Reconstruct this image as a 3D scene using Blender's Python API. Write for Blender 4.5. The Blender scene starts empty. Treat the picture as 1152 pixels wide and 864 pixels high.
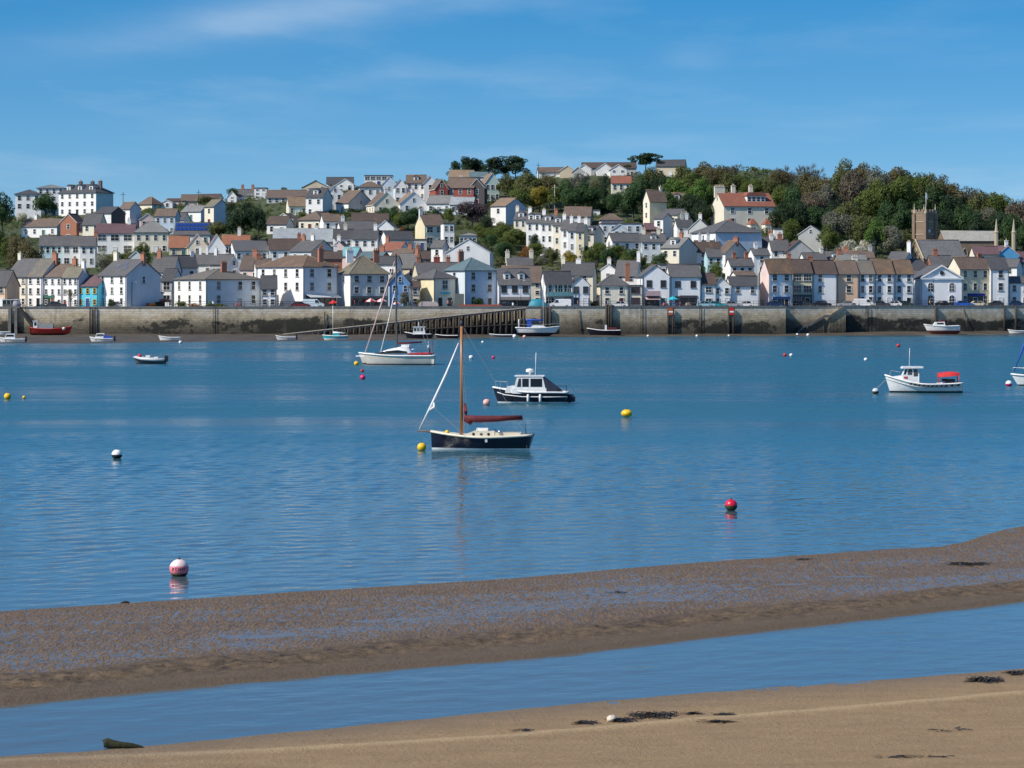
import bpy, math, random
import numpy as np
from mathutils import Vector, Matrix

# ------------------------------------------------------------------ basics
scene = bpy.context.scene
COL = scene.collection
F, H, HY, CX = 3120.0, 10.4, 325.0, 576.0      # focal length in photo pixels, eye height, horizon row, centre column
rnd = random.Random(7)

def ray_x(px, Y): return (px - CX) * Y / F
def row_z(py, Y): return H + (HY - py) * Y / F
def water_y(py): return H * F / (py - HY)
def interp(x, pts):
    return float(np.interp(x, [p[0] for p in pts], [p[1] for p in pts]))

def tag(o, label=None, cat=None, group=None, kind=None):
    if label: o['label'] = label
    if cat: o['category'] = cat
    if group: o['group'] = group
    if kind: o['kind'] = kind
    return o

def empty(name, loc=(0, 0, 0), rz=0.0, label=None, cat=None, group=None):
    o = bpy.data.objects.new(name, None)
    o.empty_display_size = 0.3
    COL.objects.link(o)
    o.location = loc
    o.rotation_euler = (0, 0, rz)
    return tag(o, label, cat, group)

def place(name, me, parent=None, loc=(0, 0, 0), rot=(0, 0, 0), scale=None, mats=None):
    o = bpy.data.objects.new(name, me)
    COL.objects.link(o)
    o.location = loc
    o.rotation_euler = rot
    if scale: o.scale = scale
    if parent: o.parent = parent
    if mats:
        for i, m in enumerate(mats):
            o.material_slots[i].link = 'OBJECT'
            o.material_slots[i].material = m
    return o

def copy_tree(o, parent=None):
    c = o.copy()
    COL.objects.link(c)
    if parent: c.parent = parent
    for ch in list(o.children):
        copy_tree(ch, c)
    return c

class MB:
    """collects simple shapes and links them as one mesh"""
    def __init__(s): s.v, s.f, s.m, s.sm = [], [], [], []
    def add(s, vs, fs, mi=0, smooth=False):
        b = len(s.v)
        s.v += [tuple(p) for p in vs]
        s.f += [tuple(i + b for i in f) for f in fs]
        s.m += [mi] * len(fs)
        s.sm += [smooth] * len(fs)
        return s
    def box(s, x0, x1, y0, y1, z0, z1, mi=0):
        v = [(x0,y0,z0),(x1,y0,z0),(x1,y1,z0),(x0,y1,z0),(x0,y0,z1),(x1,y0,z1),(x1,y1,z1),(x0,y1,z1)]
        return s.add(v, [(0,3,2,1),(4,5,6,7),(0,1,5,4),(1,2,6,5),(2,3,7,6),(3,0,4,7)], mi)
    def hexa(s, bot, top, mi=0):
        """box from four bottom and four top corners, both counter-clockwise from above"""
        return s.add(list(bot) + list(top), [(3,2,1,0),(4,5,6,7),(0,1,5,4),(1,2,6,5),(2,3,7,6),(3,0,4,7)], mi)
    def prism(s, prof, y0, y1, mi=0, axis='y'):
        n = len(prof)
        if axis == 'y': vs = [(a, y0, b) for a, b in prof] + [(a, y1, b) for a, b in prof]
        elif axis == 'x': vs = [(y0, a, b) for a, b in prof] + [(y1, a, b) for a, b in prof]
        else: vs = [(a, b, y0) for a, b in prof] + [(a, b, y1) for a, b in prof]
        fs = [tuple(range(n)), tuple(range(2*n-1, n-1, -1))]
        fs += [(i, i+n, (i+1) % n + n, (i+1) % n) for i in range(n)]
        return s.add(vs, fs, mi)
    def tube(s, pts, r, n=8, mi=0, cap=True, smooth=True):
        pts = [Vector(p) for p in pts]
        rs = r if isinstance(r, (list, tuple)) else [r] * len(pts)
        vs, fs = [], []
        for i, p in enumerate(pts):
            d = (pts[min(i+1, len(pts)-1)] - pts[max(i-1, 0)])
            d = d.normalized() if d.length > 1e-9 else Vector((0, 0, 1))
            up = Vector((0, 0, 1)) if abs(d.z) < 0.9 else Vector((1, 0, 0))
            a = d.cross(up).normalized(); b = a.cross(d)
            for k in range(n):
                t = 2 * math.pi * k / n
                vs.append(p + (a * math.cos(t) + b * math.sin(t)) * rs[i])
        for i in range(len(pts) - 1):
            for k in range(n):
                fs.append((i*n+k, i*n+(k+1) % n, (i+1)*n+(k+1) % n, (i+1)*n+k))
        if cap:
            fs.append(tuple(range(n-1, -1, -1))); fs.append(tuple(range((len(pts)-1)*n, len(pts)*n)))
        return s.add(vs, fs, mi, smooth)
    def lathe(s, prof, n=16, mi=0, c=(0, 0, 0), smooth=True):
        """prof: (radius, z) from bottom to top"""
        vs, fs = [], []
        for r, z in prof:
            for k in range(n):
                t = 2 * math.pi * k / n
                vs.append((c[0] + r*math.cos(t), c[1] + r*math.sin(t), c[2] + z))
        for i in range(len(prof)-1):
            for k in range(n):
                fs.append((i*n+k, i*n+(k+1) % n, (i+1)*n+(k+1) % n, (i+1)*n+k))
        fs.append(tuple(range(n-1, -1, -1))); fs.append(tuple(range((len(prof)-1)*n, len(prof)*n)))
        return s.add(vs, fs, mi, smooth)
    def ball(s, r, c=(0,0,0), n=16, mi=0, zs=1.0, lo=-1.0):
        k = 10
        prof = [(r*math.cos(a), r*zs*math.sin(a)) for a in [math.asin(lo) + (math.pi/2-0.02-math.asin(lo))*i/k for i in range(k+1)]]
        return s.lathe([(max(p[0], .002*r), p[1]) for p in prof], n, mi, c)
    def mesh(s, name, mats):
        me = bpy.data.meshes.new(name)
        me.from_pydata(s.v, [], s.f)
        for m in mats: me.materials.append(m)
        me.polygons.foreach_set('material_index', s.m)
        me.polygons.foreach_set('use_smooth', s.sm)
        me.update()
        return me
    def build(s, name, mats, parent=None, loc=(0,0,0), rot=(0,0,0)):
        if not isinstance(mats, (list, tuple)): mats = [mats]
        return place(name, s.mesh(name, mats), parent, loc, rot)

# ------------------------------------------------------------------ materials
def new_mat(name):
    m = bpy.data.materials.new(name)
    m.use_nodes = True
    nt = m.node_tree
    b = nt.nodes['Principled BSDF']
    return m, nt, b

def nd(nt, typ, **kw):
    n = nt.nodes.new(typ)
    for k, v in kw.items():
        if k.startswith('i_'):
            n.inputs[k[2:].replace('_', ' ')].default_value = v
        else: setattr(n, k, v)
    return n

def noise_node(nt, coord, scale, detail=4, rough=0.55, mscale=None):
    src = coord
    if mscale:
        mp = nt.nodes.new('ShaderNodeMapping'); mp.inputs['Scale'].default_value = mscale
        nt.links.new(coord, mp.inputs['Vector']); src = mp.outputs['Vector']
    n = nt.nodes.new('ShaderNodeTexNoise')
    n.inputs['Scale'].default_value = scale; n.inputs['Detail'].default_value = detail
    n.inputs['Roughness'].default_value = rough
    nt.links.new(src, n.inputs['Vector'])
    return n.outputs['Fac']

def ramp(nt, fac, stops, interp='LINEAR'):
    r = nt.nodes.new('ShaderNodeValToRGB')
    r.color_ramp.interpolation = interp
    els = r.color_ramp.elements
    while len(els) < len(stops): els.new(0.5)
    for e, (p, c) in zip(els, stops):
        e.position = p
        e.color = c if len(c) == 4 else (*c, 1)
    nt.links.new(fac, r.inputs['Fac'])
    return r.outputs['Color']

def mix(nt, fac, a, b, mode='MIX'):
    m = nt.nodes.new('ShaderNodeMix'); m.data_type = 'RGBA'; m.blend_type = mode
    for sock, val in ((m.inputs[0], fac), (m.inputs[6], a), (m.inputs[7], b)):
        if isinstance(val, bpy.types.NodeSocket): nt.links.new(val, sock)
        elif isinstance(val, (int, float)): sock.default_value = val
        else: sock.default_value = (*val, 1) if len(val) == 3 else val
    return m.outputs[2]

def math_n(nt, op, a, b=None, clamp=False):
    m = nt.nodes.new('ShaderNodeMath'); m.operation = op; m.use_clamp = clamp
    for i, val in enumerate((a, b)):
        if val is None: continue
        if isinstance(val, bpy.types.NodeSocket): nt.links.new(val, m.inputs[i])
        else: m.inputs[i].default_value = val
    return m.outputs[0]

def coords(nt, which='Object', shift=True):
    co = nt.nodes.new('ShaderNodeTexCoord').outputs[which]
    if which != 'Object' or not shift: return co
    oi = nt.nodes.new('ShaderNodeObjectInfo')      # every copy wears its own stretch of the pattern
    v = nt.nodes.new('ShaderNodeVectorMath'); v.operation = 'SCALE'
    v.inputs[0].default_value = (37.0, 53.0, 11.0)
    nt.links.new(oi.outputs['Random'], v.inputs['Scale'])
    a = nt.nodes.new('ShaderNodeVectorMath'); a.operation = 'ADD'
    nt.links.new(co, a.inputs[0]); nt.links.new(v.outputs[0], a.inputs[1])
    return a.outputs[0]

def bump(nt, bsdf, h, strength=0.3, dist=0.05):
    b = nt.nodes.new('ShaderNodeBump')
    b.inputs['Distance'].default_value = dist
    if isinstance(strength, bpy.types.NodeSocket): nt.links.new(strength, b.inputs['Strength'])
    else: b.inputs['Strength'].default_value = strength
    nt.links.new(h, b.inputs['Height'])
    nt.links.new(b.outputs['Normal'], bsdf.inputs['Normal'])

_cache = {}
def scale_c(c, k): return tuple(min(1, x*k) for x in c)

def plain(name, c, rough=0.6, metal=0.0, var=0.12, scale=3.0, spec=None):
    key = ('plain', name)
    if key in _cache: return _cache[key]
    m, nt, b = new_mat(name)
    co = coords(nt)
    n = noise_node(nt, co, scale, 4)
    col = ramp(nt, n, [(0.3, scale_c(c, 1-var)), (0.7, scale_c(c, 1+var*0.6))])
    nt.links.new(col, b.inputs['Base Color'])
    b.inputs['Roughness'].default_value = rough
    b.inputs['Metallic'].default_value = metal
    if spec is not None: b.inputs['Specular IOR Level'].default_value = spec
    _cache[key] = m
    return m

WALL = {
 'white': (.84,.83,.81), 'cool': (.81,.81,.81), 'cream': (.78,.72,.58), 'yellow': (.74,.66,.45), 'peach': (.72,.49,.33),
 'pink': (.72,.56,.52), 'blue': (.46,.57,.68), 'paleblue': (.60,.66,.70), 'skyblue': (.12,.42,.72), 'turq': (.10,.55,.70),  # blue and paleblue also put shade into the colour of white walls
 'teal': (.45,.66,.70), 'grey': (.47,.47,.45), 'palegrey': (.60,.61,.58), 'brick': (.38,.16,.10), 'dressed': (.44,.375,.27), 'stone': (.24,.175,.125), 'sand': (.62,.52,.38),  # teal and palegrey also carry shade on some pale walls
 'strongblue': (.17,.36,.62), 'green': (.52,.66,.60), 'dark': (.10,.09,.09), 'redbrick': (.32,.08,.06), 'beige': (.66,.57,.42)}
def wall_mat(k):
    key = ('wall', k)
    if key in _cache: return _cache[key]
    m, nt, b = new_mat('render_' + k)
    c = WALL[k]
    co = coords(nt)
    n1 = noise_node(nt, co, 0.6, 5, 0.6, (1, 1, 0.5))
    n2 = noise_node(nt, co, 5.0, 3, 0.6, (1.4, 1.4, 0.12))
    col = ramp(nt, n1, [(0.25, scale_c(c, 0.86)), (0.6, c), (0.8, scale_c(c, 1.05))])
    st = ramp(nt, n2, [(0.55, (0, 0, 0)), (0.8, (1, 1, 1))])
    col = mix(nt, math_n(nt, 'MULTIPLY', st, 0.34), col, scale_c(c, 0.55))
    if k in ('brick', 'redbrick', 'stone'):
        bt = nt.nodes.new('ShaderNodeTexBrick')
        bt.inputs['Scale'].default_value = 1.0
        bt.inputs['Brick Width'].default_value = 0.45 if k != 'stone' else 0.9
        bt.inputs['Row Height'].default_value = 0.16 if k != 'stone' else 0.4
        bt.inputs['Mortar Size'].default_value = 0.03
        bt.inputs['Color1'].default_value = (*c, 1); bt.inputs['Color2'].default_value = (*scale_c(c, 0.62), 1)
        bt.inputs['Mortar'].default_value = (*scale_c(c, 1.25), 1)
        mp = nt.nodes.new('ShaderNodeMapping'); mp.inputs['Rotation'].default_value = (math.pi/2, 0, 0.6)
        nt.links.new(co, mp.inputs['Vector']); nt.links.new(mp.outputs['Vector'], bt.inputs['Vector'])
        col = mix(nt, 0.6, col, bt.outputs['Color'])
    nt.links.new(col, b.inputs['Base Color'])
    b.inputs['Roughness'].default_value = 0.85
    bump(nt, b, noise_node(nt, co, 9, 3), 0.25, 0.03)
    _cache[key] = m
    return m

ROOF = {
 'slate': (.105,.104,.108), 'dslate': (.066,.068,.075), 'brown': (.150,.108,.084), 'tan': (.25,.175,.115), 'red': (.26,.095,.06),
 'orange': (.31,.125,.07), 'grey': (.20,.20,.195), 'palegrey': (.30,.33,.35), 'lichen': (.145,.135,.115), 'olive': (.17,.155,.11),
 'purple': (.13,.075,.085), 'darkbrown': (.085,.06,.05), 'teal': (.11,.17,.19), 'rust': (.145,.098,.066), 'turq': (.16,.36,.40), 'stone': (.36,.35,.31)}
def roof_mat(k):
    key = ('roof', k)
    if key in _cache: return _cache[key]
    m, nt, b = new_mat('roof_' + k)
    c = ROOF[k]
    co = coords(nt)
    bt = nt.nodes.new('ShaderNodeTexBrick')
    bt.inputs['Scale'].default_value = 1.0
    bt.inputs['Brick Width'].default_value = 0.42; bt.inputs['Row Height'].default_value = 0.30
    bt.inputs['Mortar Size'].default_value = 0.025
    bt.inputs['Color1'].default_value = (*scale_c(c, 1.12), 1); bt.inputs['Color2'].default_value = (*scale_c(c, 0.80), 1)
    bt.inputs['Mortar'].default_value = (*scale_c(c, 0.45), 1)
    nt.links.new(co, bt.inputs['Vector'])
    n1 = noise_node(nt, co, 0.35, 5, 0.65)
    col = mix(nt, 0.75, ramp(nt, n1, [(0.28, scale_c(c, .55)), (0.5, c), (0.72, scale_c(c, 1.5))]), bt.outputs['Color'], 'MIX')
    li = (.30,.165,.075)
    amt = {'lichen': .45, 'rust': .52, 'brown': .25, 'slate': .18, 'olive': .35, 'darkbrown': .3, 'grey': .15}.get(k, .06)
    n2 = noise_node(nt, co, 0.5, 6, 0.7)
    msk = ramp(nt, n2, [(0.62 - 0.22*amt, (0, 0, 0)), (0.78 - 0.16*amt, (1, 1, 1))])
    col = mix(nt, math_n(nt, 'MULTIPLY', msk, min(.85, amt)), col, li)
    n3 = noise_node(nt, co, 3.0, 4, 0.7)
    col = mix(nt, math_n(nt, 'MULTIPLY', ramp(nt, n3, [(0.5, (0,0,0)), (0.75, (1,1,1))]), 0.3), col, scale_c(c, 1.7))
    nt.links.new(col, b.inputs['Base Color'])
    b.inputs['Roughness'].default_value = 0.72
    bump(nt, b, bt.outputs['Fac'], 0.4, 0.04)
    _cache[key] = m
    return m

M = {}
M['frame_white'] = plain('window_paint_white', (.78,.78,.76), .45)
M['frame_dark'] = plain('window_paint_dark', (.06,.06,.07), .45)
M['fascia'] = plain('fascia_dark', (.07,.07,.08), .6)
M['fascia_white'] = plain('fascia_white', (.75,.75,.73), .5)
m, nt, b = new_mat('window_glass')          # pane tone varies: pale curtains, and brighter reflections painted in
oi = nt.nodes.new('ShaderNodeObjectInfo')
gn = noise_node(nt, coords(nt), 1.2, 2)
nt.links.new(mix(nt, math_n(nt, 'MULTIPLY', gn, .6), ramp(nt, oi.outputs['Random'], [(.0,(.010,.013,.018)),(.5,(.022,.027,.034)),(.8,(.05,.055,.06)),(.93,(.14,.135,.12)),(1,(.25,.23,.20))]), (.012,.014,.018)), b.inputs['Base Color'])
b.inputs['Roughness'].default_value = .1
M['glass'] = m
M['brick'] = wall_mat('brick')
M['pot'] = plain('chimney_pot', (.34,.17,.09), .8)
M['pot_pale'] = plain('chimney_pot_pale', (.55,.45,.32), .8)
M['white'] = plain('white_gelcoat', (.80,.80,.78), .3)
M['cream_paint'] = plain('cream_paint', (.72,.66,.52), .4)
M['navy'] = plain('navy_paint', (.008,.010,.027), .25)
M['black'] = plain('black_paint', (.012,.012,.013), .4)
M['rubber'] = plain('rubber', (.02,.02,.02), .8)
M['steel'] = plain('stainless_steel', (.55,.56,.58), .3, .9)
M['wire'] = plain('rigging_wire', (.5,.5,.5), .4, .5)
M['varnish'] = plain('varnished_spruce', (.34,.145,.05), .35, scale=6)
M['wood'] = plain('weathered_wood', (.17,.12,.085), .85, var=.35, scale=2)
M['darkwood'] = plain('tarred_wood', (.045,.038,.032), .85, var=.4, scale=2)
M['maroon'] = plain('maroon_canvas', (.105,.012,.018), .8, var=.25)
M['bluecanvas'] = plain('blue_canvas', (.02,.08,.42), .75, var=.2)
M['navycanvas'] = plain('navy_canvas', (.016,.024,.05), .75, var=.25)
M['sail'] = plain('white_sailcloth', (.78,.78,.78), .7)
M['red'] = plain('red_paint', (.50,.03,.025), .4)
M['redcloth'] = plain('red_canvas', (.60,.03,.028), .6)
M['antifoul'] = plain('red_antifouling', (.14,.03,.03), .8)
M['yellow'] = plain('yellow_buoy', (.85,.50,.01), .45)
M['blue'] = plain('blue_paint', (.03,.16,.45), .4)
M['turq'] = plain('turquoise_paint', (.03,.45,.52), .4)
M['grey'] = plain('grey_paint', (.30,.31,.32), .5)
M['palegrey'] = plain('pale_grey_paint', (.55,.57,.58), .4)
M['hotpink'] = plain('pink_buoy', (.70,.02,.14), .45)
M['palepink'] = plain('pale_pink_buoy', (.80,.42,.36), .5)
M['orange'] = plain('orange_paint', (.75,.22,.03), .5)
M['stonew'] = plain('pale_stone', (.62,.56,.46), .9)
M['iron'] = plain('dark_iron', (.03,.03,.035), .6)
M['green_door'] = plain('green_paint', (.05,.15,.11), .5)
M['blue_door'] = plain('blue_door_paint', (.03,.07,.20), .5)
M['skin'] = plain('skin', (.48,.28,.20), .6)
M['hair'] = plain('brown_hair', (.05,.03,.02), .7)
# ------------------------------------------------------------------ lie of the land
CREST = [(-900,250),(-200,246),(0,246),(60,242),(140,236),(200,232),(260,226),(300,221),(350,214),(400,211),(440,206),(500,204),(560,203),
         (600,201),(640,198),(700,196),(760,199),(800,197),(838,193),(862,195),(920,207),(1000,213),(1060,224),(1100,238),(1152,248),(1400,264),(2000,290)]
QUAY = [(-900,640),(-100,602),(0,600),(200,600),(400,604),(640,611),(883,620),(1000,627),(1152,637),(1300,646),(2000,690)]
WATERLINE = [(-900,400),(-100,387),(0,386),(100,386),(200,385),(300,384),(400,383.4),(480,382),(560,379.8),(640,379),(760,378.6),(900,378),(1000,377.4),(1152,376.5),(1300,376),(2000,373)]
YC, ZQ = 900.0, 6.2
def quay_y(u): return interp(u, QUAY)
def crest_z(u): return row_z(interp(u, CREST), YC)
def hill(x, Y):
    u = CX + F * x / Y
    y1 = quay_y(u) + 20.0
    zc = crest_z(u)
    t = (Y - y1) / (YC - y1)
    if t <= 0: return ZQ
    if t < 1: return ZQ + (zc - ZQ) * (0.85*t + 0.15*t*t*(3-2*t))
    return zc - 0.035 * (Y - YC)
def hill_row(px, Y): return HY - (hill(ray_x(px, Y), Y) - H) * F / Y
def solve_ground(px, row, lo=None):
    """depth at which the hillside is seen in this column at this row"""
    lo = lo or quay_y(px) + 12
    a, b = lo, YC
    if hill_row(px, b) > row: return b
    for _ in range(40):
        m = (a+b)/2
        if hill_row(px, m) > row: a = m
        else: b = m
    return (a+b)/2
def solve_eave(px, row, hw):
    a, b = quay_y(px) + 16, YC
    f = lambda Y: hill_row(px, Y) - hw * F / Y
    if f(b) > row: return b
    if f(a) < row: return a
    for _ in range(40):
        m = (a+b)/2
        if f(m) > row: a = m
        else: b = m
    return (a+b)/2

# numpy value noise for displaced ground
def vnoise(x, y, seed=0):
    xi, yi = np.floor(x).astype(np.int64), np.floor(y).astype(np.int64)
    xf, yf = x - xi, y - yi
    def h(a, b):
        n = (a * 374761393 + b * 668265263 + seed * 974634777) & 0xffffffff
        n = ((n ^ (n >> 13)) * 1274126177) & 0xffffffff
        return ((n ^ (n >> 16)) & 0xffff) / 65535.0
    sx, sy = xf*xf*(3-2*xf), yf*yf*(3-2*yf)
    return (h(xi,yi)*(1-sx)+h(xi+1,yi)*sx)*(1-sy) + (h(xi,yi+1)*(1-sx)+h(xi+1,yi+1)*sx)*sy
def fbm(x, y, o=4, seed=0):
    t, a, s = 0, .5, 0
    for i in range(o):
        t = t + a * vnoise(x * 2**i + 17.3*i, y * 2**i + 5.1*i, seed+i); s += a; a *= .5
    return t / s

def grid_mesh(name, X, Y, Z, mat, attrs=None, smooth=True):
    """X, Y, Z: (rows, cols) arrays"""
    r, c = X.shape
    co = np.stack([X, Y, Z], -1).reshape(-1, 3).astype(np.float32)
    i = np.arange((r-1)*(c-1)); a = (i // (c-1)) * c + i % (c-1)
    quads = np.stack([a, a+1, a+c+1, a+c], -1).astype(np.int32)
    me = bpy.data.meshes.new(name)
    me.vertices.add(r*c); me.vertices.foreach_set('co', co.ravel())
    me.loops.add(quads.size); me.loops.foreach_set('vertex_index', quads.ravel())
    me.polygons.add(len(quads)); me.polygons.foreach_set('loop_start', np.arange(0, quads.size, 4, dtype=np.int32))
    me.update(calc_edges=True)
    me.polygons.foreach_set('use_smooth', np.full(len(quads), smooth))
    for k, arr in (attrs or {}).items():
        at = me.attributes.new(k, 'FLOAT', 'POINT'); at.data.foreach_set('value', arr.ravel().astype(np.float32))
    me.materials.append(mat)
    o = place(name, me)
    o['kind'] = 'structure'
    return o

# --- hillside
m, nt, b = new_mat('hillside_grass')
co = coords(nt)
n1 = noise_node(nt, co, 0.035, 6, 0.65); n2 = noise_node(nt, co, 0.4, 5, 0.7)
col = ramp(nt, n1, [(0.3, (.035,.05,.018)), (0.48, (.05,.07,.022)), (0.6, (.07,.07,.035)), (0.75, (.085,.10,.03))])
col = mix(nt, 0.6, col, ramp(nt, n2, [(0.3, (.02,.03,.012)), (0.55, (.055,.075,.022)), (0.75, (.11,.12,.06))]))
nt.links.new(col, b.inputs['Base Color']); b.inputs['Roughness'].default_value = 0.95
bump(nt, b, n2, 0.8, 0.5)
M['hill'] = m
us = np.sort(np.concatenate([np.linspace(-900,-120,20), np.linspace(-100,1260,171), np.linspace(1280,2000,20), [883.9, 884.1]]))
ts = np.concatenate([np.linspace(0,1,90), np.linspace(1.03,4,20)])
X = np.zeros((len(ts), len(us))); Yg = X.copy(); Z = X.copy()
for j, u in enumerate(us):
    q = quay_y(u) + 0.9 + (6.0 if u > 884 else 0.0)
    for i, t in enumerate(ts):
        Y = q + (YC - q) * t
        X[i,j], Yg[i,j] = ray_x(u, Y), Y
        Z[i,j] = hill(X[i,j], Y)
flat = Z <= ZQ + 1e-6
Z = np.where(flat, ZQ, Z + (fbm(X/14, Yg/14, 3) - .5) * 1.2 * np.clip((Z-ZQ)/3, 0, 1))
grid_mesh('hillside', X, Yg, Z, M['hill'])

# --- quay road, lying on the flat behind the wall
m, nt, b = new_mat('asphalt')
n = noise_node(nt, coords(nt), 0.8, 6, .7)
nt.links.new(ramp(nt, n, [(.3,(.04,.04,.042)),(.7,(.075,.073,.07))]), b.inputs['Base Color']); b.inputs['Roughness'].default_value = .9
us2 = np.sort(np.concatenate([np.linspace(-300, 1450, 118), [883.9, 884.1]]))
X = np.zeros((2, 120)); Yg = X.copy()
for j, u in enumerate(us2):
    for i, d in enumerate((1.0, 17.0)):
        Yg[i,j] = quay_y(u) + d + (6.0 if u > 884 and i == 0 else 0.0); X[i,j] = ray_x(u, Yg[i,j])
grid_mesh('quay_road', X, Yg, np.full_like(X, ZQ + .02), m)

# --- water: one sheet to the horizon
m, nt, b = new_mat('river_water')
co = coords(nt, shift=False)
b.inputs['IOR'].default_value = 1.33
patch = noise_node(nt, co, 0.02, 4, .55, (.35, 1.0, 1))
patch2 = noise_node(nt, co, 0.09, 4, .6, (.3, 1.0, 1))
patch3 = noise_node(nt, co, .30, 4, .6, (.3, 1.0, 1))
pm = math_n(nt, 'ADD', math_n(nt, 'ADD', math_n(nt, 'MULTIPLY', patch, .45), math_n(nt, 'MULTIPLY', patch2, .35)), math_n(nt, 'MULTIPLY', patch3, .20))
ruff = nd(nt, 'ShaderNodeMapRange'); ruff.inputs['From Min'].default_value = .42; ruff.inputs['From Max'].default_value = .58
nt.links.new(pm, ruff.inputs['Value'])
# channel is muddier; near water is also paled to paint in low-sky reflection
sep0 = nt.nodes.new('ShaderNodeSeparateXYZ'); nt.links.new(co, sep0.inputs[0])
silt_and_sheen = nd(nt, 'ShaderNodeMapRange'); silt_and_sheen.inputs['From Min'].default_value = 78; silt_and_sheen.inputs['From Max'].default_value = 190
nt.links.new(sep0.outputs['Y'], silt_and_sheen.inputs['Value'])
deep = mix(nt, ruff.outputs[0], (.010,.085,.130), (.026,.125,.180))
nt.links.new(mix(nt, silt_and_sheen.outputs[0], (.082,.112,.126), deep), b.inputs['Base Color'])
# wind fetch: the lee of the near bank is calmer than mid river
sep = nt.nodes.new('ShaderNodeSeparateXYZ'); nt.links.new(co, sep.inputs[0])
fetch = nd(nt, 'ShaderNodeMapRange'); fetch.inputs['From Min'].default_value = 175; fetch.inputs['From Max'].default_value = 300
fetch.inputs['To Min'].default_value = .05; fetch.inputs['To Max'].default_value = 1.0
nt.links.new(sep.outputs['Y'], fetch.inputs['Value'])
amp = math_n(nt, 'MULTIPLY', fetch.outputs[0], math_n(nt, 'ADD', math_n(nt, 'MULTIPLY', ruff.outputs[0], .95), .35))
w1 = noise_node(nt, co, 1.0, 3, .6, (.95, 1.3, 1)); w2 = noise_node(nt, co, 4.5, 3, .6, (.9, 1.3, 1)); w3 = noise_node(nt, co, .22, 2, .5, (.8, 1.3, 1))
hgt = math_n(nt, 'ADD', math_n(nt, 'ADD', w1, math_n(nt, 'MULTIPLY', w2, .50)), math_n(nt, 'MULTIPLY', w3, 2.2))
bp = nt.nodes.new('ShaderNodeBump'); bp.inputs['Distance'].default_value = WATER_BUMP if 'WATER_BUMP' in globals() else .22
nt.links.new(amp, bp.inputs['Strength']); nt.links.new(hgt, bp.inputs['Height']); nt.links.new(bp.outputs['Normal'], b.inputs['Normal'])
rr = nd(nt, 'ShaderNodeMapRange'); rr.inputs['From Min'].default_value = 135; rr.inputs['From Max'].default_value = 230
rr.inputs['To Min'].default_value = .025; rr.inputs['To Max'].default_value = .30
nt.links.new(sep.outputs['Y'], rr.inputs['Value'])
nt.links.new(math_n(nt, 'MULTIPLY', rr.outputs[0], math_n(nt, 'ADD', math_n(nt, 'MULTIPLY', ruff.outputs[0], .75), .5)), b.inputs['Roughness'])
M['water'] = m
v = 6000.0
# the near water carries real waves; beyond 215 m they are too fine to model and become roughness
wx = np.linspace(-48, 48, 640); wy = np.concatenate([np.arange(56, 130, .135), np.arange(130, 216, .19)])
X, Yg = np.meshgrid(wx, wy); Z = np.zeros_like(X); rw = np.random.default_rng(12)
for k in range(46):
    lam = .45 * (2.8/.45) ** (rw.uniform()**1.25) ; th = rw.normal(1.9, .75); sl = .0125 * (1.0 if lam < 1.6 else .7)
    kx, ky = 2*np.pi/lam*np.cos(th), 2*np.pi/lam*np.sin(th)
    Z += sl*lam/(2*np.pi) * np.sin(kx*X + ky*Yg + rw.uniform(0, 6.28)) * (.55 + .9*vnoise(X/9 + 31*k, Yg/5 + 7*k, k))
edge = np.clip((48-np.abs(X))/6, 0, 1) * np.clip((Yg-56)/3, 0, 1) * np.clip((wy[-1]-Yg)/22, 0, 1)
fe = np.interp(Yg, [56, 84, 90, 110, 150], [.30, .30, .40, .62, 1.05])
gust = .55 + .9*fbm(X/22, Yg/11, 3, 77)
Z = Z * edge * fe * gust
Z[0,:] = Z[-1,:] = 0; Z[:,0] = Z[:,-1] = 0
r_, c_ = X.shape; x0_, x1_, y0_, y1_ = wx[0], wx[-1], wy[0], wy[-1]
co_ = np.concatenate([np.stack([X, Yg, Z], -1).reshape(-1, 3), np.array([(-v,-200,0),(v,-200,0),(v,9000,0),(-v,9000,0),(-v,y0_,0),(v,y0_,0),(v,y1_,0),(-v,y1_,0),(x0_,y0_,0),(x1_,y0_,0),(x1_,y1_,0),(x0_,y1_,0)])]).astype(np.float32)
i_ = np.arange((r_-1)*(c_-1)); a_ = (i_ // (c_-1)) * c_ + i_ % (c_-1); n0 = r_*c_
qd = np.concatenate([np.stack([a_, a_+1, a_+c_+1, a_+c_], -1), n0 + np.array([(0,1,5,4),(7,6,2,3),(4,8,11,7),(9,5,6,10)])]).astype(np.int32)
me = bpy.data.meshes.new('river'); me.vertices.add(len(co_)); me.vertices.foreach_set('co', co_.ravel())
me.loops.add(qd.size); me.loops.foreach_set('vertex_index', qd.ravel())
me.polygons.add(len(qd)); me.polygons.foreach_set('loop_start', np.arange(0, qd.size, 4, dtype=np.int32)); me.update(calc_edges=True)
me.polygons.foreach_set('use_smooth', np.full(len(qd), True)); me.materials.append(m)
tag(place('river', me), kind='structure')

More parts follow.
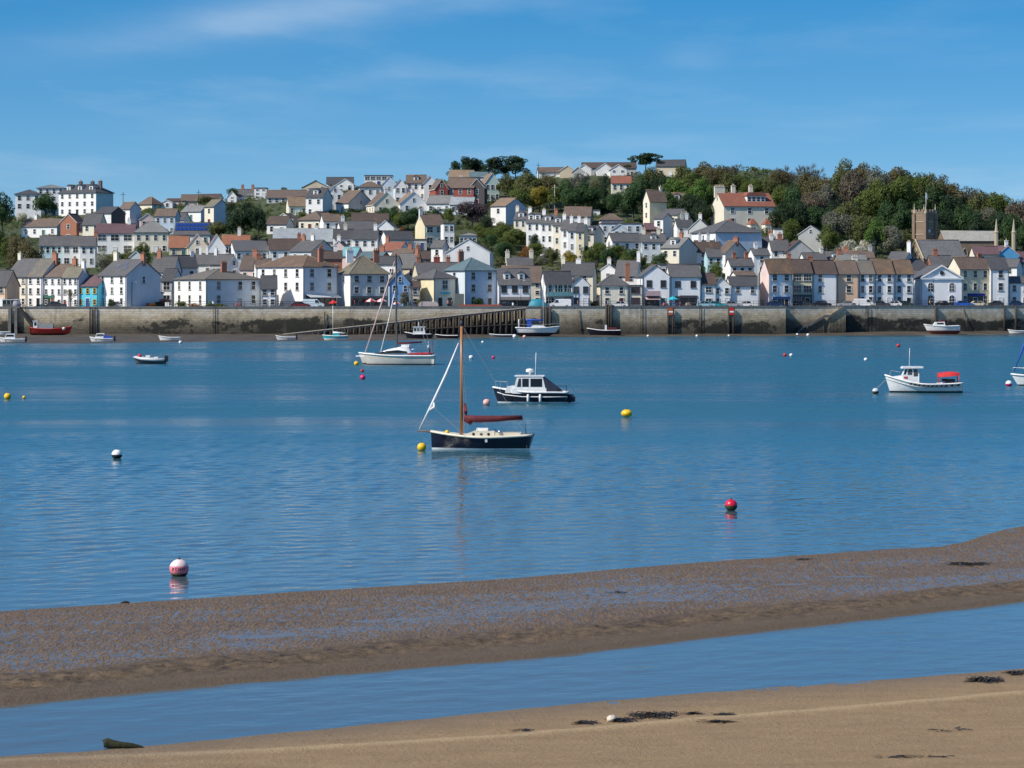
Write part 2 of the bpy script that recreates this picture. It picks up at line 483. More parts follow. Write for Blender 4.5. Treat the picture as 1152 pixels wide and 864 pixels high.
# --- near sand: bank, channel and beach, one displaced sheet
def edge_curve(pts):
    w = [(ray_x(px, water_y(py)), water_y(py)) for px, py in pts]
    xs = [p[0] for p in w]; ys = [p[1] for p in w]
    def f(x):
        y = np.interp(x, xs, ys)
        sl = (ys[1]-ys[0])/(xs[1]-xs[0]); sr = (ys[-1]-ys[-2])/(xs[-1]-xs[-2])
        y = np.where(x < xs[0], ys[0] + np.clip(sl, -.3, .3)*(x-xs[0]), y)
        return np.where(x > xs[-1], ys[-1] + np.clip(sr, -.4, .4)*(x-xs[-1]), y)
    return f
E1 = edge_curve([(0,688),(200,675),(300,668),(450,659),(576,651),(700,640),(800,632),(900,625),(1000,618),(1060,615),(1085,610),(1105,603),(1130,596),(1152,592)])
E2 = edge_curve([(0,795),(200,775),(450,753),(600,741),(750,723),(900,706),(1050,689),(1152,677)])
E3 = edge_curve([(0,851),(180,838),(400,816),(600,796),(800,778),(1000,764),(1152,752)])
TRACK = edge_curve([(0,857),(300,849),(576,835),(700,824),(900,808),(1152,786)])
xs = np.concatenate([-24 - np.geomspace(.2, 300, 40)[::-1], np.linspace(-24, 24, 520), 24 + np.geomspace(.2, 300, 40)])
ys = np.concatenate([np.linspace(-120, 54, 50), np.linspace(54.3, 128, 640), np.linspace(130, 175, 12)])
X, Yg = np.meshgrid(xs, ys)
e1, e2, e3 = E1(X), E2(X), E3(X)
wob = (fbm(X/1.3, Yg/1.3, 4, 3) - .5)
ss = lambda a: np.clip(a, 0, 1)**2 * (3 - 2*np.clip(a, 0, 1))
wid = np.maximum(e1 - e2, 1)
t = (Yg - e2) / wid
lump = fbm(X/.55, Yg/.8, 4, 11)
# bank: low shelf at the channel, a crumbling lip, then a rippled flat falling to the river
lip = .14 + .05*(fbm(X/3, Yg*0, 2, 5)-.5)
bank = np.where(t < lip, .10*ss(t/.03) + .10*t/lip, .0)
top = .20 + .05*ss((t-lip)/.05)
flatz = top * (1 - ss((t-.18)/.85)) + .012
bank = np.where(t < lip, bank, np.where(t < 1, flatz, -(t-1)*wid*.05))
bank = np.where(t < 0, t*wid*.12, bank)
nearlip = np.exp(-((t-lip)/.075)**2)
crumb = fbm(X/.20, Yg/.30, 3, 61)
bank += nearlip * ((lump - .5) * .12 + (crumb - .5) * .16)
rip = (fbm(X/.24 + 1.2*wob, Yg/.62 + wob, 2, 21) - .5)
bank += np.where((t > lip+.04) & (t < 1.02), rip * .085 * ss((t-lip-.04)/.1) * np.clip((1.0-t)/.2, .12, 1), rip*.012)
# beach
d = e3 - Yg
beach = np.where(d > 0, .030*d + .00012*d*d*np.clip(d,0,120)/4, d*.10)
beach = np.minimum(beach, 3.2 + .02*d)
beach += np.where(d > .2, (fbm(X/1.1, Yg/.9, 4, 31) - .5)*.045 + (fbm(X/.22, Yg/.3, 3, 41)-.5)*.028*np.clip(d,0,1), 0)
half = (e2 + e3)/2
Z = np.where(Yg > half, bank, beach)
tr = np.abs(Yg - TRACK(X))
Z = Z + np.where(Yg < half, .035*np.exp(-(tr/.28)**2), 0)
zone_beach = (Yg < half).astype(float)
wet = np.where(Yg > half, np.clip(.95 - .9*np.abs(t-.55), .25, 1)*(t > lip), np.clip(1 - d/3.5, 0, 1))
pool = np.where((t > lip) & (t < 1.0), np.exp(-((t - .36 - .10*np.sin(X*.23+1))/.17)**2) * .54 + .40*np.exp(-((t-.72)/.25)**2), 0)
for px_, py_, wx_, wy_ in ((285,725,1.1,.5),(318,724,.5,.3),(415,706,.55,.28),(452,703.5,.5,.25),(560,703,.5,.22),(735,683,1.1,.35),(690,685,.5,.3),(890,663,.9,.3),(840,668,.5,.3),(960,654,.9,.3)):
    yq_ = water_y(py_); pool = np.maximum(pool, 1.7*np.exp(-((X-ray_x(px_, yq_))/wx_)**2 - ((Yg-yq_)/wy_)**2))
lipm = nearlip * ((t > -.02) & (t < .5))
shelf = ((t >= -.05) & (t <= lip+.06)).astype(float)
track = np.exp(-(tr/.33)**2) * (Yg < half)
m, nt, b = new_mat('estuary_sand')
co = coords(nt, shift=False)
at = lambda n: nd(nt, 'ShaderNodeAttribute', attribute_name=n).outputs['Fac']
fine = noise_node(nt, co, 9, 5, .7); med = noise_node(nt, co, 1.1, 5, .6, (.6, 1.2, 1)); grains = noise_node(nt, co, 55, 3, .7)
dry = ramp(nt, med, [(.3,(.270,.176,.085)),(.55,(.335,.225,.112)),(.75,(.39,.265,.138))])
dry = mix(nt, .35, dry, ramp(nt, fine, [(.3,(.17,.105,.05)),(.6,(.34,.225,.115)),(.8,(.42,.295,.165))]))
dry = mix(nt, math_n(nt, 'MULTIPLY', at('track'), .75), dry, (.48,.345,.19))
mud = ramp(nt, med, [(.3,(.135,.086,.045)),(.55,(.180,.116,.062)),(.75,(.225,.148,.080))])
mud = mix(nt, .45, mud, ramp(nt, fine, [(.3,(.055,.036,.021)),(.6,(.16,.108,.062)),(.8,(.25,.175,.105))]))
shn = noise_node(nt, co, 2.4, 6, .72, (.8, 1.5, 1))
shelfc = mix(nt, at('lip'), ramp(nt, fine, [(.3,(.095,.066,.040)),(.6,(.135,.096,.060)),(.8,(.165,.12,.078))]), ramp(nt, shn, [(.36,(.028,.018,.010)),(.47,(.105,.070,.038)),(.60,(.165,.112,.060)),(.75,(.22,.15,.085))]))
mud = mix(nt, at('shelf'), mud, shelfc)
col = mix(nt, at('beach'), mud, dry)
col = mix(nt, math_n(nt, 'MULTIPLY', math_n(nt, 'MULTIPLY', at('wet'), at('beach')), .5), col, (.11,.085,.062))
# standing water in the ripples of the bank
pn = noise_node(nt, co, 4.6, 3, .6, (1.9, .5, 1)); pn2 = noise_node(nt, co, .35, 3, .5, (.5, 1.3, 1))
pv = math_n(nt, 'ADD', math_n(nt, 'ADD', math_n(nt, 'MULTIPLY', pn, .75), math_n(nt, 'MULTIPLY', pn2, .25)), math_n(nt, 'MULTIPLY', at('pool'), .235))
crest_ = ramp(nt, pn, [(.35,(1.25,1.2,1.12)),(.5,(1,1,1)),(.62,(.72,.72,.74))])
col = mix(nt, math_n(nt, 'SUBTRACT', 1.0, math_n(nt, 'MAXIMUM', at('beach'), at('shelf'))), col, mix(nt, 1.0, col, crest_, 'MULTIPLY'))
pm = ramp(nt, pv, [(.61,(0,0,0)),(.665,(.85,.85,.85))])
pm = math_n(nt, 'MULTIPLY', pm, math_n(nt, 'SUBTRACT', 1.0, math_n(nt, 'MAXIMUM', at('beach'), at('shelf'))))
col = mix(nt, math_n(nt, 'MULTIPLY', pm, .8), col, (.13,.135,.14))
nt.links.new(col, b.inputs['Base Color'])
rg = math_n(nt, 'SUBTRACT', .92, math_n(nt, 'MULTIPLY', at('wet'), .28))
rg = mix(nt, pm, rg, (.16,.16,.16))
nt.links.new(rg, b.inputs['Roughness'])
deb = noise_node(nt, co, 1.7, 8, .8)
col = mix(nt, math_n(nt, 'MULTIPLY', ramp(nt, deb, [(.62,(0,0,0)),(.70,(1,1,1))]), .5), col, (.07,.05,.035))
nt.links.new(col, b.inputs['Base Color'])
inv = math_n(nt, 'SUBTRACT', 1.0, pm)
onbank = math_n(nt, 'SUBTRACT', 1.0, math_n(nt, 'MAXIMUM', at('beach'), at('shelf')))
hh_ = math_n(nt, 'ADD', math_n(nt, 'ADD', fine, math_n(nt, 'MULTIPLY', grains, .25)), math_n(nt, 'MULTIPLY', math_n(nt, 'MULTIPLY', pn, onbank), -1.6))
bump(nt, b, hh_, math_n(nt, 'MULTIPLY', inv, .95), .09)
M['sand'] = m
grid_mesh('sand_banks', X, Yg, Z, m, {'wet': wet, 'pool': pool, 'beach': zone_beach, 'shelf': shelf, 'lip': lipm, 'track': track})
def sand_z(x, y):
    i = int(np.clip(np.searchsorted(ys, y), 1, len(ys)-1)); j = int(np.clip(np.searchsorted(xs, x), 1, len(xs)-1))
    return float(Z_SAND[i, j])
Z_SAND = Z
def on_sand(px, py):
    Y = water_y(py)
    for _ in range(12):
        z = sand_z(ray_x(px, Y), Y); Y = (H - z) * F / (py - HY)
    return ray_x(px, Y), Y, sand_z(ray_x(px, Y), Y)

# --- muddy foreshore under the quay wall
m, nt, b = new_mat('foreshore_mud')
co = coords(nt, shift=False)
n1 = noise_node(nt, co, .18, 6, .65); n2 = noise_node(nt, co, 1.6, 4, .7)
col = ramp(nt, n1, [(.3,(.035,.03,.022)),(.5,(.075,.06,.043)),(.7,(.125,.095,.065))])
col = mix(nt, math_n(nt, 'MULTIPLY', ramp(nt, n2, [(.55,(0,0,0)),(.68,(1,1,1))]), .6), col, (.03,.04,.018))
nt.links.new(col, b.inputs['Base Color']); b.inputs['Roughness'].default_value = .65
bump(nt, b, n2, .8, .3)
us3 = np.linspace(-300, 1450, 420); vs3 = np.linspace(-.6, 1.12, 40)
X = np.zeros((40, 420)); Yg = X.copy(); Z = X.copy()
for j, u in enumerate(us3):
    wl, q = water_y(interp(u, WATERLINE)), quay_y(u) + 8
    for i, t in enumerate(vs3):
        Yg[i,j] = wl + (q - wl) * t; X[i,j] = ray_x(u, Yg[i,j])
        Z[i,j] = .75 * t if t > 0 else .5 * t
Z += (fbm(X/7, Yg/7, 4, 51) - .5) * .35 * np.clip(Z*3+.3, 0, 1)
grid_mesh('foreshore', X, Yg, Z, m)
def shore_z(px, Y):
    wl, q = water_y(interp(px, WATERLINE)), quay_y(px) + 8
    return .75 * max(-.5, (Y - wl) / (q - wl))
# ------------------------------------------------------------------ quay wall and what hangs on it
m, nt, b = new_mat('quay_masonry')
co = coords(nt, shift=False)
sep = nt.nodes.new('ShaderNodeSeparateXYZ'); nt.links.new(co, sep.inputs[0])
bt = nt.nodes.new('ShaderNodeTexBrick'); bt.inputs['Scale'].default_value = 1
bt.inputs['Brick Width'].default_value = 1.1; bt.inputs['Row Height'].default_value = .5; bt.inputs['Mortar Size'].default_value = .03
bt.inputs['Color1'].default_value = (.55,.51,.44,1); bt.inputs['Color2'].default_value = (.41,.375,.315,1); bt.inputs['Mortar'].default_value = (.24,.20,.15,1)
cb = nt.nodes.new('ShaderNodeCombineXYZ'); nt.links.new(sep.outputs['X'], cb.inputs[0]); nt.links.new(sep.outputs['Z'], cb.inputs[1])
nt.links.new(cb.outputs[0], bt.inputs['Vector'])
nA = noise_node(nt, co, .11, 5, .6, (1, 1, 1.6)); nB = noise_node(nt, co, .9, 5, .7); nC = noise_node(nt, co, .5, 4, .6, (1, 1, .12))
base = mix(nt, .55, bt.outputs['Color'], ramp(nt, nB, [(.25,(.28,.235,.17)),(.5,(.52,.475,.395)),(.75,(.70,.66,.58))]))
zz = math_n(nt, 'ADD', sep.outputs['Z'], math_n(nt, 'MULTIPLY', math_n(nt, 'SUBTRACT', nA, .5), 4.8))
zz = math_n(nt, 'ADD', zz, math_n(nt, 'MULTIPLY', math_n(nt, 'SUBTRACT', nB, .5), 1.6))
zf = math_n(nt, 'DIVIDE', zz, 6.3)
band = ramp(nt, zf, [(.0,(.13,.12,.11)),(.30,(.25,.23,.19)),(.46,(.48,.44,.36)),(.60,(.86,.80,.66)),(.72,(1.0,.90,.72)),(.80,(1.15,1.12,1.04)),(1.0,(1.2,1.2,1.15))])
col = mix(nt, 1.0, base, band, 'MULTIPLY')
nD = noise_node(nt, co, .05, 4, .6, (1, 1, 2.2))
pw = math_n(nt, 'ADD', nD, math_n(nt, 'MULTIPLY', math_n(nt, 'SUBTRACT', nB, .5), .35))
weed = math_n(nt, 'MULTIPLY', ramp(nt, pw, [(.49,(0,0,0)),(.53,(1,1,1))]), ramp(nt, zf, [(.56,(1,1,1)),(.64,(0,0,0))]))
col = mix(nt, math_n(nt, 'MULTIPLY', weed, .92), col, (.014,.016,.012))
col = mix(nt, math_n(nt, 'MULTIPLY', ramp(nt, nC, [(.58,(0,0,0)),(.70,(1,1,1))]), .45), col, (.10,.09,.075))
nt.links.new(col, b.inputs['Base Color']); b.inputs['Roughness'].default_value = .88
bump(nt, b, math_n(nt, 'ADD', nB, math_n(nt, 'MULTIPLY', bt.outputs['Fac'], -.6)), .7, .12)
M['masonry'] = m
M['coping'] = plain('granite_coping', (.17,.165,.155), .85, var=.3, scale=1)
M['harbour_grey'] = plain('grey_harbour_paint', (.10,.105,.115), .7)  # plain dark grey paint of shopfronts, inflatable hull and kiosk base

BUT = 884
def qp(px, d=0.0):
    Y = quay_y(px) + (6.0 if px > BUT else 0.0) + d
    return ray_x(px, Y), Y
def wall_run(pxs, name_mats, jog=None):
    mb = MB()
    front = [qp(p) for p in pxs]
    back = [(x, y + 2.0) for x, y in front]
    n = len(front)
    vs = [(x, y, -1.5) for x, y in front] + [(x, y, 6.30) for x, y in front] + [(x, y, 6.30) for x, y in back] + [(x, y, -1.5) for x, y in back]
    fs = []
    for i in range(n-1):
        for a, c in ((0, 1), (1, 2)):
            fs.append((a*n+i, a*n+i+1, c*n+i+1, c*n+i))
        fs.append((2*n+i, 2*n+i+1, 3*n+i+1, 3*n+i))
    fs.append((0, n, 2*n, 3*n)); fs.append((n-1, 4*n-1, 3*n-1, 2*n-1))
    mb.add(vs, fs)
    return mb, front
pxl = list(np.linspace(-260, 883.9, 60)); pxr = list(np.linspace(884.1, 1420, 36))
mbl, fl = wall_run(pxl, None); mbr, fr = wall_run(pxr, None)
qw = mbl.build('quay_wall', M['masonry'])
tag(qw, 'long stone quay wall with pale top and seaweed dark foot, left of the jutting corner', 'wall')
qw2 = mbr.build('quay_wall', M['masonry'])
tag(qw2, 'set back stone quay wall with dark stained foot, right of the jutting corner', 'wall')
def run_strip(front, d0, d1, z0, z1, name, mat, parent):
    mb = MB(); n = len(front)
    for i in range(n-1):
        (x0, y0), (x1, y1) = front[i], front[i+1]
        mb.add([(x0,y0+d0,z0),(x1,y1+d0,z0),(x1,y1+d1,z0),(x0,y0+d1,z0),(x0,y0+d0,z1),(x1,y1+d0,z1),(x1,y1+d1,z1),(x0,y0+d1,z1)],
               [(0,1,5,4),(4,5,6,7),(2,3,7,6),(0,3,2,1)])
    return mb.build(name, mat, parent)
for par, fr_ in ((qw, fl), (qw2, fr)):
    run_strip(fr_, -.12, .55, 6.304, 6.62, 'coping', M['coping'], par)  # dark strip also paints in the shadow of coping and railing
def railing(p0, p1, label):
    n = max(2, int((p1-p0)/12))
    r = empty('railing', (*qp((p0+p1)/2, .3), 6.62), 0, label, 'railing', 'railings along the quay edge')
    ox, oy, oz = r.location
    pts = [qp(p, .3) for p in np.linspace(p0, p1, n+1)]
    for z in (.55, 1.05):
        MB().tube([(x-ox, y-oy, z) for x, y in pts], .035, 5).build('rail', M['iron'], r)
    for x, y in pts:
        MB().tube([(x-ox, y-oy, 0), (x-ox, y-oy, 1.08)], .04, 5).build('post', M['iron'], r)
railing(48, 140, 'dark iron railing on the quay edge in front of the turquoise house')
railing(188, 300, 'dark iron railing on the quay edge in front of the long blue shaded villa')
railing(302, 372, 'dark iron railing on the quay edge in front of the tall white corner building')
railing(650, 860, 'dark iron railing on the quay edge in front of the waterside pub and low cottages')
railing(892, 1128, 'dark iron railing on the quay edge in front of the right hand terrace')

# timber fender piles
def pile_group(cx, offs, z0, z1, label, r=.20, sign=None):
    x, y = qp(cx, -.34)
    e = empty('fender_piles', (x, y, 0), 0, label, 'mooring piles', 'timber piles standing against the quay wall')
    for o in offs:
        MB().tube([(o, 0, z0), (o*.98, 0, z1)], [r*1.1, r], 8).build('pile', M['darkwood'], e)
    if sign:
        mb = MB(); mb.box(-.48, .48, -.30, -.22, 4.6, 6.2, 0); mb.box(-.46, .46, -.33, -.302, 5.15, 5.5, 1)
        mb.build('marker_board', [plain('rusty_orange', (.42,.09,.03), .6) if sign == 1 else M['red'], M['white']], e)
pile_group(104, (-.55, .55), -.5, 6.5, 'pair of dark timber piles on the wall below the turquoise house', .17)
pile_group(367, (-.35,), -.5, 5.4, 'single pale grey pile on the wall left of the foot of the jetty', .13)
pile_group(614, (-.9, .1, 1.0), 0, 6.4, 'three dark timber piles on the wall beside the blue trimmed yacht', .28)
pile_group(685, (-.55, .0, .55), 0, 7.0, 'cluster of dark timber piles above the navy motorboat', .24)
pile_group(754.5, (-.55, .55), -.3, 6.2, 'two dark timber piles topped by an orange and white board', .24, 1)
pile_group(823, (-.6, .45), -.3, 6.2, 'two dark timber piles topped by a red and white board', .24, 2)
pile_group(1053, (0,), .5, 6.4, 'single dark timber pile behind the white boat with a red bottom', .26)
pile_group(1130, (0,), -.2, 6.4, 'slim brown pile at the far right, left of its neighbour', .22)
pile_group(1143, (0,), -.2, 6.4, 'slim brown pile at the far right edge of the quay', .22)
for px, py0, py1, lab in ((650,347,370,'thin rusty chain ladder on the quay wall right of the white van'), (1086,348,371,'rusty slanting pole leaning on the wall right of the white boat with a red bottom')):
    x, y = qp(px, -.2)
    e = MB().tube([(-.6 if px > 1000 else 0, 0, 6.1), (.7 if px > 1000 else 0, -.25, .7)], .10, 6).build('leaning_pole', M['wood'], None, (x, y, 0))
    tag(e, lab, 'pole')

# jetty: a sloping timber deck on piles in front of the wall
def jp(px, d=-4.5): Y = quay_y(px) + d; return ray_x(px, Y), Y
jx0, jx1 = 318, 592
jo = jp((jx0+jx1)/2)
jet = empty('timber_jetty', (jo[0], jo[1], 0), 0, 'long sloping timber jetty rising on dark piles against the quay wall', 'jetty')
def jz(px): return .45 + (6.15-.45) * (px-jx0) / (jx1-jx0)
mb = MB(); pp = list(np.linspace(jx0, jx1, 12))
for a, c in zip(pp[:-1], pp[1:]):
    (xa, ya), (xc, yc) = jp(a), jp(c)
    xa -= jo[0]; xc -= jo[0]; ya -= jo[1]; yc -= jo[1]
    mb.hexa([(xa,ya,jz(a)-.28),(xc,yc,jz(c)-.28),(xc,yc+3.6,jz(c)-.28),(xa,ya+3.6,jz(a)-.28)], [(xa,ya,jz(a)),(xc,yc,jz(c)),(xc,yc+3.6,jz(c)),(xa,ya+3.6,jz(a))])
M['deck'] = plain('silvered_deck_boards', (.26,.235,.20), .85, var=.3, scale=1.5)
mb.build('deck', M['deck'], jet)
for d, nm in ((-.1, 'kerb_beam'), (3.5, 'kerb_beam')):
    MB().tube([(jp(a)[0]-jo[0], jp(a)[1]-jo[1]+d, jz(a)+.1) for a in pp], .14, 4, smooth=False).build(nm, M['deck'], jet)
MB().tube([(jp(a)[0]-jo[0], jp(a)[1]-jo[1]-.12, max(.3, jz(a)*.45)) for a in pp[4:]], .12, 4, smooth=False).build('waling_beam', M['darkwood'], jet)
for px in np.arange(352, 590, 6.6):
    x, y = jp(px); r = rnd.uniform(.22, .30)
    MB().tube([(x-jo[0], y-jo[1]+.05, -.4), (x-jo[0]+rnd.uniform(-.05,.05), y-jo[1]+.05, jz(px)-.05)], [r*1.15, r], 7).build('pile', M['darkwood'], jet)
for px in np.arange(356, 590, 6.6):
    x, y = jp(px)
    MB().tube([(x-jo[0], y-jo[1]+3.2, -.4), (x-jo[0], y-jo[1]+3.2, jz(px)-.05)], .24, 6).build('rear_pile', M['darkwood'], jet)

# stone steps on the set back wall
x0, y0 = qp(950); st = empty('stone_steps', (x0, y0, 0), 0, 'flight of stone steps descending the right hand quay wall to the mud', 'steps')
prof = [(950,6.25),(933,4.0),(926,3.9),(910,2.0),(905,1.9),(896,.25)]
def flight(a, c, name):
    (pa, za), (pc, zc) = a, c
    xa, ya = qp(pa); xc, yc = qp(pc)
    n = max(1, int(abs(za-zc)/.2)); mb = MB()
    for i in range(n):
        t0, t1 = i/n, (i+1)/n
        xx0, xx1 = xa+(xc-xa)*t0-x0, xa+(xc-xa)*t1-x0; yy = ya+(yc-ya)*t0-y0
        mb.box(xx1, xx0, yy-2.0, yy-.02, -.8, za+(zc-za)*t0)
    mb.build(name, M['masonry'], st)
    mb = MB()
    A = (xa-x0, ya-y0-2.03); B = (xc-x0, yc-y0-2.03)
    mb.add([(B[0],B[1],zc),(A[0],A[1],za),(A[0],A[1],za+.55),(B[0],B[1],zc+.55),(B[0],B[1]-.22,zc),(A[0],A[1]-.22,za),(A[0],A[1]-.22,za+.55),(B[0],B[1]-.22,zc+.55)],
           [(4,5,6,7),(0,3,2,1),(3,7,6,2),(0,1,5,4),(0,4,7,3),(1,2,6,5)])
    mb.build('parapet', M['coping'], st)
for i in range(5): flight(prof[i], prof[i+1], 'step_flight')

# steep gangway at far left
xa, ya = qp(21, -1.2); g = empty('gangway', (xa, ya, 0), 0, 'steep dark gangway leaning from the quay top to the mud beside the red boat', 'gangway')
dx = ray_x(42, ya) - xa
mb = MB(); mb.hexa([(0,-.7,6.0),(dx,-.7,.5),(dx,.7,.5),(0,.7,6.0)], [(0.4,-.7,6.5),(dx+.5,-.7,.9),(dx+.5,.7,.9),(.4,.7,6.5)]); mb.build('walkway', M['darkwood'], g)
for yy in (-.75, .75): MB().tube([(.4,yy,7.5),(dx+.5,yy,1.9)], .05, 5).build('handrail', M['iron'], g)
for k in range(8):
    t = k/7
    MB().tube([(.4+t*(dx+.1), -.75, 6.5+t*(.9-6.5)), (.4+t*(dx+.1), -.75, 7.5+t*(1.9-7.5))], .04, 4).build('stanchion', M['iron'], g)
for px in (11, 18):
    x, y = qp(px, -.4)
    tag(MB().box(-.3,.3,-.35,.35,-.5,6.28).build('wall_pier', M['coping'], None, (x,y,0)), 'square stone pier on the wall at the far left, %s' % ('by the edge' if px == 11 else 'by the gangway'), 'pier')

def ladder(px, label):
    x, y = qp(px, -.22); e = empty('quay_ladder', (x, y, 0), 0, label, 'ladder', 'iron ladders on the quay wall')
    for s_ in (-.22, .22): MB().tube([(s_,0,.5),(s_,0,6.7)], .045, 5).build('side_rail', M['iron'], e)
    mb = MB()
    for k in range(19): mb.tube([(-.22,0,.8+k*.3),(.22,0,.8+k*.3)], .025, 4)
    o = mb.build('rungs', M['iron'], e)
ladder(241, 'iron ladder on the wall below the long blue shaded villa')
ladder(722, 'iron ladder on the wall below the large white pub gable')
ladder(788, 'iron ladder on the wall below the right end of the pub wing')
ladder(975, 'iron ladder on the wall right of the stone steps')
# ------------------------------------------------------------------ houses
_meshes = {}
def cached(key, fn):
    if key not in _meshes: _meshes[key] = fn()
    return _meshes[key]

def window_frame_mesh(w, h, style):
    def f():
        mb = MB(); t = .07; y0, y1 = -.09, .0
        mb.box(-w/2-.02, -w/2+t, y0, y1, 0, h); mb.box(w/2-t, w/2+.02, y0, y1, 0, h)
        mb.box(-w/2+t, w/2-t, y0, y1, h-t, h); mb.box(-w/2+t, w/2-t, y0, y1, 0, t)
        if style != 'plain':
            mb.box(-w/2+t, w/2-t, y0+.02, y1, h*.5-.03, h*.5+.03)
        if style == 'bars' or w > 1.3:
            for k in ([0] if w < 1.7 else [-w/6, w/6]):
                mb.box(k-.025, k+.025, y0+.025, y1, t, h-t)
        mb.box(-w/2-.12, w/2+.12, -.17, .0, -.10, -.002, 1)
        return mb.mesh('window_frame', [M['frame_white'], M['coping']])
    return cached(('wf', w, h, style), f)
def pane_mesh(w, h):
    def f():
        mb = MB(); mb.box(-w/2+.06, w/2-.06, -.035, -.005, .06, h-.06); return mb.mesh('window_pane', [M['glass']])
    return cached(('wp', w, h), f)
def window_one_mesh(w, h, style):
    def f():
        mb = MB(); t = .08
        mb.box(-w/2-.02, -w/2+t, -.08, 0, 0, h); mb.box(w/2-t, w/2+.02, -.08, 0, 0, h)
        mb.box(-w/2+t, w/2-t, -.08, 0, h-t, h); mb.box(-w/2+t, w/2-t, -.08, 0, 0, t)
        mb.box(-w/2+t, w/2-t, -.065, 0, h*.5-.03, h*.5+.03)
        if w > 1.3: mb.box(-.03, .03, -.06, 0, t, h-t)
        mb.box(-w/2+.06, w/2-.06, -.035, -.005, .06, h-.06, 1)
        return mb.mesh('window', [M['frame_white'], M['glass']])
    return cached(('w1', w, h, style), f)
def q(v): return round(v*10)/10
def add_window(root, x, y, z, w, h, rz=0, style='sash', fine=True, frame=None):
    w, h = q(w), q(h)
    if fine:
        o = place('window', window_frame_mesh(w, h, style), root, (x, y, z), (0, 0, rz), mats=[frame or M['frame_white'], M['coping']])
        place('pane', pane_mesh(w, h), o)
    else:
        o = place('window', window_one_mesh(w, h, style), root, (x, y, z), (0, 0, rz))
    return o
DOORS = [M['blue_door'], M['black'], M['green_door'], M['white'], M['maroon'], M['grey'], M['varnish'], M['white']]
def add_door(root, x, y, z, w=1.0, h=2.1, mat=None, rz=0):
    def f():
        mb = MB(); mb.box(-w/2-.1, -w/2, -.1, 0, 0, h+.1, 1); mb.box(w/2, w/2+.1, -.1, 0, 0, h+.1, 1); mb.box(-w/2, w/2, -.1, 0, h, h+.1, 1)
        mb.box(-w/2, w/2, -.05, -.004, 0, h, 0); mb.ball(.05, (w*.36, -.08, h*.48), 6, 1)
        return mb.mesh('door', [M['blue_door'], M['frame_white']])
    return place('door', cached(('door', w, h), f), root, (x, y, z), (0, 0, rz), mats=[mat or rnd.choice(DOORS), M['frame_white']])
CH = {'k': 'dark', 'b': 'brick', 'w': 'white', 'c': 'cream', 'g': 'grey', 'r': 'redbrick'}
def add_chimney(root, x, y, zr, kind='b', w=.9, h=1.5, d=.6, deep=1.2):
    def f():
        mb = MB(); mb.box(-w/2, w/2, -d/2, d/2, -deep, h, 0); mb.box(-w/2-.07, w/2+.07, -d/2-.07, d/2+.07, h+.002, h+.16, 0)
        n = max(1, int(w/.42))
        for k in range(n):
            mb.lathe([(.12,h+.162),(.14,h+.3),(.11,h+.62),(.13,h+.66)], 7, 1, ((k-(n-1)/2)*.4, 0, 0))
        return mb.mesh('chimney', [M['brick'], M['pot']])
    key = ('ch', w, h, d, deep)
    return place('chimney', cached(key, f), root, (x, y, zr), mats=[wall_mat(CH[kind]), M['pot'] if kind in 'br' else M['pot_pale']])

def gable_roof(mb, W, D, zw, zr, oh=.3, th=.16, axis='x', gap=.015):
    """ridge along x (or y); underside rests on the wall heads"""
    if axis == 'x': L, S = W, D
    else: L, S = D, W
    half = S/2; sl = (zr-zw)/half
    e = half + oh; ze = zw - oh*sl
    pts = [(-e, ze+gap), (0, zr+gap), (e, ze+gap), (e, ze+th), (0, zr+th*1.25), (-e, ze+th)]
    lo, hi = -L/2-oh*.6, L/2+oh*.6
    if axis == 'x':
        pr = [(p[0]+D/2, p[1]) for p in pts]; n = 6
        vs = [(lo, a, z) for a, z in pr] + [(hi, a, z) for a, z in pr]
    else:
        vs = [(a, lo+D/2, z) for a, z in pts] + [(a, hi+D/2, z) for a, z in pts]
    fl = axis == 'y'
    def F_(f): return f if not fl else f[::-1]
    mb.add(vs, [F_((5,4,10,11)), F_((4,3,9,10))], 0)
    mb.add(vs, [F_((0,1,4,5)[::-1]), F_((1,2,3,4)[::-1]), F_((6,7,10,11)), F_((7,8,9,10)), F_((0,5,11,6)), F_((2,8,9,3)), F_((0,6,7,1)), F_((1,7,8,2))], 1)
    if axis == 'x': mb.tube([(lo, D/2, zr+th*1.25), (hi, D/2, zr+th*1.25)], .11, 6, 2)
    else: mb.tube([(0, lo+D/2, zr+th*1.25), (0, hi+D/2, zr+th*1.25)], .11, 6, 2)
def hip_roof(mb, W, D, zw, zr, oh=.35, th=.14):
    x0, x1, y0, y1 = -W/2-oh, W/2+oh, -oh, D+oh
    z0 = zw + .02
    if W >= D: r = max((W-D)/2, .3); A, B = (-r, D/2, zr), (r, D/2, zr)
    else: r = max((D-W)/2, .3); A, B = (0, D/2-r, zr), (0, D/2+r, zr)
    vs = [(x0,y0,z0+th),(x1,y0,z0+th),(x1,y1,z0+th),(x0,y1,z0+th),A,B,(x0,y0,z0),(x1,y0,z0),(x1,y1,z0),(x0,y1,z0)]
    if W >= D: fs = [(0,1,5,4),(1,2,5),(2,3,4,5),(3,0,4)]
    else: fs = [(0,1,4),(1,2,5,4),(2,3,5),(3,0,4,5)]
    mb.add(vs, fs, 0)
    mb.add(vs, [(6,7,1,0),(7,8,2,1),(8,9,3,2),(9,6,0,3),(9,8,7,6)], 1)
    mb.tube([A, B], .11, 6, 2)
    cn = [(x0,y0,z0+th),(x1,y0,z0+th),(x1,y1,z0+th),(x0,y1,z0+th)]
    ends = [A, B, B, A] if W >= D else [A, A, B, B]
    for c_, e_ in zip(cn, ends): mb.tube([c_, e_], .08, 5, 2)

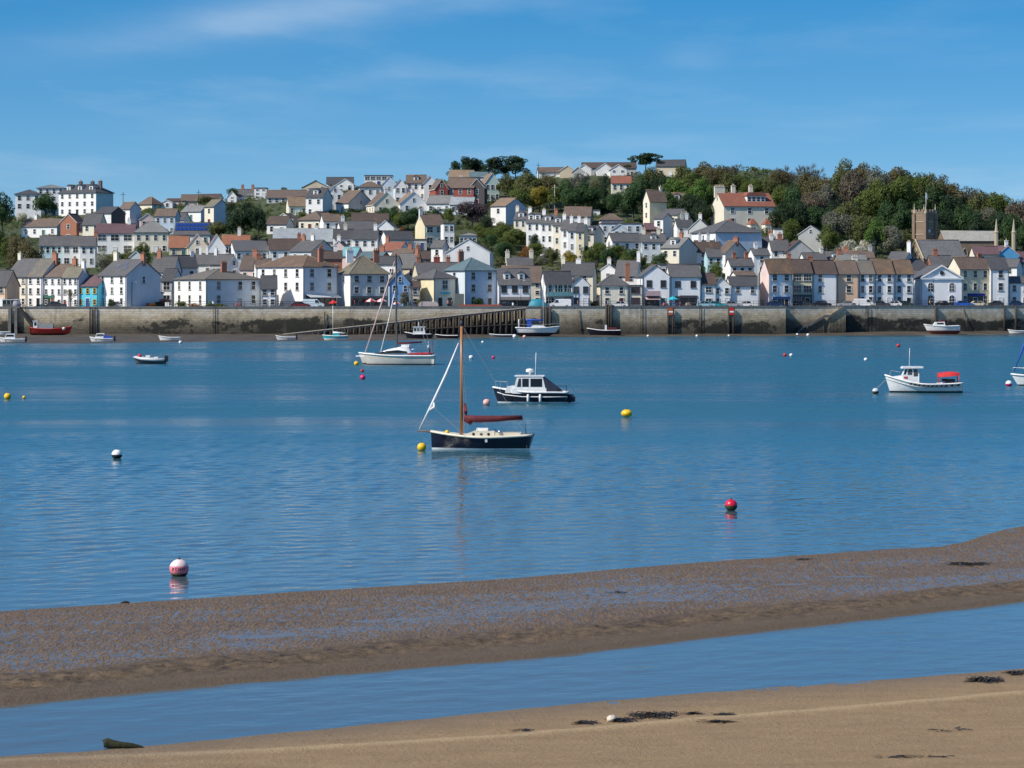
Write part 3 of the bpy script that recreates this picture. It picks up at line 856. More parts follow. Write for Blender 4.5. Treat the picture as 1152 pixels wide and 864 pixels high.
FOOT = []      # footprints, so that shrubs keep out of the houses
HOUSES = {}
def house(label, x0, x1, yr, ye, fl, typ='gx', wall='white', roof='slate', psi=None, xs=None, D=None, nx=None, ny=None, sw=None,
          chim=(), dor=0, Y=None, front=False, door=None, gw=None, win=(.95, 1.5), cat='house', group=None, name='house', style='sash',
          fascia=None, wx=None, swall=None, frame=None, nodoor=False, pot=None):
    fine = front
    hw = fl * 2.75
    mid = (x0 + x1) / 2
    if Y is None:
        Y = quay_y(mid) + 7.5 + (6 if mid > BUT else 0) if front else solve_eave(mid, ye, hw)
    if psi is None:
        if xs is not None: psi = -38 if xs > x1 else 38
        else: psi = rnd.uniform(-9, 9)
    a = math.radians(psi); c, s = math.cos(a), math.sin(a)
    X0 = ray_x(x0, Y); k1 = (x1 - CX) / F
    W = max(1.5, (k1*Y - X0) / (c - k1*s))
    if xs is not None:
        kx = (xs - CX) / F
        if psi < 0:
            X1, Y1 = X0 + W*c, Y + W*s
            Dn = (kx*Y1 - X1) / (-s - kx*c)
        else: Dn = (kx*Y - X0) / (-s - kx*c)
        D = min(max(Dn, 3.0), 24)
    D = D or (min(8.5, max(5, W*.8)) if typ != 'gy' else 8.0)
    ox, oy = X0 + c*W/2, Y + s*W/2
    corners = [(X0, Y), (X0+c*W, Y+s*W), (X0-s*D, Y+c*D), (X0+c*W-s*D, Y+s*W+c*D)]
    zb = ZQ + .03 if front else min(hill(*p) for p in corners) - .1
    zw = row_z(ye, oy) - zb
    if not front and zw < 2.1:
        zw = 2.1 if zw < 1.2 else zw
    Yr = oy + (0 if typ == 'gy' else c*D/2)
    zr = max(row_z(yr, Yr) - zb, zw + (.7 if typ != 'flat' else .0))
    root = empty(name, (ox, oy, zb), a, label, cat, group)
    cx_, cy_ = ox - s*D/2, oy + c*D/2
    FOOT.append((cx_, cy_, math.hypot(W, D)/2))
    # walls
    mb = MB(); lo = -4.0
    v = [(-W/2,0,lo),(W/2,0,lo),(W/2,D,lo),(-W/2,D,lo),(-W/2,0,zw),(W/2,0,zw),(W/2,D,zw),(-W/2,D,zw)]
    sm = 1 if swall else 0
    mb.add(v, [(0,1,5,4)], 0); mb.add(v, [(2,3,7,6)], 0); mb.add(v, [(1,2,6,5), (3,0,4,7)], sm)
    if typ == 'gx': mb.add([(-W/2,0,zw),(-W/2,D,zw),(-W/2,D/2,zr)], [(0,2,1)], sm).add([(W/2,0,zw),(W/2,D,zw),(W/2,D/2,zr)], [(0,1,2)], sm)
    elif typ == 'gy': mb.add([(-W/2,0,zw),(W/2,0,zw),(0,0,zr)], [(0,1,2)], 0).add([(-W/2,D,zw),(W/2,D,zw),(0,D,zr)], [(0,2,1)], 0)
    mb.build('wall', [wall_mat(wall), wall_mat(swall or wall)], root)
    # roof
    mb = MB()
    if typ == 'gx': gable_roof(mb, W, D, zw, zr)
    elif typ == 'gy': gable_roof(mb, W, D, zw, zr, axis='y')
    elif typ == 'hip': hip_roof(mb, W, D, zw, zr)
    else:
        mb.box(-W/2-.15, W/2+.15, -.15, D+.15, zw+.01, zw+.25, 1); mb.box(-W/2+.1, W/2-.1, .1, D-.1, zw+.252, zw+.32, 0); zr = zw+.3
    ft = fascia or ('fascia_white' if typ == 'gy' and not front else 'fascia')
    rf = mb.build('roof', [roof_mat(roof), M[ft], roof_mat('tan' if roof in ('red','orange','brown','tan','rust') else roof)], root)
    for ch in chim:
        fr, kd = ch[0], ch[1]; w_ = ch[2] if len(ch) > 2 else .9; h_ = ch[3] if len(ch) > 3 else 1.3
        if typ == 'gy': add_chimney(rf, 0, D*fr, zr, kd, w_, h_)
        elif typ == 'hip' and W < D: add_chimney(rf, 0, D*fr, zr-.3, kd, w_, h_)
        else: add_chimney(rf, (fr-.5)*W*(.96 if typ == 'gx' else .7), D*.5, zr-.05 if typ != 'hip' else zr-.35, kd, w_, h_)
    # openings
    ny = ny if ny is not None else fl
    nx = nx if nx is not None else max(1, int(round(W/3.1)))
    fh = zw / max(fl, 1); ww, wh = win; wh = min(wh, fh*.62)
    for j in range(ny):
        fi = fl - 1 - j
        if fi < 0: break
        z = fi*fh + fh*.30
        xsn = wx if wx else [(-.5 + (i+.5)/nx) for i in range(nx)]
        for i, fx in enumerate(xsn):
            if fi == 0 and not nodoor and i == (len(xsn)//2) and W > 4:
                add_door(root, fx*W, 0, 0.02, mat=door)
            elif W*.9/max(1, len(xsn)) > ww*.9:
                add_window(root, fx*W, 0, z, ww, wh, 0, style, fine, frame)
    if typ == 'gy' and (gw or (gw is None and zr - zw > 2.2)):
        add_window(root, 0, 0, zw + (zr-zw)*.12, .8, min(1.2, (zr-zw)*.5), 0, style, fine, frame)
    if sw or (xs is not None and sw is None and D > 5 and typ != 'gx'):
        n_, m_ = sw or (max(1, int(D/4)), fl)
        sx, rz = (W/2, math.pi/2) if psi < 0 else (-W/2, -math.pi/2)
        for j in range(m_):
            z = (fl-1-j)*fh + fh*.3
            for i in range(n_):
                add_window(root, sx, D*(i+.5)/n_, z, ww, wh, rz, style, fine, frame)
    elif typ == 'gx' and gw and xs is not None:
        sx, rz = (W/2, math.pi/2) if psi < 0 else (-W/2, -math.pi/2)
        add_window(root, sx, D/2, zw-.4, .9, 1.2, rz, style, fine)
    for k in range(dor):
        fx = (-.5 + (k+.5)/dor) * W * .9
        rise = zr - zw
        dm = MB(); y0 = D*.5*.30; z0 = zw + rise*.30; hh = min(1.5, rise*.55)
        dm.box(-.75, .75, y0, D*.5, z0-.15, z0+hh, 0)
        dm.prism([(-.95, z0+hh+.002), (.95, z0+hh+.002), (0, z0+hh+.6)], y0-.2, D*.5, 1)
        do = dm.build('dormer', [wall_mat('white'), roof_mat(roof)], root, (fx, 0, 0))
        add_window(do, 0, y0, z0+.05, .9, max(.6, hh-.25), 0, style, False)
    if front:   # rain-water goods and a plinth
        for sx in (-1, 1):
            MB().tube([(sx*(W/2-.18), -.08, 0), (sx*(W/2-.18), -.08, zw-.1)], .05, 5).build('downpipe', M['iron'], root)
    global LAST_Y
    LAST_Y = Y + s*W
    HOUSES[label] = dict(root=root, W=W, D=D, zw=zw, zr=zr, fh=fh, roof=rf)
    return root
# ------------------------------------------------------------------ the waterfront row, left to right
G1 = 'houses standing along the quay'
def fr(*a, **k): return house(*a, front=True, group=G1, **k)
fr('peach two storey house cut off by the left edge, lowest in the quay row', -14, 7, 305, 321, 2, 'gx', 'peach', 'dslate', psi=-25, nx=2)
fr('cream three storey house with three window columns, first tall house at the left quay end', 7, 30, 292, 311, 3, 'gx', 'cream', 'slate', psi=-36, nx=3, D=8, Y=quay_y(18)+19, chim=[(.02,'c')], win=(.9,1.7))
fr('white three storey house with two window columns and brick stack, joined to the cream one', 30, 47.5, 292, 311, 3, 'gx', 'white', 'lichen', psi=-36, nx=2, D=8, Y=LAST_Y, chim=[(1,'b',1.4)], win=(.9,1.7), door=M['black'])
fr('white house with brown roof and a dark green shopfront at street level', 48.5, 70, 298, 311.5, 3, 'gx', 'white', 'brown', psi=-36, nx=3, D=8, Y=LAST_Y+.6, chim=[(1,'b',1.2)], win=(.8,1.2))
fr('white house with pale green roof and blue shaded side wall, left of the turquoise house', 70, 88, 301, 311.5, 3, 'gx', 'white', 'olive', psi=-36, xs=101, nx=3, Y=LAST_Y, chim=[(1,'w')], win=(.8,1.2), swall='paleblue')  # side wall's shade is put into its colour
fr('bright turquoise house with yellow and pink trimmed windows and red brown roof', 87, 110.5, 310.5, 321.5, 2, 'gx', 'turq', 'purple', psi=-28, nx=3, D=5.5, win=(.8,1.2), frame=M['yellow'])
fr('tall white three storey house showing a big blue shaded gable, right of the turquoise house', 110.5, 142, 293, 310, 3, 'gx', 'white', 'slate', psi=-42, xs=181, nx=3, sw=(1,1), chim=[(.0,'c',1.2,1.8),(1,'b',1.2)], win=(.9,1.8), swall='paleblue')  # gable of a white house, painted bluish for its shade
fr('low flat roofed white annexe with a dark garage opening below the blue shaded gable', 143, 156, 327, 330, 1, 'flat', 'white', 'slate', psi=-40, xs=184, nx=1, sw=(1,1), Y=607, swall='paleblue', door=M['black'])  # right side takes a painted shade colour
fr('low white wing with slate roof left of the long blue shaded villa', 181, 194, 303, 316, 2, 'gx', 'white', 'dslate', psi=-10, nx=1, D=8, Y=624, win=(1.6,1.9))
fr('long blue shaded villa with hipped slate roof and a white side of three windows', 231.5, 293.5, 302.5, 315, 2, 'hip', 'paleblue', 'lichen', psi=33, xs=196, nx=3, sw=(3,2), chim=[(.30,'b',1.3,1.5)], win=(1.1,2.0), swall='white', wx=[-.27,.12,.36])  # front colour carries its shade; the lit side stays white
fr('narrow dark roofed white link house between the blue shaded villa and the tall corner building', 293.5, 311, 311, 324.5, 2, 'gx', 'white', 'dslate', psi=4, nx=2, D=6)
fr('tall white corner building with orange lichen roof and blue shaded front over a dark shopfront', 341, 380, 287.5, 301, 3, 'hip', 'skyblue' if 0 else 'paleblue', 'rust', psi=40, xs=290, nx=2, sw=(4,2), ny=2, chim=[(.0,'b',1.2,1.6)], win=(1.2,2.3), swall='white', door=M['black'])  # front painted bluish where it turns from the sun
fr('cream white hotel with hipped slate roof, dark shopfront and three columns of windows', 394, 437, 288, 309, 3, 'hip', 'palegrey', 'olive', psi=22, xs=380, nx=3, ny=2, sw=(1,1), chim=[(.0,'w',1.6,1.5),(1.,'b',1.3,1.5)], win=(1.15,1.8), swall='white', door=M['black'])  # palegrey front is a white wall with its shade painted in
fr('narrow bright blue gabled house with white window frames beside the cream white hotel', 438, 462, 305, 319, 2, 'gy', 'strongblue', 'slate', psi=8, nx=2, D=8, win=(.9,1.5), swall='blue')
fr('small beige lean to with brown roof between the bright blue and the yellow house', 461, 473, 317, 323, 2, 'gx', 'beige', 'darkbrown', psi=5, nx=1, D=4, nodoor=True)
fr('pale yellow house with hipped slate roof and a blue window box', 488, 513, 303, 314, 2, 'hip', 'cream', 'slate', psi=38, xs=465, nx=1, ny=1, sw=(1,0), win=(1.6,2.4), swall='yellow', fascia='fascia')
fr('sky blue house with hipped grey green roof and four white sash windows', 523, 560, 290, 305, 3, 'hip', 'blue', 'teal', psi=32, xs=500, nx=2, sw=(1,1), chim=[(1.,'b',1.3,1.6)], win=(1.2,1.9), swall='paleblue')
fr('white inn with two white dormers and a verandah roof behind the blue tarpaulin', 561, 597, 303, 320, 2, 'gx', 'cool', 'slate', psi=6, nx=3, dor=2, D=7, win=(1.2,1.6), frame=M['frame_dark'])
fr('dark roofed white house with a glazed blue green balcony behind the white van', 613.5, 644, 306, 319.5, 2, 'gx', 'cool', 'dslate', psi=14, xs=608, D=8, nx=3, win=(1.9,1.6), style='bars', swall='white')
fr('white gabled cottage with dark roof joined to the balcony house', 643, 664, 311, 321, 2, 'gy', 'cool', 'dslate', psi=6, nx=2, D=9, gw=False, win=(1.1,1.5), frame=M['frame_dark'])
fr('cream cottage with hipped slate roof and red brick stacks, left of the red latticed bay', 675, 707, 309, 322, 2, 'hip', 'cream', 'slate', psi=5, nx=2, D=6, chim=[(1.25,'b',1.0,2.6)], win=(.95,1.5))
fr('narrow cream shop with a red latticed bay window', 707, 723, 310, 322, 2, 'flat', 'cream', 'slate', psi=3, nx=1, win=(1.9,1.8), style='bars', frame=M['maroon'])
fr('large white gable fronted pub with a terrace awning', 722.5, 754, 299, 311, 2, 'gy', 'cool', 'slate', psi=4, nx=2, ny=2, D=11, gw=False, win=(1.15,1.6), frame=M['frame_dark'])
fr('long white pub wing with slate roof, right of the large white gable', 754, 788.5, 299, 311.5, 2, 'gx', 'cool', 'slate', psi=5, nx=2, D=8, win=(1.2,1.5), frame=M['frame_dark'], nodoor=True)
fr('low white link cottage with brown slate roof, right of the pub', 788.5, 806, 308, 320, 2, 'gx', 'cool', 'darkbrown', psi=6, nx=1, D=7, win=(1.5,1.3))
fr('low white gabled cottage behind the small green quayside tree', 802, 823, 313, 322.5, 2, 'gy', 'white', 'slate', psi=6, nx=2, D=8, gw=False)
fr('long low white cottage with dark slate roof left of the tall terrace', 822, 855, 312, 321.5, 2, 'gx', 'white', 'dslate', psi=6, nx=2, D=6.5, ny=1)
fr('small white lean to porch against the pinkish gable of the tall terrace', 838, 856, 324, 333, 1, 'gx', 'cool', 'slate', psi=10, nx=1, Y=642)
fr('white end terrace house with pinkish gable and lichened roof above two blue shop windows', 865, 891.5, 292, 307, 3, 'gx', 'cool', 'rust', psi=20, xs=855, D=8, nx=2, win=(1.15,1.8), swall='pink')
fr('cream terrace house with two white bays and a blue grey shop fascia', 891.5, 914, 292.5, 307, 3, 'gx', 'yellow', 'darkbrown', psi=7, D=8, nx=2, win=(1.9,1.7), style='bars', chim=[(0,'b')])
fr('white terrace house with one column of windows, left of the peach house', 914, 941.5, 294, 308, 3, 'gx', 'cool', 'darkbrown', psi=7, D=8, wx=[-.18], ny=2, win=(1.05,1.7), chim=[(.05,'b',1.3,1.)])
fr('peach coloured terrace house with one column of dark windows', 941.5, 966, 294, 308, 3, 'gx', 'peach', 'brown', psi=7, D=8, wx=[0.05], ny=2, win=(1.2,1.8))
fr('white terrace house directly right of the peach house', 966, 984, 293.5, 308, 3, 'gx', 'cool', 'lichen', psi=7, D=8, nx=2, win=(1.05,1.7), chim=[(0,'c',1.3,.9)])
fr('white terrace house under the left part of the orange roof, second past the peach one', 984, 1006, 292.5, 308, 3, 'gx', 'cool', 'rust', psi=7, D=8, nx=2, win=(1.05,1.7))
fr('white end terrace house with orange lichened roof, left of the pedimented chapel', 1006, 1028, 293, 308, 3, 'gx', 'cool', 'rust', psi=7, D=8, nx=2, win=(1.05,1.7))
fr('low white link with a blue awning between the terrace and the chapel', 1028, 1040, 305, 315, 2, 'gx', 'white', 'slate', psi=4, D=7, nx=1, Y=682)
fr('white chapel with a pedimented gable, round window and arched windows', 1036, 1083, 299, 313, 2, 'gy', 'cool', 'slate', psi=4, nx=0, ny=0, D=14, gw=False, cat='chapel', name='chapel')
fr('beige three storey house with cream gable and a dark blue shop sign', 1080, 1114, 290, 302.5, 3, 'gx', 'yellow', 'brown', psi=22, xs=1066, D=8, nx=3, win=(1.1,1.7), chim=[(.85,'b',1.,.8)], swall='cream')  # yellow front and paler gable paint in shade and sunlight
fr('narrow white blue house with dark slate roof right of the beige shop house', 1114.5, 1135, 290, 303, 3, 'gx', 'cool', 'dslate', psi=6, D=8, nx=1, wx=[.05], win=(1.2,1.9))
fr('low white house with grey roof at the right edge of the quay row', 1135, 1172, 312, 318.5, 2, 'gx', 'white', 'slate', psi=4, D=6.5, nx=3)
# fittings of the front row
def fit(label): h = HOUSES[label]; return h['root'], h
r, h = fit('white chapel with a pedimented gable, round window and arched windows')
def arched(w, hh):
    def f():
        mb = MB(); n = 9
        pr = [(-w/2, 0), (w/2, 0)] + [(w/2*math.cos(math.pi*i/n), hh-w/2+w/2*math.sin(math.pi*i/n)) for i in range(n+1)]
        mb.prism(pr, -.06, -.004, 1)
        big = [(a*1.14, b*1.04-.03) for a, b in pr]
        for i in range(len(pr)):
            j = (i+1) % len(pr)
            mb.add([(big[i][0],-.1,big[i][1]),(big[j][0],-.1,big[j][1]),(pr[j][0],-.1,pr[j][1]),(pr[i][0],-.1,pr[i][1]),
                    (big[i][0],0,big[i][1]),(big[j][0],0,big[j][1]),(pr[j][0],-.061,pr[j][1]),(pr[i][0],-.061,pr[i][1])], [(0,1,2,3),(0,4,5,1),(2,6,7,3)], 0)
        for z in (hh*.35, hh*.65): mb.box(-w/2, w/2, -.085, -.062, z-.03, z+.03, 0)
        mb.box(-.03, .03, -.085, -.062, 0, hh-.05, 0)
        return mb.mesh('arched_window', [M['frame_white'], M['glass']])
    return cached(('arch', w, hh), f)
for fx in (-.27, .24):
    place('window', arched(1.2, 2.0), r, (fx*h['W'], 0, h['zw']*.54)); place('window', arched(1.2, 2.3), r, (fx*h['W'], 0, h['zw']*.06))
mb = MB(); mb.tube([(0,-.10,0),(0,0,0)], .62, 18, 0, smooth=False); mb.tube([(0,-.14,0),(0,-.101,0)], .5, 18, 1, smooth=False)
mb.build('round_window', [M['frame_white'], M['glass']], r, (0, 0, h['zw'] + (h['zr']-h['zw'])*.42))
mb = MB(); mb.box(-h['W']/2-.2, h['W']/2+.2, -.35, -.02, h['zw']-.28, h['zw']+.06); mb.build('cornice', wall_mat('paleblue'), r)
for sx in (-1, 1):
    mb = MB(); a0 = (sx*(h['W']/2+.2), h['zw']+.12); a1 = (0, h['zr']+.22)
    mb.prism([a0, a1, (a1[0], a1[1]-.35), (a0[0]-sx*.5, a0[1])], -.4, -.19); mb.build('raking_cornice', wall_mat('white'), r)
def shopfront(label, x0, x1, z0, z1, fasc, glass=True, awn=None):
    r, h = fit(label); mb = MB(); W = h['W']
    mb.box(x0*W, x1*W, -.16, -.01, z1-.55, z1, 0)
    n = max(1, int((x1-x0)*W/1.6)); step = (x1-x0)*W/n
    for i in range(n):
        mb.box(x0*W+i*step+.08, x0*W+(i+1)*step-.08, -.05, -.012, z0, z1-.56, 1)
        mb.box(x0*W+i*step-.06, x0*W+i*step+.08, -.14, -.011, z0, z1-.56, 0)
    mb.box(x0*W, x1*W, -.13, -.013, 0, z0-.002, 0)
    mb.build('shopfront', [fasc, M['glass']], r)
    if awn:
        mb = MB(); mb.hexa([(x0*W,-1.9,z1-.75),(x1*W,-1.9,z1-.75),(x1*W,-.17,z1-.1),(x0*W,-.17,z1-.1)], [(x0*W,-1.9,z1-.68),(x1*W,-1.9,z1-.68),(x1*W,-.17,z1),(x0*W,-.17,z1)])
        mb.build('awning', awn, r)
shopfront('white house with brown roof and a dark green shopfront at street level', -.45, .1, .7, 2.7, M['green_door'])
shopfront('tall white corner building with orange lichen roof and blue shaded front over a dark shopfront', -.42, .46, .6, 3.0, M['harbour_grey'], awn=M['palegrey'])
shopfront('cream white hotel with hipped slate roof, dark shopfront and three columns of windows', -.47, .47, .6, 2.6, M['harbour_grey'])
shopfront('beige three storey house with cream gable and a dark blue shop sign', -.25, .33, .6, 3.1, plain('ultramarine_fascia', (.012,.02,.22), .5))
shopfront('cream terrace house with two white bays and a blue grey shop fascia', -.48, .48, .5, 2.9, M['harbour_grey'])
shopfront('white end terrace house with pinkish gable and lichened roof above two blue shop windows', -.35, .4, .5, 2.4, M['blue_door'])
shopfront('large white gable fronted pub with a terrace awning', -.40, .12, .5, 2.5, M['harbour_grey'], awn=plain('pink_grey_awning', (.50,.33,.33), .8))
shopfront('long white pub wing with slate roof, right of the large white gable', -.2, .38, .6, 2.7, M['frame_dark'])
shopfront('white inn with two white dormers and a verandah roof behind the blue tarpaulin', -.45, .45, .5, 2.4, M['frame_dark'], awn=roof_mat('slate'))
shopfront('low white link with a blue awning between the terrace and the chapel', -.45, .45, .5, 2.6, M['white'], awn=M['blue'])
r, h = fit('dark roofed white house with a glazed blue green balcony behind the white van')
W = h['W']; teal = plain('balcony_teal', (.16,.33,.34), .5)
mb = MB(); mb.box(-W*.46, W*.46, -1.3, -.02, 2.55, 2.75); mb.box(-W*.46, W*.46, -1.3, -1.22, 2.75, 3.5)
for k in range(6): x = -W*.46 + k*W*.184; mb.box(x-.06, x+.06, -1.32, -1.2, 2.75, h['zw']-.15)
mb.build('balcony', [teal], r)
r, h = fit('large white gable fronted pub with a terrace awning')
W = h['W']; mb = MB(); mb.box(-W*.40, W*.12, -1.9, -1.82, 2.75, 3.7); mb.box(-W*.40, W*.12, -1.9, -.02, 2.60, 2.75)
mb.build('balcony', [plain('balcony_pinkish', (.42,.30,.32), .7)], r)
r, h = fit('tall white three storey house showing a big blue shaded gable, right of the turquoise house')
for fx, t in ((-.12,.55),(.08,.7),(.2,.45)):
    W, D = h['W'], h['D']; y = D*.5*t; z = h['zw'] + (h['zr']-h['zw'])*t + .24
    mb = MB(); mb.box(-.45,.45,-.6,.6,-.04,.04); ang = math.atan2(h['zr']-h['zw'], D/2)
    mb.build('rooflight', M['steel'], h['roof'], (fx*W, y, z), (ang, 0, 0))
r, h = fit('long blue shaded villa with hipped slate roof and a white side of three windows')
mb = MB(); W = h['W']; mb.box(-W/2-.06, W/2+.06, -.09, -.01, h['zw']*.5-.14, h['zw']*.5+.02); mb.build('string_course', wall_mat('paleblue'), r)
r, h = fit('pale yellow house with hipped slate roof and a blue window box')
mb = MB(); mb.box(-1.1, 1.1, -.5, -.02, h['zw']*.5-.15, h['zw']*.5+.3); mb.build('window_box', M['turq'], r)
for k in (-1,1):
    add_door(r, k*h['W']*.22, 0, .02, 1.2, 2.2, M['black'])

# ------------------------------------------------------------------ roofs just behind the waterfront
G2 = 'houses crowded behind the quay row'
def md(*a, **k): return house(*a, group=G2, **k)
md('small grey house with a yellowish gabled roof behind the blue shaded gable', 146, 160, 283, 289, 1, 'gy', 'palegrey', 'olive', Y=648)
md('dark slate house with white bargeboard and red stack beside the big blue shaded gable', 170, 196, 289, 304, 2, 'gx', 'paleblue', 'dslate', psi=-25, xs=204, chim=[(.2,'b',1,1.4)], Y=640)
md('slate roofed cottage with white gable behind the low white wing', 196, 222, 288, 300, 2, 'gx', 'white', 'dslate', psi=25, xs=190, chim=[(.9,'w',.8,1)], Y=645)
md('slate cottage with two white chimneys side by side above the blue shaded villa', 214, 240, 286, 297, 2, 'gx', 'white', 'slate', psi=-5, chim=[(.35,'w',.6,1.8),(.65,'w',.6,1.8)], Y=655)
md('grey roofed cottage with one white chimney above the middle of the blue shaded villa roof', 236, 258, 287, 297, 2, 'gx', 'grey', 'slate', psi=-15, chim=[(.1,'w',.7,1.6)], Y=652)
md('slate cottage with white gable peaks above the right half of the villa roof', 255, 272, 289, 300, 2, 'gy', 'white', 'slate', psi=20, xs=249, Y=650)
md('weathered brown house with brick stack left of the tall white corner building', 270, 292, 288, 302, 2, 'gx', 'pink', 'darkbrown', psi=-20, xs=300, chim=[(.6,'b',1.2,1.2)], Y=645)
md('white backed house peeping over the link house', 288, 306, 292, 301, 2, 'gx', 'white', 'brown', psi=10, chim=[(.2,'b',1,1.2)], Y=636)
md('wide dark brown roof with small white gable behind the tall white corner building', 303, 340, 269.5, 281, 2, 'gx', 'white', 'darkbrown', psi=8, chim=[(.95,'b')], nx=3)
md('slate roofed house with a pale blue gable above the orange lichen roof', 326, 350, 271, 283, 2, 'gx', 'paleblue', 'slate', psi=-30, xs=378, chim=[(.05,'b'),(.5,'w')])
md('low slate cottage above the join of the corner building and the hotel', 352, 385, 283, 291, 2, 'gx', 'brick', 'darkbrown', psi=6, chim=[(.3,'b'),(.8,'w')], Y=650)
md('small house with a bright turquoise roof above the cream white hotel', 383, 400, 279, 288, 1, 'gx', 'pink', 'turq', psi=-20, Y=665)
md('pinkish brown gabled cottage left of the turquoise roof', 372, 388, 272, 279, 2, 'gy', 'pink', 'brown', chim=[(.2,'w')])
md('red roofed cottage with pale blue side above the dark mast of the catamaran', 428, 449, 273, 282, 2, 'gx', 'white', 'red', psi=-25, xs=462, swall='paleblue', chim=[(.05,'b')])
md('teal slate house with brick stack above the cream white hotel', 402, 428, 284, 291, 2, 'gx', 'brick', 'teal', psi=-15, xs=440, chim=[(.85,'b',1.2,1.4)], Y=660)
md('white fronted slate house behind the bright blue gabled house', 424, 446, 289, 297, 2, 'gx', 'white', 'dslate', psi=-12, xs=452, Y=648)
md('stone gabled house behind the bright blue gabled house', 446, 468, 286, 300, 2, 'gx', 'beige', 'slate', psi=-30, xs=476, Y=655, chim=[(.9,'b')])
md('long slate house with rusty ridge and brick stacks behind the pale yellow house', 470, 524, 296, 308, 2, 'gx', 'beige', 'slate', psi=10, nx=4, chim=[(.05,'b'),(.45,'r',1.4),(.7,'b')], Y=636)
md('large brown slate building with cream end wall between the inn and the balcony house', 566, 610, 300, 318, 3, 'gx', 'cream', 'brown', psi=3, nx=4, D=10, Y=636)
md('slate roofed house with white end chimneys above the inn', 572, 600, 290, 302, 2, 'gx', 'palegrey', 'slate', psi=8, chim=[(.0,'c',.9,1.4),(1,'c',.9,1.6)], Y=652)
md('dark slate house with cream end wall behind the balcony house', 631, 667, 296, 309, 3, 'gx', 'cream', 'dslate', psi=-12, xs=671, chim=[(.0,'c',.9,1.2),(.5,'w',1.2,.9)], Y=640)
md('white gabled roof peeping over the left side of the hipped cream cottage', 676, 692, 298, 303.5, 2, 'gy', 'white', 'slate', Y=650, chim=[(.3,'w')])
md('slate house with tall white end stack left of the large white pub gable', 692, 716, 294, 310, 3, 'gx', 'white', 'slate', psi=-14, xs=722, chim=[(1,'w',.8,2.2)], Y=645)
md('long flat grey parapeted building behind the pub wing roof', 742, 788, 296, 298, 2, 'flat', 'grey', 'slate', psi=3, nx=5, Y=660)
md('white house with a brown roof and a tall white gable behind the low white cottages', 822, 848, 291, 299, 2, 'gx', 'white', 'slate', psi=14, xs=816, nx=3, chim=[(.25,'b'),(.8,'b')], Y=668)
md('low red roofed outhouse above the long low white cottage', 828, 850, 306, 310, 1, 'gx', 'white', 'brown', psi=10, Y=652)
md('pale cottage behind the left end of the tall terrace with white gable', 848, 866, 280, 287, 2, 'gx', 'white', 'slate', psi=12, Y=690, chim=[(.3,'w')])
md('slate cottage with a white skew gable behind the middle of the terrace', 905, 930, 285, 292, 2, 'gx', 'white', 'slate', psi=12, xs=899, chim=[(.9,'c',.8,1.2)], Y=690)
md('slate cottage with pale blue dormer behind the white terrace house', 926, 952, 284, 292, 2, 'gx', 'white', 'slate', psi=-8, dor=1, chim=[(1,'b',1.2,1.2)], Y=694)
md('pale roofed stone cottage behind the peach house', 944, 976, 287, 295, 2, 'gx', 'stone', 'grey', psi=8, chim=[(.1,'b',1.2,1.4)], Y=684)
md('reddish roofed stone cottage behind the orange lichened roofs', 952, 984, 283, 290, 2, 'gx', 'stone', 'brown', psi=5, chim=[(.95,'g')], Y=704)
md('grey blue roofed cottage with a tall white chimney left of the church gable', 998, 1018, 284, 293, 2, 'gx', 'paleblue', 'slate', psi=-25, xs=1028, chim=[(1,'w',1.0,2.6)], Y=705)
md('slate hall roof running behind the chapel', 1012, 1046, 292, 305, 2, 'gx', 'white', 'dslate', psi=15, D=12, Y=700, nx=3)
md('house with an orange brick stack behind the chapel pediment', 1048, 1072, 288, 299, 2, 'gx', 'brick', 'slate', psi=8, chim=[(.3,'b',1.2,1.6)], Y=706)
md('bright blue gabled house with purple roof on the right below the church', 1122, 1146, 277, 287, 2, 'gy', 'skyblue', 'purple', psi=8, nx=0, ny=0, gw=False, D=14, Y=725, chim=[(.1,'w',.8,1.4)])
md('purple brown roofed house left of the bright blue gable', 1096, 1124, 278, 286, 2, 'gx', 'cream', 'purple', psi=4, Y=722, nx=3)
md('white gabled cottage under the bright blue gable', 1128, 1144, 292, 300, 2, 'gx', 'white', 'slate', psi=-28, xs=1150, Y=705)
md('brown roofed house at the right picture edge below the church spires', 1140, 1166, 284, 296, 2, 'gx', 'pink', 'purple', psi=5, Y=728)

# ------------------------------------------------------------------ left hillside
G3 = 'houses on the left hillside'
def lf(*a, **k): return house(*a, group=G3, **k)
lf('pale turquoise end house of the grey roofed terrace above the cream quay house', 44, 70, 266, 276, 2, 'gx', 'teal', 'slate', psi=3, nx=4, win=(.9,1.6))
lf('white middle house of the grey roofed terrace above the quay', 70, 90, 266, 276, 2, 'gx', 'white', 'slate', psi=3, nx=2, win=(1.4,1.6))
lf('white right hand end house of the grey roofed terrace above the quay', 90, 107, 266.5, 276.5, 2, 'gx', 'white', 'slate', psi=3, nx=2, win=(.9,1.6), chim=[(1,'b')])
lf('broad white house with dark blue grey roof and wide windows left of the cream villa', 107.5, 151, 252.5, 262.5, 2, 'gx', 'white', 'purple', psi=3, nx=3, win=(2.3,1.7), chim=[(.85,'w')])
lf('cream villa with hipped grey roof and four columns of windows', 151, 189.5, 249, 262, 2, 'hip', 'cream', 'grey', psi=4, nx=4, win=(1.0,1.5))
lf('cottage with a bright orange tiled roof and pale wall', 190, 212, 266, 278, 1, 'gx', 'beige', 'orange', psi=5, nx=2)
lf('cream gabled cottage with one upstairs window right of the orange roof', 211, 233, 263.5, 277, 2, 'gy', 'cream', 'red', psi=8, nx=1, ny=1, gw=True, D=10)
lf('pale blue white gabled cottage beside the cream gabled cottage', 233.5, 254, 264, 279, 2, 'gy', 'cool', 'red', psi=8, nx=1, ny=1, gw=False, D=10)
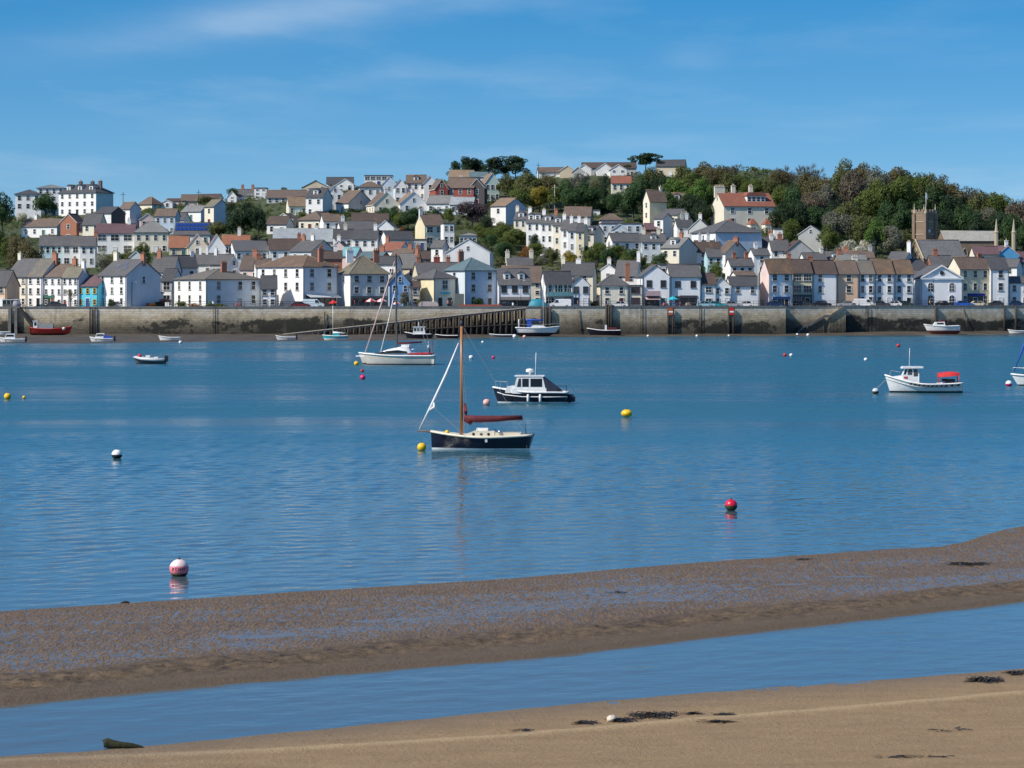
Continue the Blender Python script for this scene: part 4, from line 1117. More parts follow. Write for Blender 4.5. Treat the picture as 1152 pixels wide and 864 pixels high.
lf('long low orange roofed house with a white chimney below the big dark tree', 250, 281, 265, 275, 1, 'gx', 'white', 'orange', psi=5, nx=3, chim=[(.62,'w',.9,1.8)])
lf('long house with greenish slate roof and white left gable', 264, 302, 271.5, 282.5, 2, 'gx', 'cool', 'slate', psi=10, xs=258, nx=4, swall='white')
lf('long shed with a pale blue grey roof and a white stack', 307, 374, 258, 272, 1, 'gx', 'grey', 'palegrey', psi=2, nx=5, D=12, chim=[(.72,'w',.9,.6)])
lf('left block of the big white hotel on the left skyline, beside the dark green tree', 17, 46, 213.5, 219, 3, 'hip', 'white', 'dslate', psi=3, nx=3, ny=2, D=10, Y=893, win=(1.2,2.0), cat='hotel', name='hotel')
lf('big white three storey hotel with dark chimneys and blue shaded side, on the left skyline', 66, 108, 207.5, 217.5, 3, 'hip', 'white', 'dslate', psi=-32, xs=127.5, nx=5, sw=(0,0), dor=3, chim=[(.30,'k',1.2,1.2),(.75,'k',1.2,1.1),(1.05,'k',1.2,1.2)], Y=893, win=(1.1,2.0), cat='hotel', name='hotel', swall='teal')  # teal side wall has its shade painted into the colour
lf('white linking roof pavilion of the hotel showing above the dark green tree', 42, 72, 208, 212, 4, 'hip', 'cool', 'grey', psi=3, nx=4, D=8, Y=904, cat='hotel', name='hotel')
lf('long bungalow with brown roof and patches of brick, below the hotel', 24, 64, 247, 255, 1, 'gx', 'white', 'brown', psi=-24, xs=80, nx=4, swall='grey', chim=[(.2,'w')])
lf('brick gabled house with a dark roof below the hotel', 68, 86, 241, 250, 2, 'gy', 'brick', 'darkbrown', psi=-18, xs=96, nx=1, gw=False, D=9)
lf('dark roofed house with grey front right of the brick gable', 93, 112, 241, 252, 2, 'gx', 'cream', 'dslate', psi=-20, xs=120)
lf('small sandy garage with a yellow door below the dark roofed houses', 89, 104, 259, 261, 1, 'flat', 'beige', 'slate', psi=0, nx=1, cat='garage', name='garage', door=M['yellow'])
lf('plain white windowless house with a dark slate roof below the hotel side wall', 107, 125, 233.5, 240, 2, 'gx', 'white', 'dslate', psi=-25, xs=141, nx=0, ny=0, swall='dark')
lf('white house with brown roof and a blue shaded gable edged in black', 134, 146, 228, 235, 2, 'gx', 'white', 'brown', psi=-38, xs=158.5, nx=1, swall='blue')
lf('cream house with brown hipped roof and teal shaded side on the left skyline', 156, 171, 221.5, 230.5, 2, 'hip', 'cream', 'brown', psi=-38, xs=183, nx=1, ny=0, sw=(2,1), swall='teal', Y=893)
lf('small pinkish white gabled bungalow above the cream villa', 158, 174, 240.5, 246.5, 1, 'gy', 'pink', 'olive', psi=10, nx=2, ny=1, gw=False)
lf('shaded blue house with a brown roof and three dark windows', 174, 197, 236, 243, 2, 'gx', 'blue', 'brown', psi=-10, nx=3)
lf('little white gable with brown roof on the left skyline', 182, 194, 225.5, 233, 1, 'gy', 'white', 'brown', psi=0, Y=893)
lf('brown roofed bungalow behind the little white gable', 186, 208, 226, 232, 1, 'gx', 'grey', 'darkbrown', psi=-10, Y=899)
lf('white walled bungalow with grey roof and deep blue shaded gable end', 204, 226, 232, 238, 1, 'gx', 'white', 'grey', psi=-36, xs=238, nx=1, swall='blue')
lf('cream walled house with olive roof and white bargeboards on a blue shaded gable', 230, 240.5, 225, 232.5, 2, 'gx', 'cream', 'olive', psi=-42, xs=258, nx=1, swall='blue')
lf('long building with rows of blue solar panels on its roof', 196, 236, 251, 264, 1, 'gx', 'white', 'slate', psi=3, nx=4, D=13)
lf('dark roofed bungalow with black gable left of the white walled bungalow', 186, 207, 240, 247, 1, 'gx', 'cool', 'dslate', psi=-25, xs=214)
lf('low brown roofed house on the skyline right of the thin pole', 204, 228, 219.5, 226, 1, 'gx', 'pink', 'brown', psi=5, Y=898)
lf('dull brown skyline bungalow below the bare shrubs', 224, 246, 219, 226, 1, 'gx', 'cream', 'darkbrown', psi=-10, Y=899)
lf('white and pink gabled house on the skyline above the big dark tree', 256, 266, 215.5, 221, 2, 'gy', 'white', 'brown', psi=0, Y=894)
lf('blue roofed house right of the pink gable above the big dark tree', 266, 286, 213.5, 220, 2, 'gx', 'white', 'slate', psi=0, Y=898, chim=[(.3,'b'),(.9,'b')])
lf('white house with a square bay on the skyline right of the big dark tree', 286, 300, 209.5, 212, 3, 'flat', 'white', 'slate', psi=0, Y=894, nx=2)
r, h = fit('long building with rows of blue solar panels on its roof')
D = h['D']; ang = math.atan2(h['zr']-h['zw'], D/2); pm_ = plain('solar_glass', (.015,.05,.22), .15)
for k in range(9):
    for j in range(2):
        t = .42 + .34*j; W = h['W']
        mb = MB(); mb.box(-W*.047, W*.047, -D*.078, D*.078, 0, .05)
        mb.build('solar_panel', pm_, h['roof'], ((-.44+.11*k)*W, D*.5*t, h['zw']+(h['zr']-h['zw'])*t+.28), (ang, 0, 0))
# ------------------------------------------------------------------ upper middle of the hill
G4 = 'houses on the upper middle of the hill'
def up(*a, **k): return house(*a, group=G4, **k)
up('very wide low house with a big brown tiled roof and small rooflights on the skyline', 300, 345, 214.5, 229, 1, 'gx', 'palegrey', 'tan' if 0 else 'brown', psi=4, nx=6, D=16, Y=868)
up('cream bungalow with a sandy roof beside the white towered house', 325, 345, 222, 231.5, 1, 'gx', 'cream', 'tan', psi=14, nx=3)
up('white house with a pointed dormer and dark roof below the skyline gables', 344, 363, 212.5, 222, 2, 'gx', 'white', 'dslate', psi=-18, xs=374, nx=2, dor=1, swall='teal')
up('broad olive gabled house outlined by a dark roof on the skyline', 340, 370, 203.5, 211, 2, 'gy', 'sand', 'darkbrown', psi=0, nx=2, Y=894, fascia='fascia')
up('white gabled house beneath the broad olive gable', 368, 386, 208.5, 217, 2, 'gy', 'white', 'slate', psi=10, nx=2)
up('dark roofed skyline house with white gable left of the white flat house', 368, 398, 200, 207, 1, 'gx', 'white', 'dslate', psi=5, Y=896, nx=3)
up('white chevron gabled house on the skyline', 379, 398, 201.5, 207.5, 2, 'gy', 'white', 'dslate', psi=0, Y=888)
up('grey gabled bungalow with brown roof in the upper middle', 378, 392, 215, 228.5, 1, 'gx', 'white', 'brown', psi=-44, xs=420, nx=1, swall='palegrey', gw=True)
up('hipped bungalow with brown roof and bright cream wall', 336, 361, 238, 248, 1, 'hip', 'cream', 'brown', psi=-24, xs=386, nx=3)
up('cream gabled cottage with brown roof left of the hipped bungalow', 309, 329, 240.5, 247, 1, 'gy', 'cream', 'brown', psi=-14, xs=338, nx=1)
up('dark roofed cottage with white gable below the cream gabled cottage', 300, 322, 244, 252, 1, 'gx', 'white', 'darkbrown', psi=-15, xs=330)
up('white modern house with a flat dark roof, highest on the middle skyline', 410, 442, 194.5, 198, 2, 'flat', 'white', 'darkbrown', psi=2, nx=5, Y=896, win=(1.6,1.5))
up('white house with brown hipped roof below the modern flat roofed house', 404, 429, 204.5, 211, 2, 'hip', 'white', 'brown', psi=5, nx=3)
up('blue shaded gabled house right of the brown hipped roof', 430, 446, 199, 207.5, 2, 'gy', 'blue', 'dslate', psi=0, nx=1, gw=False)
up('white house with dark timbered gable on the middle skyline', 444, 457, 202, 209.5, 2, 'gy', 'white', 'brown', psi=5, nx=2, D=10)
up('brown roofed house with a white dormer between the two timbered gables', 457, 479, 197.5, 205.5, 2, 'gx', 'cool', 'brown', psi=0, nx=3, dor=1)
up('tall white gabled house with a round headed window on the middle skyline', 477, 491, 198.5, 206, 2, 'gy', 'white', 'brown', psi=5, nx=1, D=10)
up('red gabled house with white bargeboards and a cream ground floor', 490, 504, 202, 212, 2, 'gy', 'redbrick', 'brown', psi=12, nx=1, gw=True, D=10)
up('wide brown roofed house joined to the red gable', 503, 533, 201, 211, 2, 'gx', 'redbrick', 'brown', psi=-8, nx=3)
up('dark brick gabled house at the right end of the brown roofs', 528, 545, 201.5, 211, 2, 'gy', 'dark', 'brown', psi=-5, nx=1, gw=False, D=9)
up('pale yellow green gabled bungalow with two small windows', 421, 449, 216.5, 230, 1, 'gy', 'cream', 'brown', psi=14, xs=412, nx=2, chim=[(.1,'w',1,1)], D=9)
up('cream white gabled bungalow with an upstairs window', 450, 481, 216, 229, 1, 'gy', 'white', 'tan', psi=14, xs=444, nx=2, chim=[(.2,'w',.8,.8)])
up('grey roofed bungalow with a white porch right of the cream gables', 480, 507, 220.5, 229, 1, 'gx', 'cool', 'grey', psi=-14, nx=3, D=7)
up('ochre cream house with brown tiled roof and two dark windows amid the greenery', 478, 500, 241.5, 253.5, 2, 'gx', 'cream', 'brown', psi=24, xs=467, nx=2, win=(1.8,1.6), swall='yellow', chim=[(.02,'w')])
up('grey blue roofed bungalow left of the dark purple tree', 506, 532, 222.5, 230, 1, 'gx', 'paleblue', 'palegrey', psi=-10, nx=3)
up('white cornered house with tan roof and blue shaded gable', 552, 569, 223.5, 232, 2, 'gx', 'white', 'tan', psi=-34, xs=592, nx=1, swall='blue')
up('pale mint gabled villa with tall windows below the pines', 546, 562, 195, 206, 2, 'gy', 'green', 'tan', psi=10, nx=3, D=11, gw=False)
up('tan roofed bungalow under the left group of pines', 505, 532, 192, 199, 1, 'gx', 'palegrey', 'tan', psi=-5, Y=896, nx=3)
up('teal slate roof between the pines and the mint villa', 528, 548, 194, 199, 1, 'gx', 'grey', 'teal', psi=0, Y=893)
up('white gable roofed house with wide brown roof left of the dark hedge', 364, 384, 241.5, 249, 2, 'gx', 'white', 'brown', psi=14, xs=360, D=6)
up('dark brown roofed terrace house above the slate roofs', 396, 437, 240.5, 250.5, 2, 'gx', 'white', 'darkbrown', psi=4, nx=3)
up('small white gable in front of the dark brown terrace roof', 397, 410, 241, 248, 2, 'gy', 'white', 'darkbrown', psi=0, Y=770)
up('white blue gabled house with a balcony left of the ochre house', 424, 443, 248.5, 256.5, 2, 'gy', 'cool', 'slate', psi=-6, nx=2, D=9)
up('long slate roofed house with white gables below the dark brown terrace', 384, 425, 249.5, 260, 2, 'gx', 'cool', 'slate', psi=10, xs=378, nx=4, chim=[(.1,'w')])
up('slate roofed house with bright white left gable', 436, 466, 260.5, 269.5, 2, 'gx', 'cool', 'dslate', psi=22, xs=427.5, nx=3, swall='white')
up('dark roofed white house with two windows left of the bright white gable', 397, 424, 259, 268.5, 2, 'gx', 'white', 'dslate', psi=-6, nx=3, chim=[(.9,'w')])
up('dark slate house with white front at the left of the slate cluster', 376, 398, 258.5, 268, 2, 'gx', 'white', 'dslate', psi=6, nx=2, chim=[(.6,'c')])
up('narrow bright white house beside the dark purple tree', 499, 511, 250.5, 252, 3, 'flat', 'white', 'slate', psi=10, nx=2)
up('white cottage with a slanting snow white wall left of the big white gable', 485, 498, 271, 278, 2, 'gx', 'white', 'slate', psi=-28, xs=503, nx=1)
up('big white gabled house with a small dark window, amid green trees', 502, 551, 269.5, 284, 2, 'gy', 'cool', 'dslate', psi=-4, nx=0, ny=0, gw=True, D=12)
up('little white lantern room with hipped roof above the big white gable', 517, 536, 262, 265.5, 2, 'hip', 'cool', 'grey', psi=0, nx=4, ny=1)
up('flat dark garage roof with white fascia right of the slate cluster', 460, 480, 268, 270, 1, 'flat', 'grey', 'dslate', psi=0, nx=2, cat='garage', name='garage')
up('low pinkish cottage with brown roof among the slate cluster', 440, 462, 281, 289, 2, 'gx', 'pink', 'brown', psi=-16, xs=470, chim=[(.8,'b',1,1.3)])
up('small white cottage with slate roof above the long slate house with a rusty ridge', 468, 484, 283, 291, 2, 'gx', 'brick', 'darkbrown', psi=6, chim=[(.2,'b',1,1.4)])

# ------------------------------------------------------------------ stepped terrace and the middle right
G5 = 'houses of the stepped pale terrace'
def tr(*a, **k): return house(*a, group=G5, win=(.85,1.6), **k)
tr('cream first house at the upper left end of the stepped terrace', 578, 592, 238, 247, 2, 'gx', 'cream', 'slate', psi=-14, dor=1, nx=2, D=8, chim=[(0,'c')])
tr('broad white second house of the stepped terrace with two dormers', 592, 608, 240, 250.5, 3, 'gx', 'white', 'slate', psi=-14, dor=2, nx=2, D=8, chim=[(0,'w')])
tr('bluish white third house of the stepped terrace', 608, 622, 242, 251.5, 3, 'gx', 'cool', 'slate', psi=-14, dor=1, nx=2, D=8, chim=[(0,'w'),(1,'b')])
tr('cream fourth house of the stepped terrace', 622, 631, 244, 253.5, 3, 'gx', 'cream', 'slate', psi=-14, dor=1, nx=1, D=8)
tr('white fifth house of the stepped terrace with porches', 631, 640, 247, 258, 3, 'gx', 'white', 'slate', psi=-14, nx=1, D=8, chim=[(0,'w')])
tr('cool white sixth house of the stepped terrace with two white chimneys', 639, 648, 251, 260, 3, 'gx', 'cool', 'slate', psi=-14, nx=1, D=8, chim=[(0,'w',.8,1.6),(1,'w',.8,1.6)])
tr('yellow cream last house at the lower right end of the stepped terrace', 648, 657, 252, 260.5, 3, 'gx', 'yellow', 'dslate', psi=-14, xs=662, nx=1, chim=[(1,'w')])
G6 = 'houses in the middle right of the hill'
def mr(*a, **k): return house(*a, group=G6, **k)
mr('cream cottage with a dormer just right of the stepped terrace', 656, 668, 255, 263, 2, 'gx', 'cream', 'slate', psi=-16, xs=680, nx=1, dor=1)
mr('long brown roofed house directly above the stepped terrace', 634, 664, 233.5, 243.5, 1, 'gx', 'grey', 'brown', psi=-6, nx=3, D=10)
mr('small bright white flat roofed box above the terrace', 664.5, 675, 235.5, 237, 1, 'flat', 'white', 'palegrey', psi=0, nx=0, ny=0, nodoor=True, Y=795)
mr('brown hipped roof house left of the tall yellow house', 676, 700, 240.5, 248, 1, 'hip', 'pink', 'brown', psi=4, nx=3)
mr('pale flat roofed house with blue front left of the tall yellow house', 676, 722, 249.5, 252, 2, 'flat', 'paleblue', 'olive', psi=2, nx=5)
mr('little blue gable standing in front of the pale flat roofed house', 690, 705, 252.5, 258, 2, 'gy', 'paleblue', 'slate', psi=3, nx=2, gw=False)
mr('cottages row house with bright white left gable and slate roof', 689, 722, 263, 271.5, 2, 'gx', 'cool', 'slate', psi=18, xs=682, nx=3, swall='white')
mr('right hand cottage of the slate row with a white dormer and blue grey wall', 722, 749, 263.5, 272, 2, 'gx', 'paleblue', 'slate', psi=3, dor=1, nx=3, chim=[(.1,'c'),(.75,'pink' if 0 else 'c')])
mr('cream cottage with slate roof and large blank grey gable', 744, 764, 268, 279, 2, 'gx', 'cream', 'grey', psi=-34, xs=785, nx=2, dor=1, swall='palegrey', chim=[(.6,'b')])
mr('tall yellow house with brown and grey roof standing against dark trees', 731, 750, 214.5, 226, 3, 'gx', 'yellow', 'brown', psi=26, xs=723.5, nx=0, ny=0, sw=(1,3), swall='cream', chim=[(.85,'c',.7,1.)], nodoor=True)
mr('cream house with red brown roof and white dormer, right of the tall yellow house', 750, 773, 217.5, 228, 2, 'gx', 'beige', 'red' if 0 else 'brown', psi=-4, dor=1, nx=2)
mr('cream stepped back extension sloping down below the tall yellow house', 742, 762, 236, 242, 2, 'gx', 'cream', 'slate', psi=-30, xs=778, nx=2)
mr('white lean to with sloping slate roof below the tall yellow house', 736, 746, 241, 246, 2, 'gx', 'white', 'slate', psi=-30, xs=757, nx=1)
mr('red brown roofed cottage under the tall yellow house', 726, 744, 252, 258, 1, 'gx', 'brick', 'purple', psi=4, chim=[(.9,'w')])
mr('large red roofed villa with three tall chimneys and a wide dormer', 814.5, 872, 217.5, 232, 3, 'gx', 'cream', 'red', psi=14, xs=800, D=11, nx=3, ny=2, chim=[(.02,'c',3.0,1.7),(.30,'c',1.1,2.0),(.66,'c',1.1,2.0)], swall='cream', win=(1.2,1.6))
mr('big blue shaded hall with hipped slate roof below the red roofed villa', 805, 857, 248, 262, 3, 'hip', 'blue', 'slate', psi=20, xs=778, nx=2, ny=0, sw=(1,1), swall='cool', nodoor=True)  # blue front holds painted shade beside the lit white side
mr('pale grey gabled house left of the blue shaded hall', 775, 798, 247, 257.5, 2, 'gy', 'palegrey', 'dslate', psi=-10, nx=0, ny=0, gw=False, D=9, chim=[(.3,'w')])
mr('slate roofed cottage with two dark chimneys left of the pale grey gable', 762, 780, 247, 255, 2, 'gx', 'white', 'dslate', psi=8, nx=2, chim=[(.4,'g',.8,1.6),(.7,'w',.8,1.6)])
mr('brown roofed row house with two white stacks below the blue shaded hall', 784, 812, 271.5, 283, 2, 'gx', 'white', 'darkbrown', psi=10, nx=2, chim=[(.2,'w',.8,1.8),(.55,'w',.8,1.8)], Y=702)
mr('cottage with a big blank cream grey gable below the blue shaded hall', 806, 816, 271.5, 285, 2, 'gx', 'white', 'brown', psi=-40, xs=842, nx=1, swall='palegrey', chim=[(.9,'b',1.4,.8)], Y=696)
mr('small white house with grey roof and dark rooflight right of the blank cream grey gable', 824, 844, 272, 279, 2, 'gx', 'white', 'slate', psi=6, nx=2, Y=712)
mr('white house with dark roof and brick stack below the red roofed villa', 848, 868, 267, 278.5, 2, 'gx', 'white', 'dslate', psi=-6, nx=2, chim=[(.2,'w'),(.95,'b',1.3,1.4)], Y=712)
mr('white house with grey roof and white gable edge, left of the dark slate gable', 868, 888, 270, 281.5, 2, 'gx', 'white', 'slate', psi=8, nx=2, chim=[(.1,'w'),(.6,'b',1.2,1.4)], Y=706)
mr('dark slate hung gabled house among the white cottages', 884, 916, 271, 284, 2, 'gy', 'grey', 'darkbrown', psi=6, nx=0, ny=0, gw=False, D=9, Y=704, fascia='fascia')
mr('grey gabled bungalow with one window at the foot of the wood', 898, 926, 254.5, 264, 2, 'gy', 'grey', 'slate', psi=-12, nx=0, ny=0, gw=True, D=9)
mr('white shed at the foot of the wood right of the red roofed villa', 871, 881, 256, 258, 1, 'flat', 'white', 'slate', psi=0, nx=0, ny=0, nodoor=True, cat='shed', name='shed')
mr('white house with bay windows between the slate row and the brown row', 796, 812, 281, 289, 2, 'gx', 'teal', 'slate', psi=6, nx=2, Y=685)
G7 = 'houses on the right skyline of the hill'
def sk(*a, **k): return house(*a, group=G7, **k)
sk('sandy gabled bungalow at the left of the row of white skyline gables', 630, 647, 186.5, 192, 1, 'gy', 'sand', 'brown', psi=0, nx=0, ny=0, Y=893)
sk('white gabled bungalow, second of the row of skyline gables', 650, 665, 185, 190, 1, 'gy', 'white', 'brown', psi=0, nx=0, ny=0, Y=898)
sk('white gabled bungalow, third of the row of skyline gables', 671, 690, 184, 190.5, 1, 'gy', 'white', 'brown', psi=0, nx=0, ny=0, Y=896)
sk('white gabled bungalow with blue lower front, rightmost of the row of skyline gables', 686, 705, 185.5, 191, 2, 'gy', 'white', 'brown', psi=0, nx=2, ny=1, Y=890, gw=False)
sk('long brown roof on the skyline behind the row of white gables', 655, 716, 183.5, 189, 1, 'gx', 'grey', 'darkbrown', psi=0, nx=6, Y=912, D=8)
sk('white bargeboarded bungalow just below the row of skyline gables', 644, 657, 188, 193, 1, 'gy', 'grey', 'brown', psi=0, nx=0, ny=0, Y=884)
sk('brown roofed cottage on the skyline left of the row of white gables', 606, 636, 189, 194, 1, 'gx', 'white', 'brown', psi=4, nx=3, Y=897)
sk('cream house with red roof and a long balcony amid the dark trees', 688, 710, 198.5, 206, 2, 'gx', 'cream', 'red', psi=0, nx=3)
sk('dark roofed skyline house right of the cedar', 738, 770, 180.5, 187, 1, 'gx', 'beige', 'dslate', psi=-8, nx=3, Y=905, D=8)
r, h = fit('large red roofed villa with three tall chimneys and a wide dormer')
W, D = h['W'], h['D']; rise = h['zr']-h['zw']; z0 = h['zw'] + rise*.32
mb = MB(); mb.box(-2.7, 2.7, D*.16, D*.5, z0-.2, z0+1.7, 0); mb.prism([(-3.0, z0+1.702), (3.0, z0+1.702), (2.2, z0+2.7), (-2.2, z0+2.7)], D*.16-.3, D*.55, 1)
dm = mb.build('dormer', [wall_mat('white'), roof_mat('red')], r, (W*.17, 0, 0))
for k in range(4): add_window(dm, -1.95+1.3*k, D*.16, z0+.15, 1.1, 1.3, 0, 'plain', False)
for fx in (-.38, .05, .34):
    mb = MB(); zb_ = h['zw']*.06
    mb.hexa([(-1.5,-.02,zb_),(-.9,-1.1,zb_),(.9,-1.1,zb_),(1.5,-.02,zb_)], [(-1.5,-.02,h['zw']*.42),(-.9,-1.1,h['zw']*.42),(.9,-1.1,h['zw']*.42),(1.5,-.02,h['zw']*.42)], 0)
    mb.hexa([(-1.7,-.02,h['zw']*.42+.003),(-1.0,-1.3,h['zw']*.42+.003),(1.0,-1.3,h['zw']*.42+.003),(1.7,-.02,h['zw']*.42+.003)], [(-.4,-.02,h['zw']*.6),(-.2,-.3,h['zw']*.6),(.2,-.3,h['zw']*.6),(.4,-.02,h['zw']*.6)], 1)
    bw = mb.build('bay', [wall_mat('cream'), roof_mat('red')], r, (fx*W, 0, 0))
    add_window(bw, 0, -1.1, h['zw']*.15, 1.5, 1.6, 0, 'bars', False)

# ------------------------------------------------------------------ the church
M['church'] = wall_mat('stone')
Yc_ = 735.0; sc = F / Yc_
def zr_(row, Y=Yc_): return row_z(row, Y)
ch = empty('church', (ray_x(1044, Yc_), Yc_, hill(ray_x(1044, Yc_), Yc_)), math.radians(24), 'stone church with a square pinnacled tower, long slate nave and pale roofed chancel', 'church')
zb = ch.location.z
tw = MB(); Ht = zr_(238.5) - zb; w = 3.9
tw.box(-w/2, w/2, -w/2, w/2, -4, Ht, 0)
for sx in (-1,1):
    for sy in (-1,1):
        tw.box(sx*w/2-.45, sx*w/2+.45, sy*w/2-.45, sy*w/2+.45, -4, Ht-.5, 0)
for k in range(4):
    for s_ in (-1,1):
        o = -w/2 + .6 + k*1.15
        tw.box(o, o+.7, s_*w/2-.2, s_*w/2+.2, Ht+.002, Ht+.7, 0)
        tw.box(s_*w/2-.2, s_*w/2+.2, o, o+.7, Ht+.003, Ht+.69, 0)
for z in (Ht*.55, Ht*.8, Ht-.15): tw.box(-w/2-.14, w/2+.14, -w/2-.14, w/2+.14, z, z+.22, 1)
tt = tw.build('tower', [M['church'], wall_mat('dressed')], ch, (.6, 2.5, 0))
tt.rotation_euler = (0, 0, .30)
for sx in (-1,1):
    for sy in (-1,1):
        MB().lathe([(.40,0),(.42,.5),(.30,.6),(.05,2.3),(.12,2.35),(.02,2.6)], 6, 0, smooth=False).build('pinnacle', wall_mat('dressed'), tt, (sx*w/2, sy*w/2, Ht-.4))
def lancet(w, hh):
    def f():
        mb = MB(); pr = [(-w/2,0),(w/2,0),(w/2,hh*.6),(w*.28,hh*.85),(0,hh),(-w*.28,hh*.85),(-w/2,hh*.6)]
        mb.prism(pr, -.06, -.004, 1)
        for i in range(len(pr)):
            a_, b_ = pr[i], pr[(i+1) % len(pr)]; mb.tube([(a_[0],-.05,a_[1]),(b_[0],-.05,b_[1])], .11, 4, 0, smooth=False)
        return mb.mesh('lancet', [wall_mat('dressed'), M['glass']])
    return cached(('lan', w, hh), f)
place('belfry_window', lancet(1.1, 2.6), tt, (0, -w/2, Ht*.83-2.2)); place('belfry_window', lancet(1.1, 2.6), tt, (w/2, 0, Ht*.83-2.2), (0, 0, math.pi/2))
MB().lathe([(.5,0),(.5,.06),(.02,.1)], 12, 0).build('clock_face', wall_mat('white'), tt, (-.5, -w/2-.02, Ht*.62), (math.pi/2, 0, 0))
MB().tube([(0,0,0),(0,0,5.2)], .07, 6).build('flagpole', M['white'], tt, (.5, 0, Ht))
mb = MB(); n = 8
vs = [( .08 + 1.7*i/n, .16*math.sin(i*.9), 5.1 - .45*i/n - z*1.15) for z in (0, .5, 1) for i in range(n+1)]
mb.add(vs, [(r_*(n+1)+i, r_*(n+1)+i+1, (r_+1)*(n+1)+i+1, (r_+1)*(n+1)+i) for r_ in range(2) for i in range(n)], 0)
mb.build('flag', M['sail'], tt, (.5, 0, Ht), (0, 0, .4))
# nave: gable to the river on the left, roof running right
Yn = Yc_ - 9; s_n = F/Yn
zb2 = hill(ray_x(1035, Yn), Yn); zw_ = zr_(291, Yn) - zb2; zrr = zr_(270.5, Yn+4) - zb2
nav = MB(); Wn, Dn = 13.2, 7.6
nav.add([(-Wn/2,0,-4),(Wn/2,0,-4),(Wn/2,Dn,-4),(-Wn/2,Dn,-4),(-Wn/2,0,zw_),(Wn/2,0,zw_),(Wn/2,Dn,zw_),(-Wn/2,Dn,zw_),(-Wn/2,Dn/2,zrr),(Wn/2,Dn/2,zrr)],
        [(0,1,5,4),(2,3,7,6),(1,2,6,9,5),(3,0,4,8,7)], 0)
nx_ = ray_x(1061, Yn) - ch.location.x; a24 = math.radians(24)
def loc(x, y, z): return (x*math.cos(a24)+y*math.sin(a24), -x*math.sin(a24)+y*math.cos(a24), z)
no = nav.build('nave_wall', [wall_mat('stone')], ch, loc(nx_+1.0, Yn+3-Yc_, zb2-zb))
mb = MB(); gable_roof(mb, Wn, Dn, zw_, zrr, .25); rfn = mb.build('nave_roof', [roof_mat('grey'), M['fascia'], roof_mat('tan')], ch, no.location)
for sy in (-1, 1):
    y0_ = Dn/2 + sy*(Dn/2+.25); mb = MB()
    mb.tube([(-Wn/2-.2, y0_, zw_), (-Wn/2-.2, Dn/2, zrr+.3)], .24, 4, 0, smooth=False); mb.build('gable_coping', wall_mat('dressed'), no)
for yy, hh in ((Dn*.5, 4.4), (Dn*.27, 2.8), (Dn*.73, 2.8)): place('window', lancet(1.1, hh), no, (-Wn/2, yy, zw_*.25), (0, 0, -math.pi/2))
MB().tube([(-Wn/2,Dn/2-.0,0),(-Wn/2-.1,Dn/2,0)], .7, 14, 0, smooth=False).build('round_window', wall_mat('dressed'), no, (0,0,zw_+(zrr-zw_)*.45))
Yh = Yc_ + 14; zb3 = hill(ray_x(1095, Yh), Yh); zw3 = zr_(271, Yh) - zb3; zr3 = zr_(260.5, Yh+4) - zb3; Wc = (1124-1062)*Yh/F
cx3 = ray_x(1093, Yh) - ch.location.x
mb = MB(); mb.add([(-Wc/2,0,-4),(Wc/2,0,-4),(Wc/2,8,-4),(-Wc/2,8,-4),(-Wc/2,0,zw3),(Wc/2,0,zw3),(Wc/2,8,zw3),(-Wc/2,8,zw3),(-Wc/2,4,zr3),(Wc/2,4,zr3)], [(0,1,5,4),(2,3,7,6),(1,2,6,9,5),(3,0,4,8,7)], 0)
co_ = mb.build('chancel_wall', [wall_mat('stone')], ch, loc(cx3, Yh-Yc_, zb3-zb), (0, 0, -a24*.75))
mb = MB(); gable_roof(mb, Wc, 8, zw3, zr3, .25); mb.build('chancel_roof', [roof_mat('stone'), M['fascia'], roof_mat('stone')], ch, co_.location, (0, 0, -a24*.75))
for k in range(4): place('window', lancet(1.2, 2.2), co_, ((-.35+.23*k)*Wc, 0, zw3*.3))
for px, yy in ((1121, Yh-1.5), (1140.5, Yh+6)):
    z0_ = hill(ray_x(px, yy), yy)
    MB().lathe([(.6,-4),(.6,zr_(262,yy)-z0_),(.75,zr_(261.5,yy)-z0_),(.5,zr_(260,yy)-z0_),(.06,zr_(246,yy)-z0_)], 8, 0, smooth=False).build('turret', wall_mat('dressed'), ch, loc(ray_x(px, yy)-ch.location.x, yy-Yc_, z0_-zb))
FOOT.append((ch.location.x+4, Yc_-4, 14)); FOOT.append((ch.location.x+cx3, Yh+4, 10))
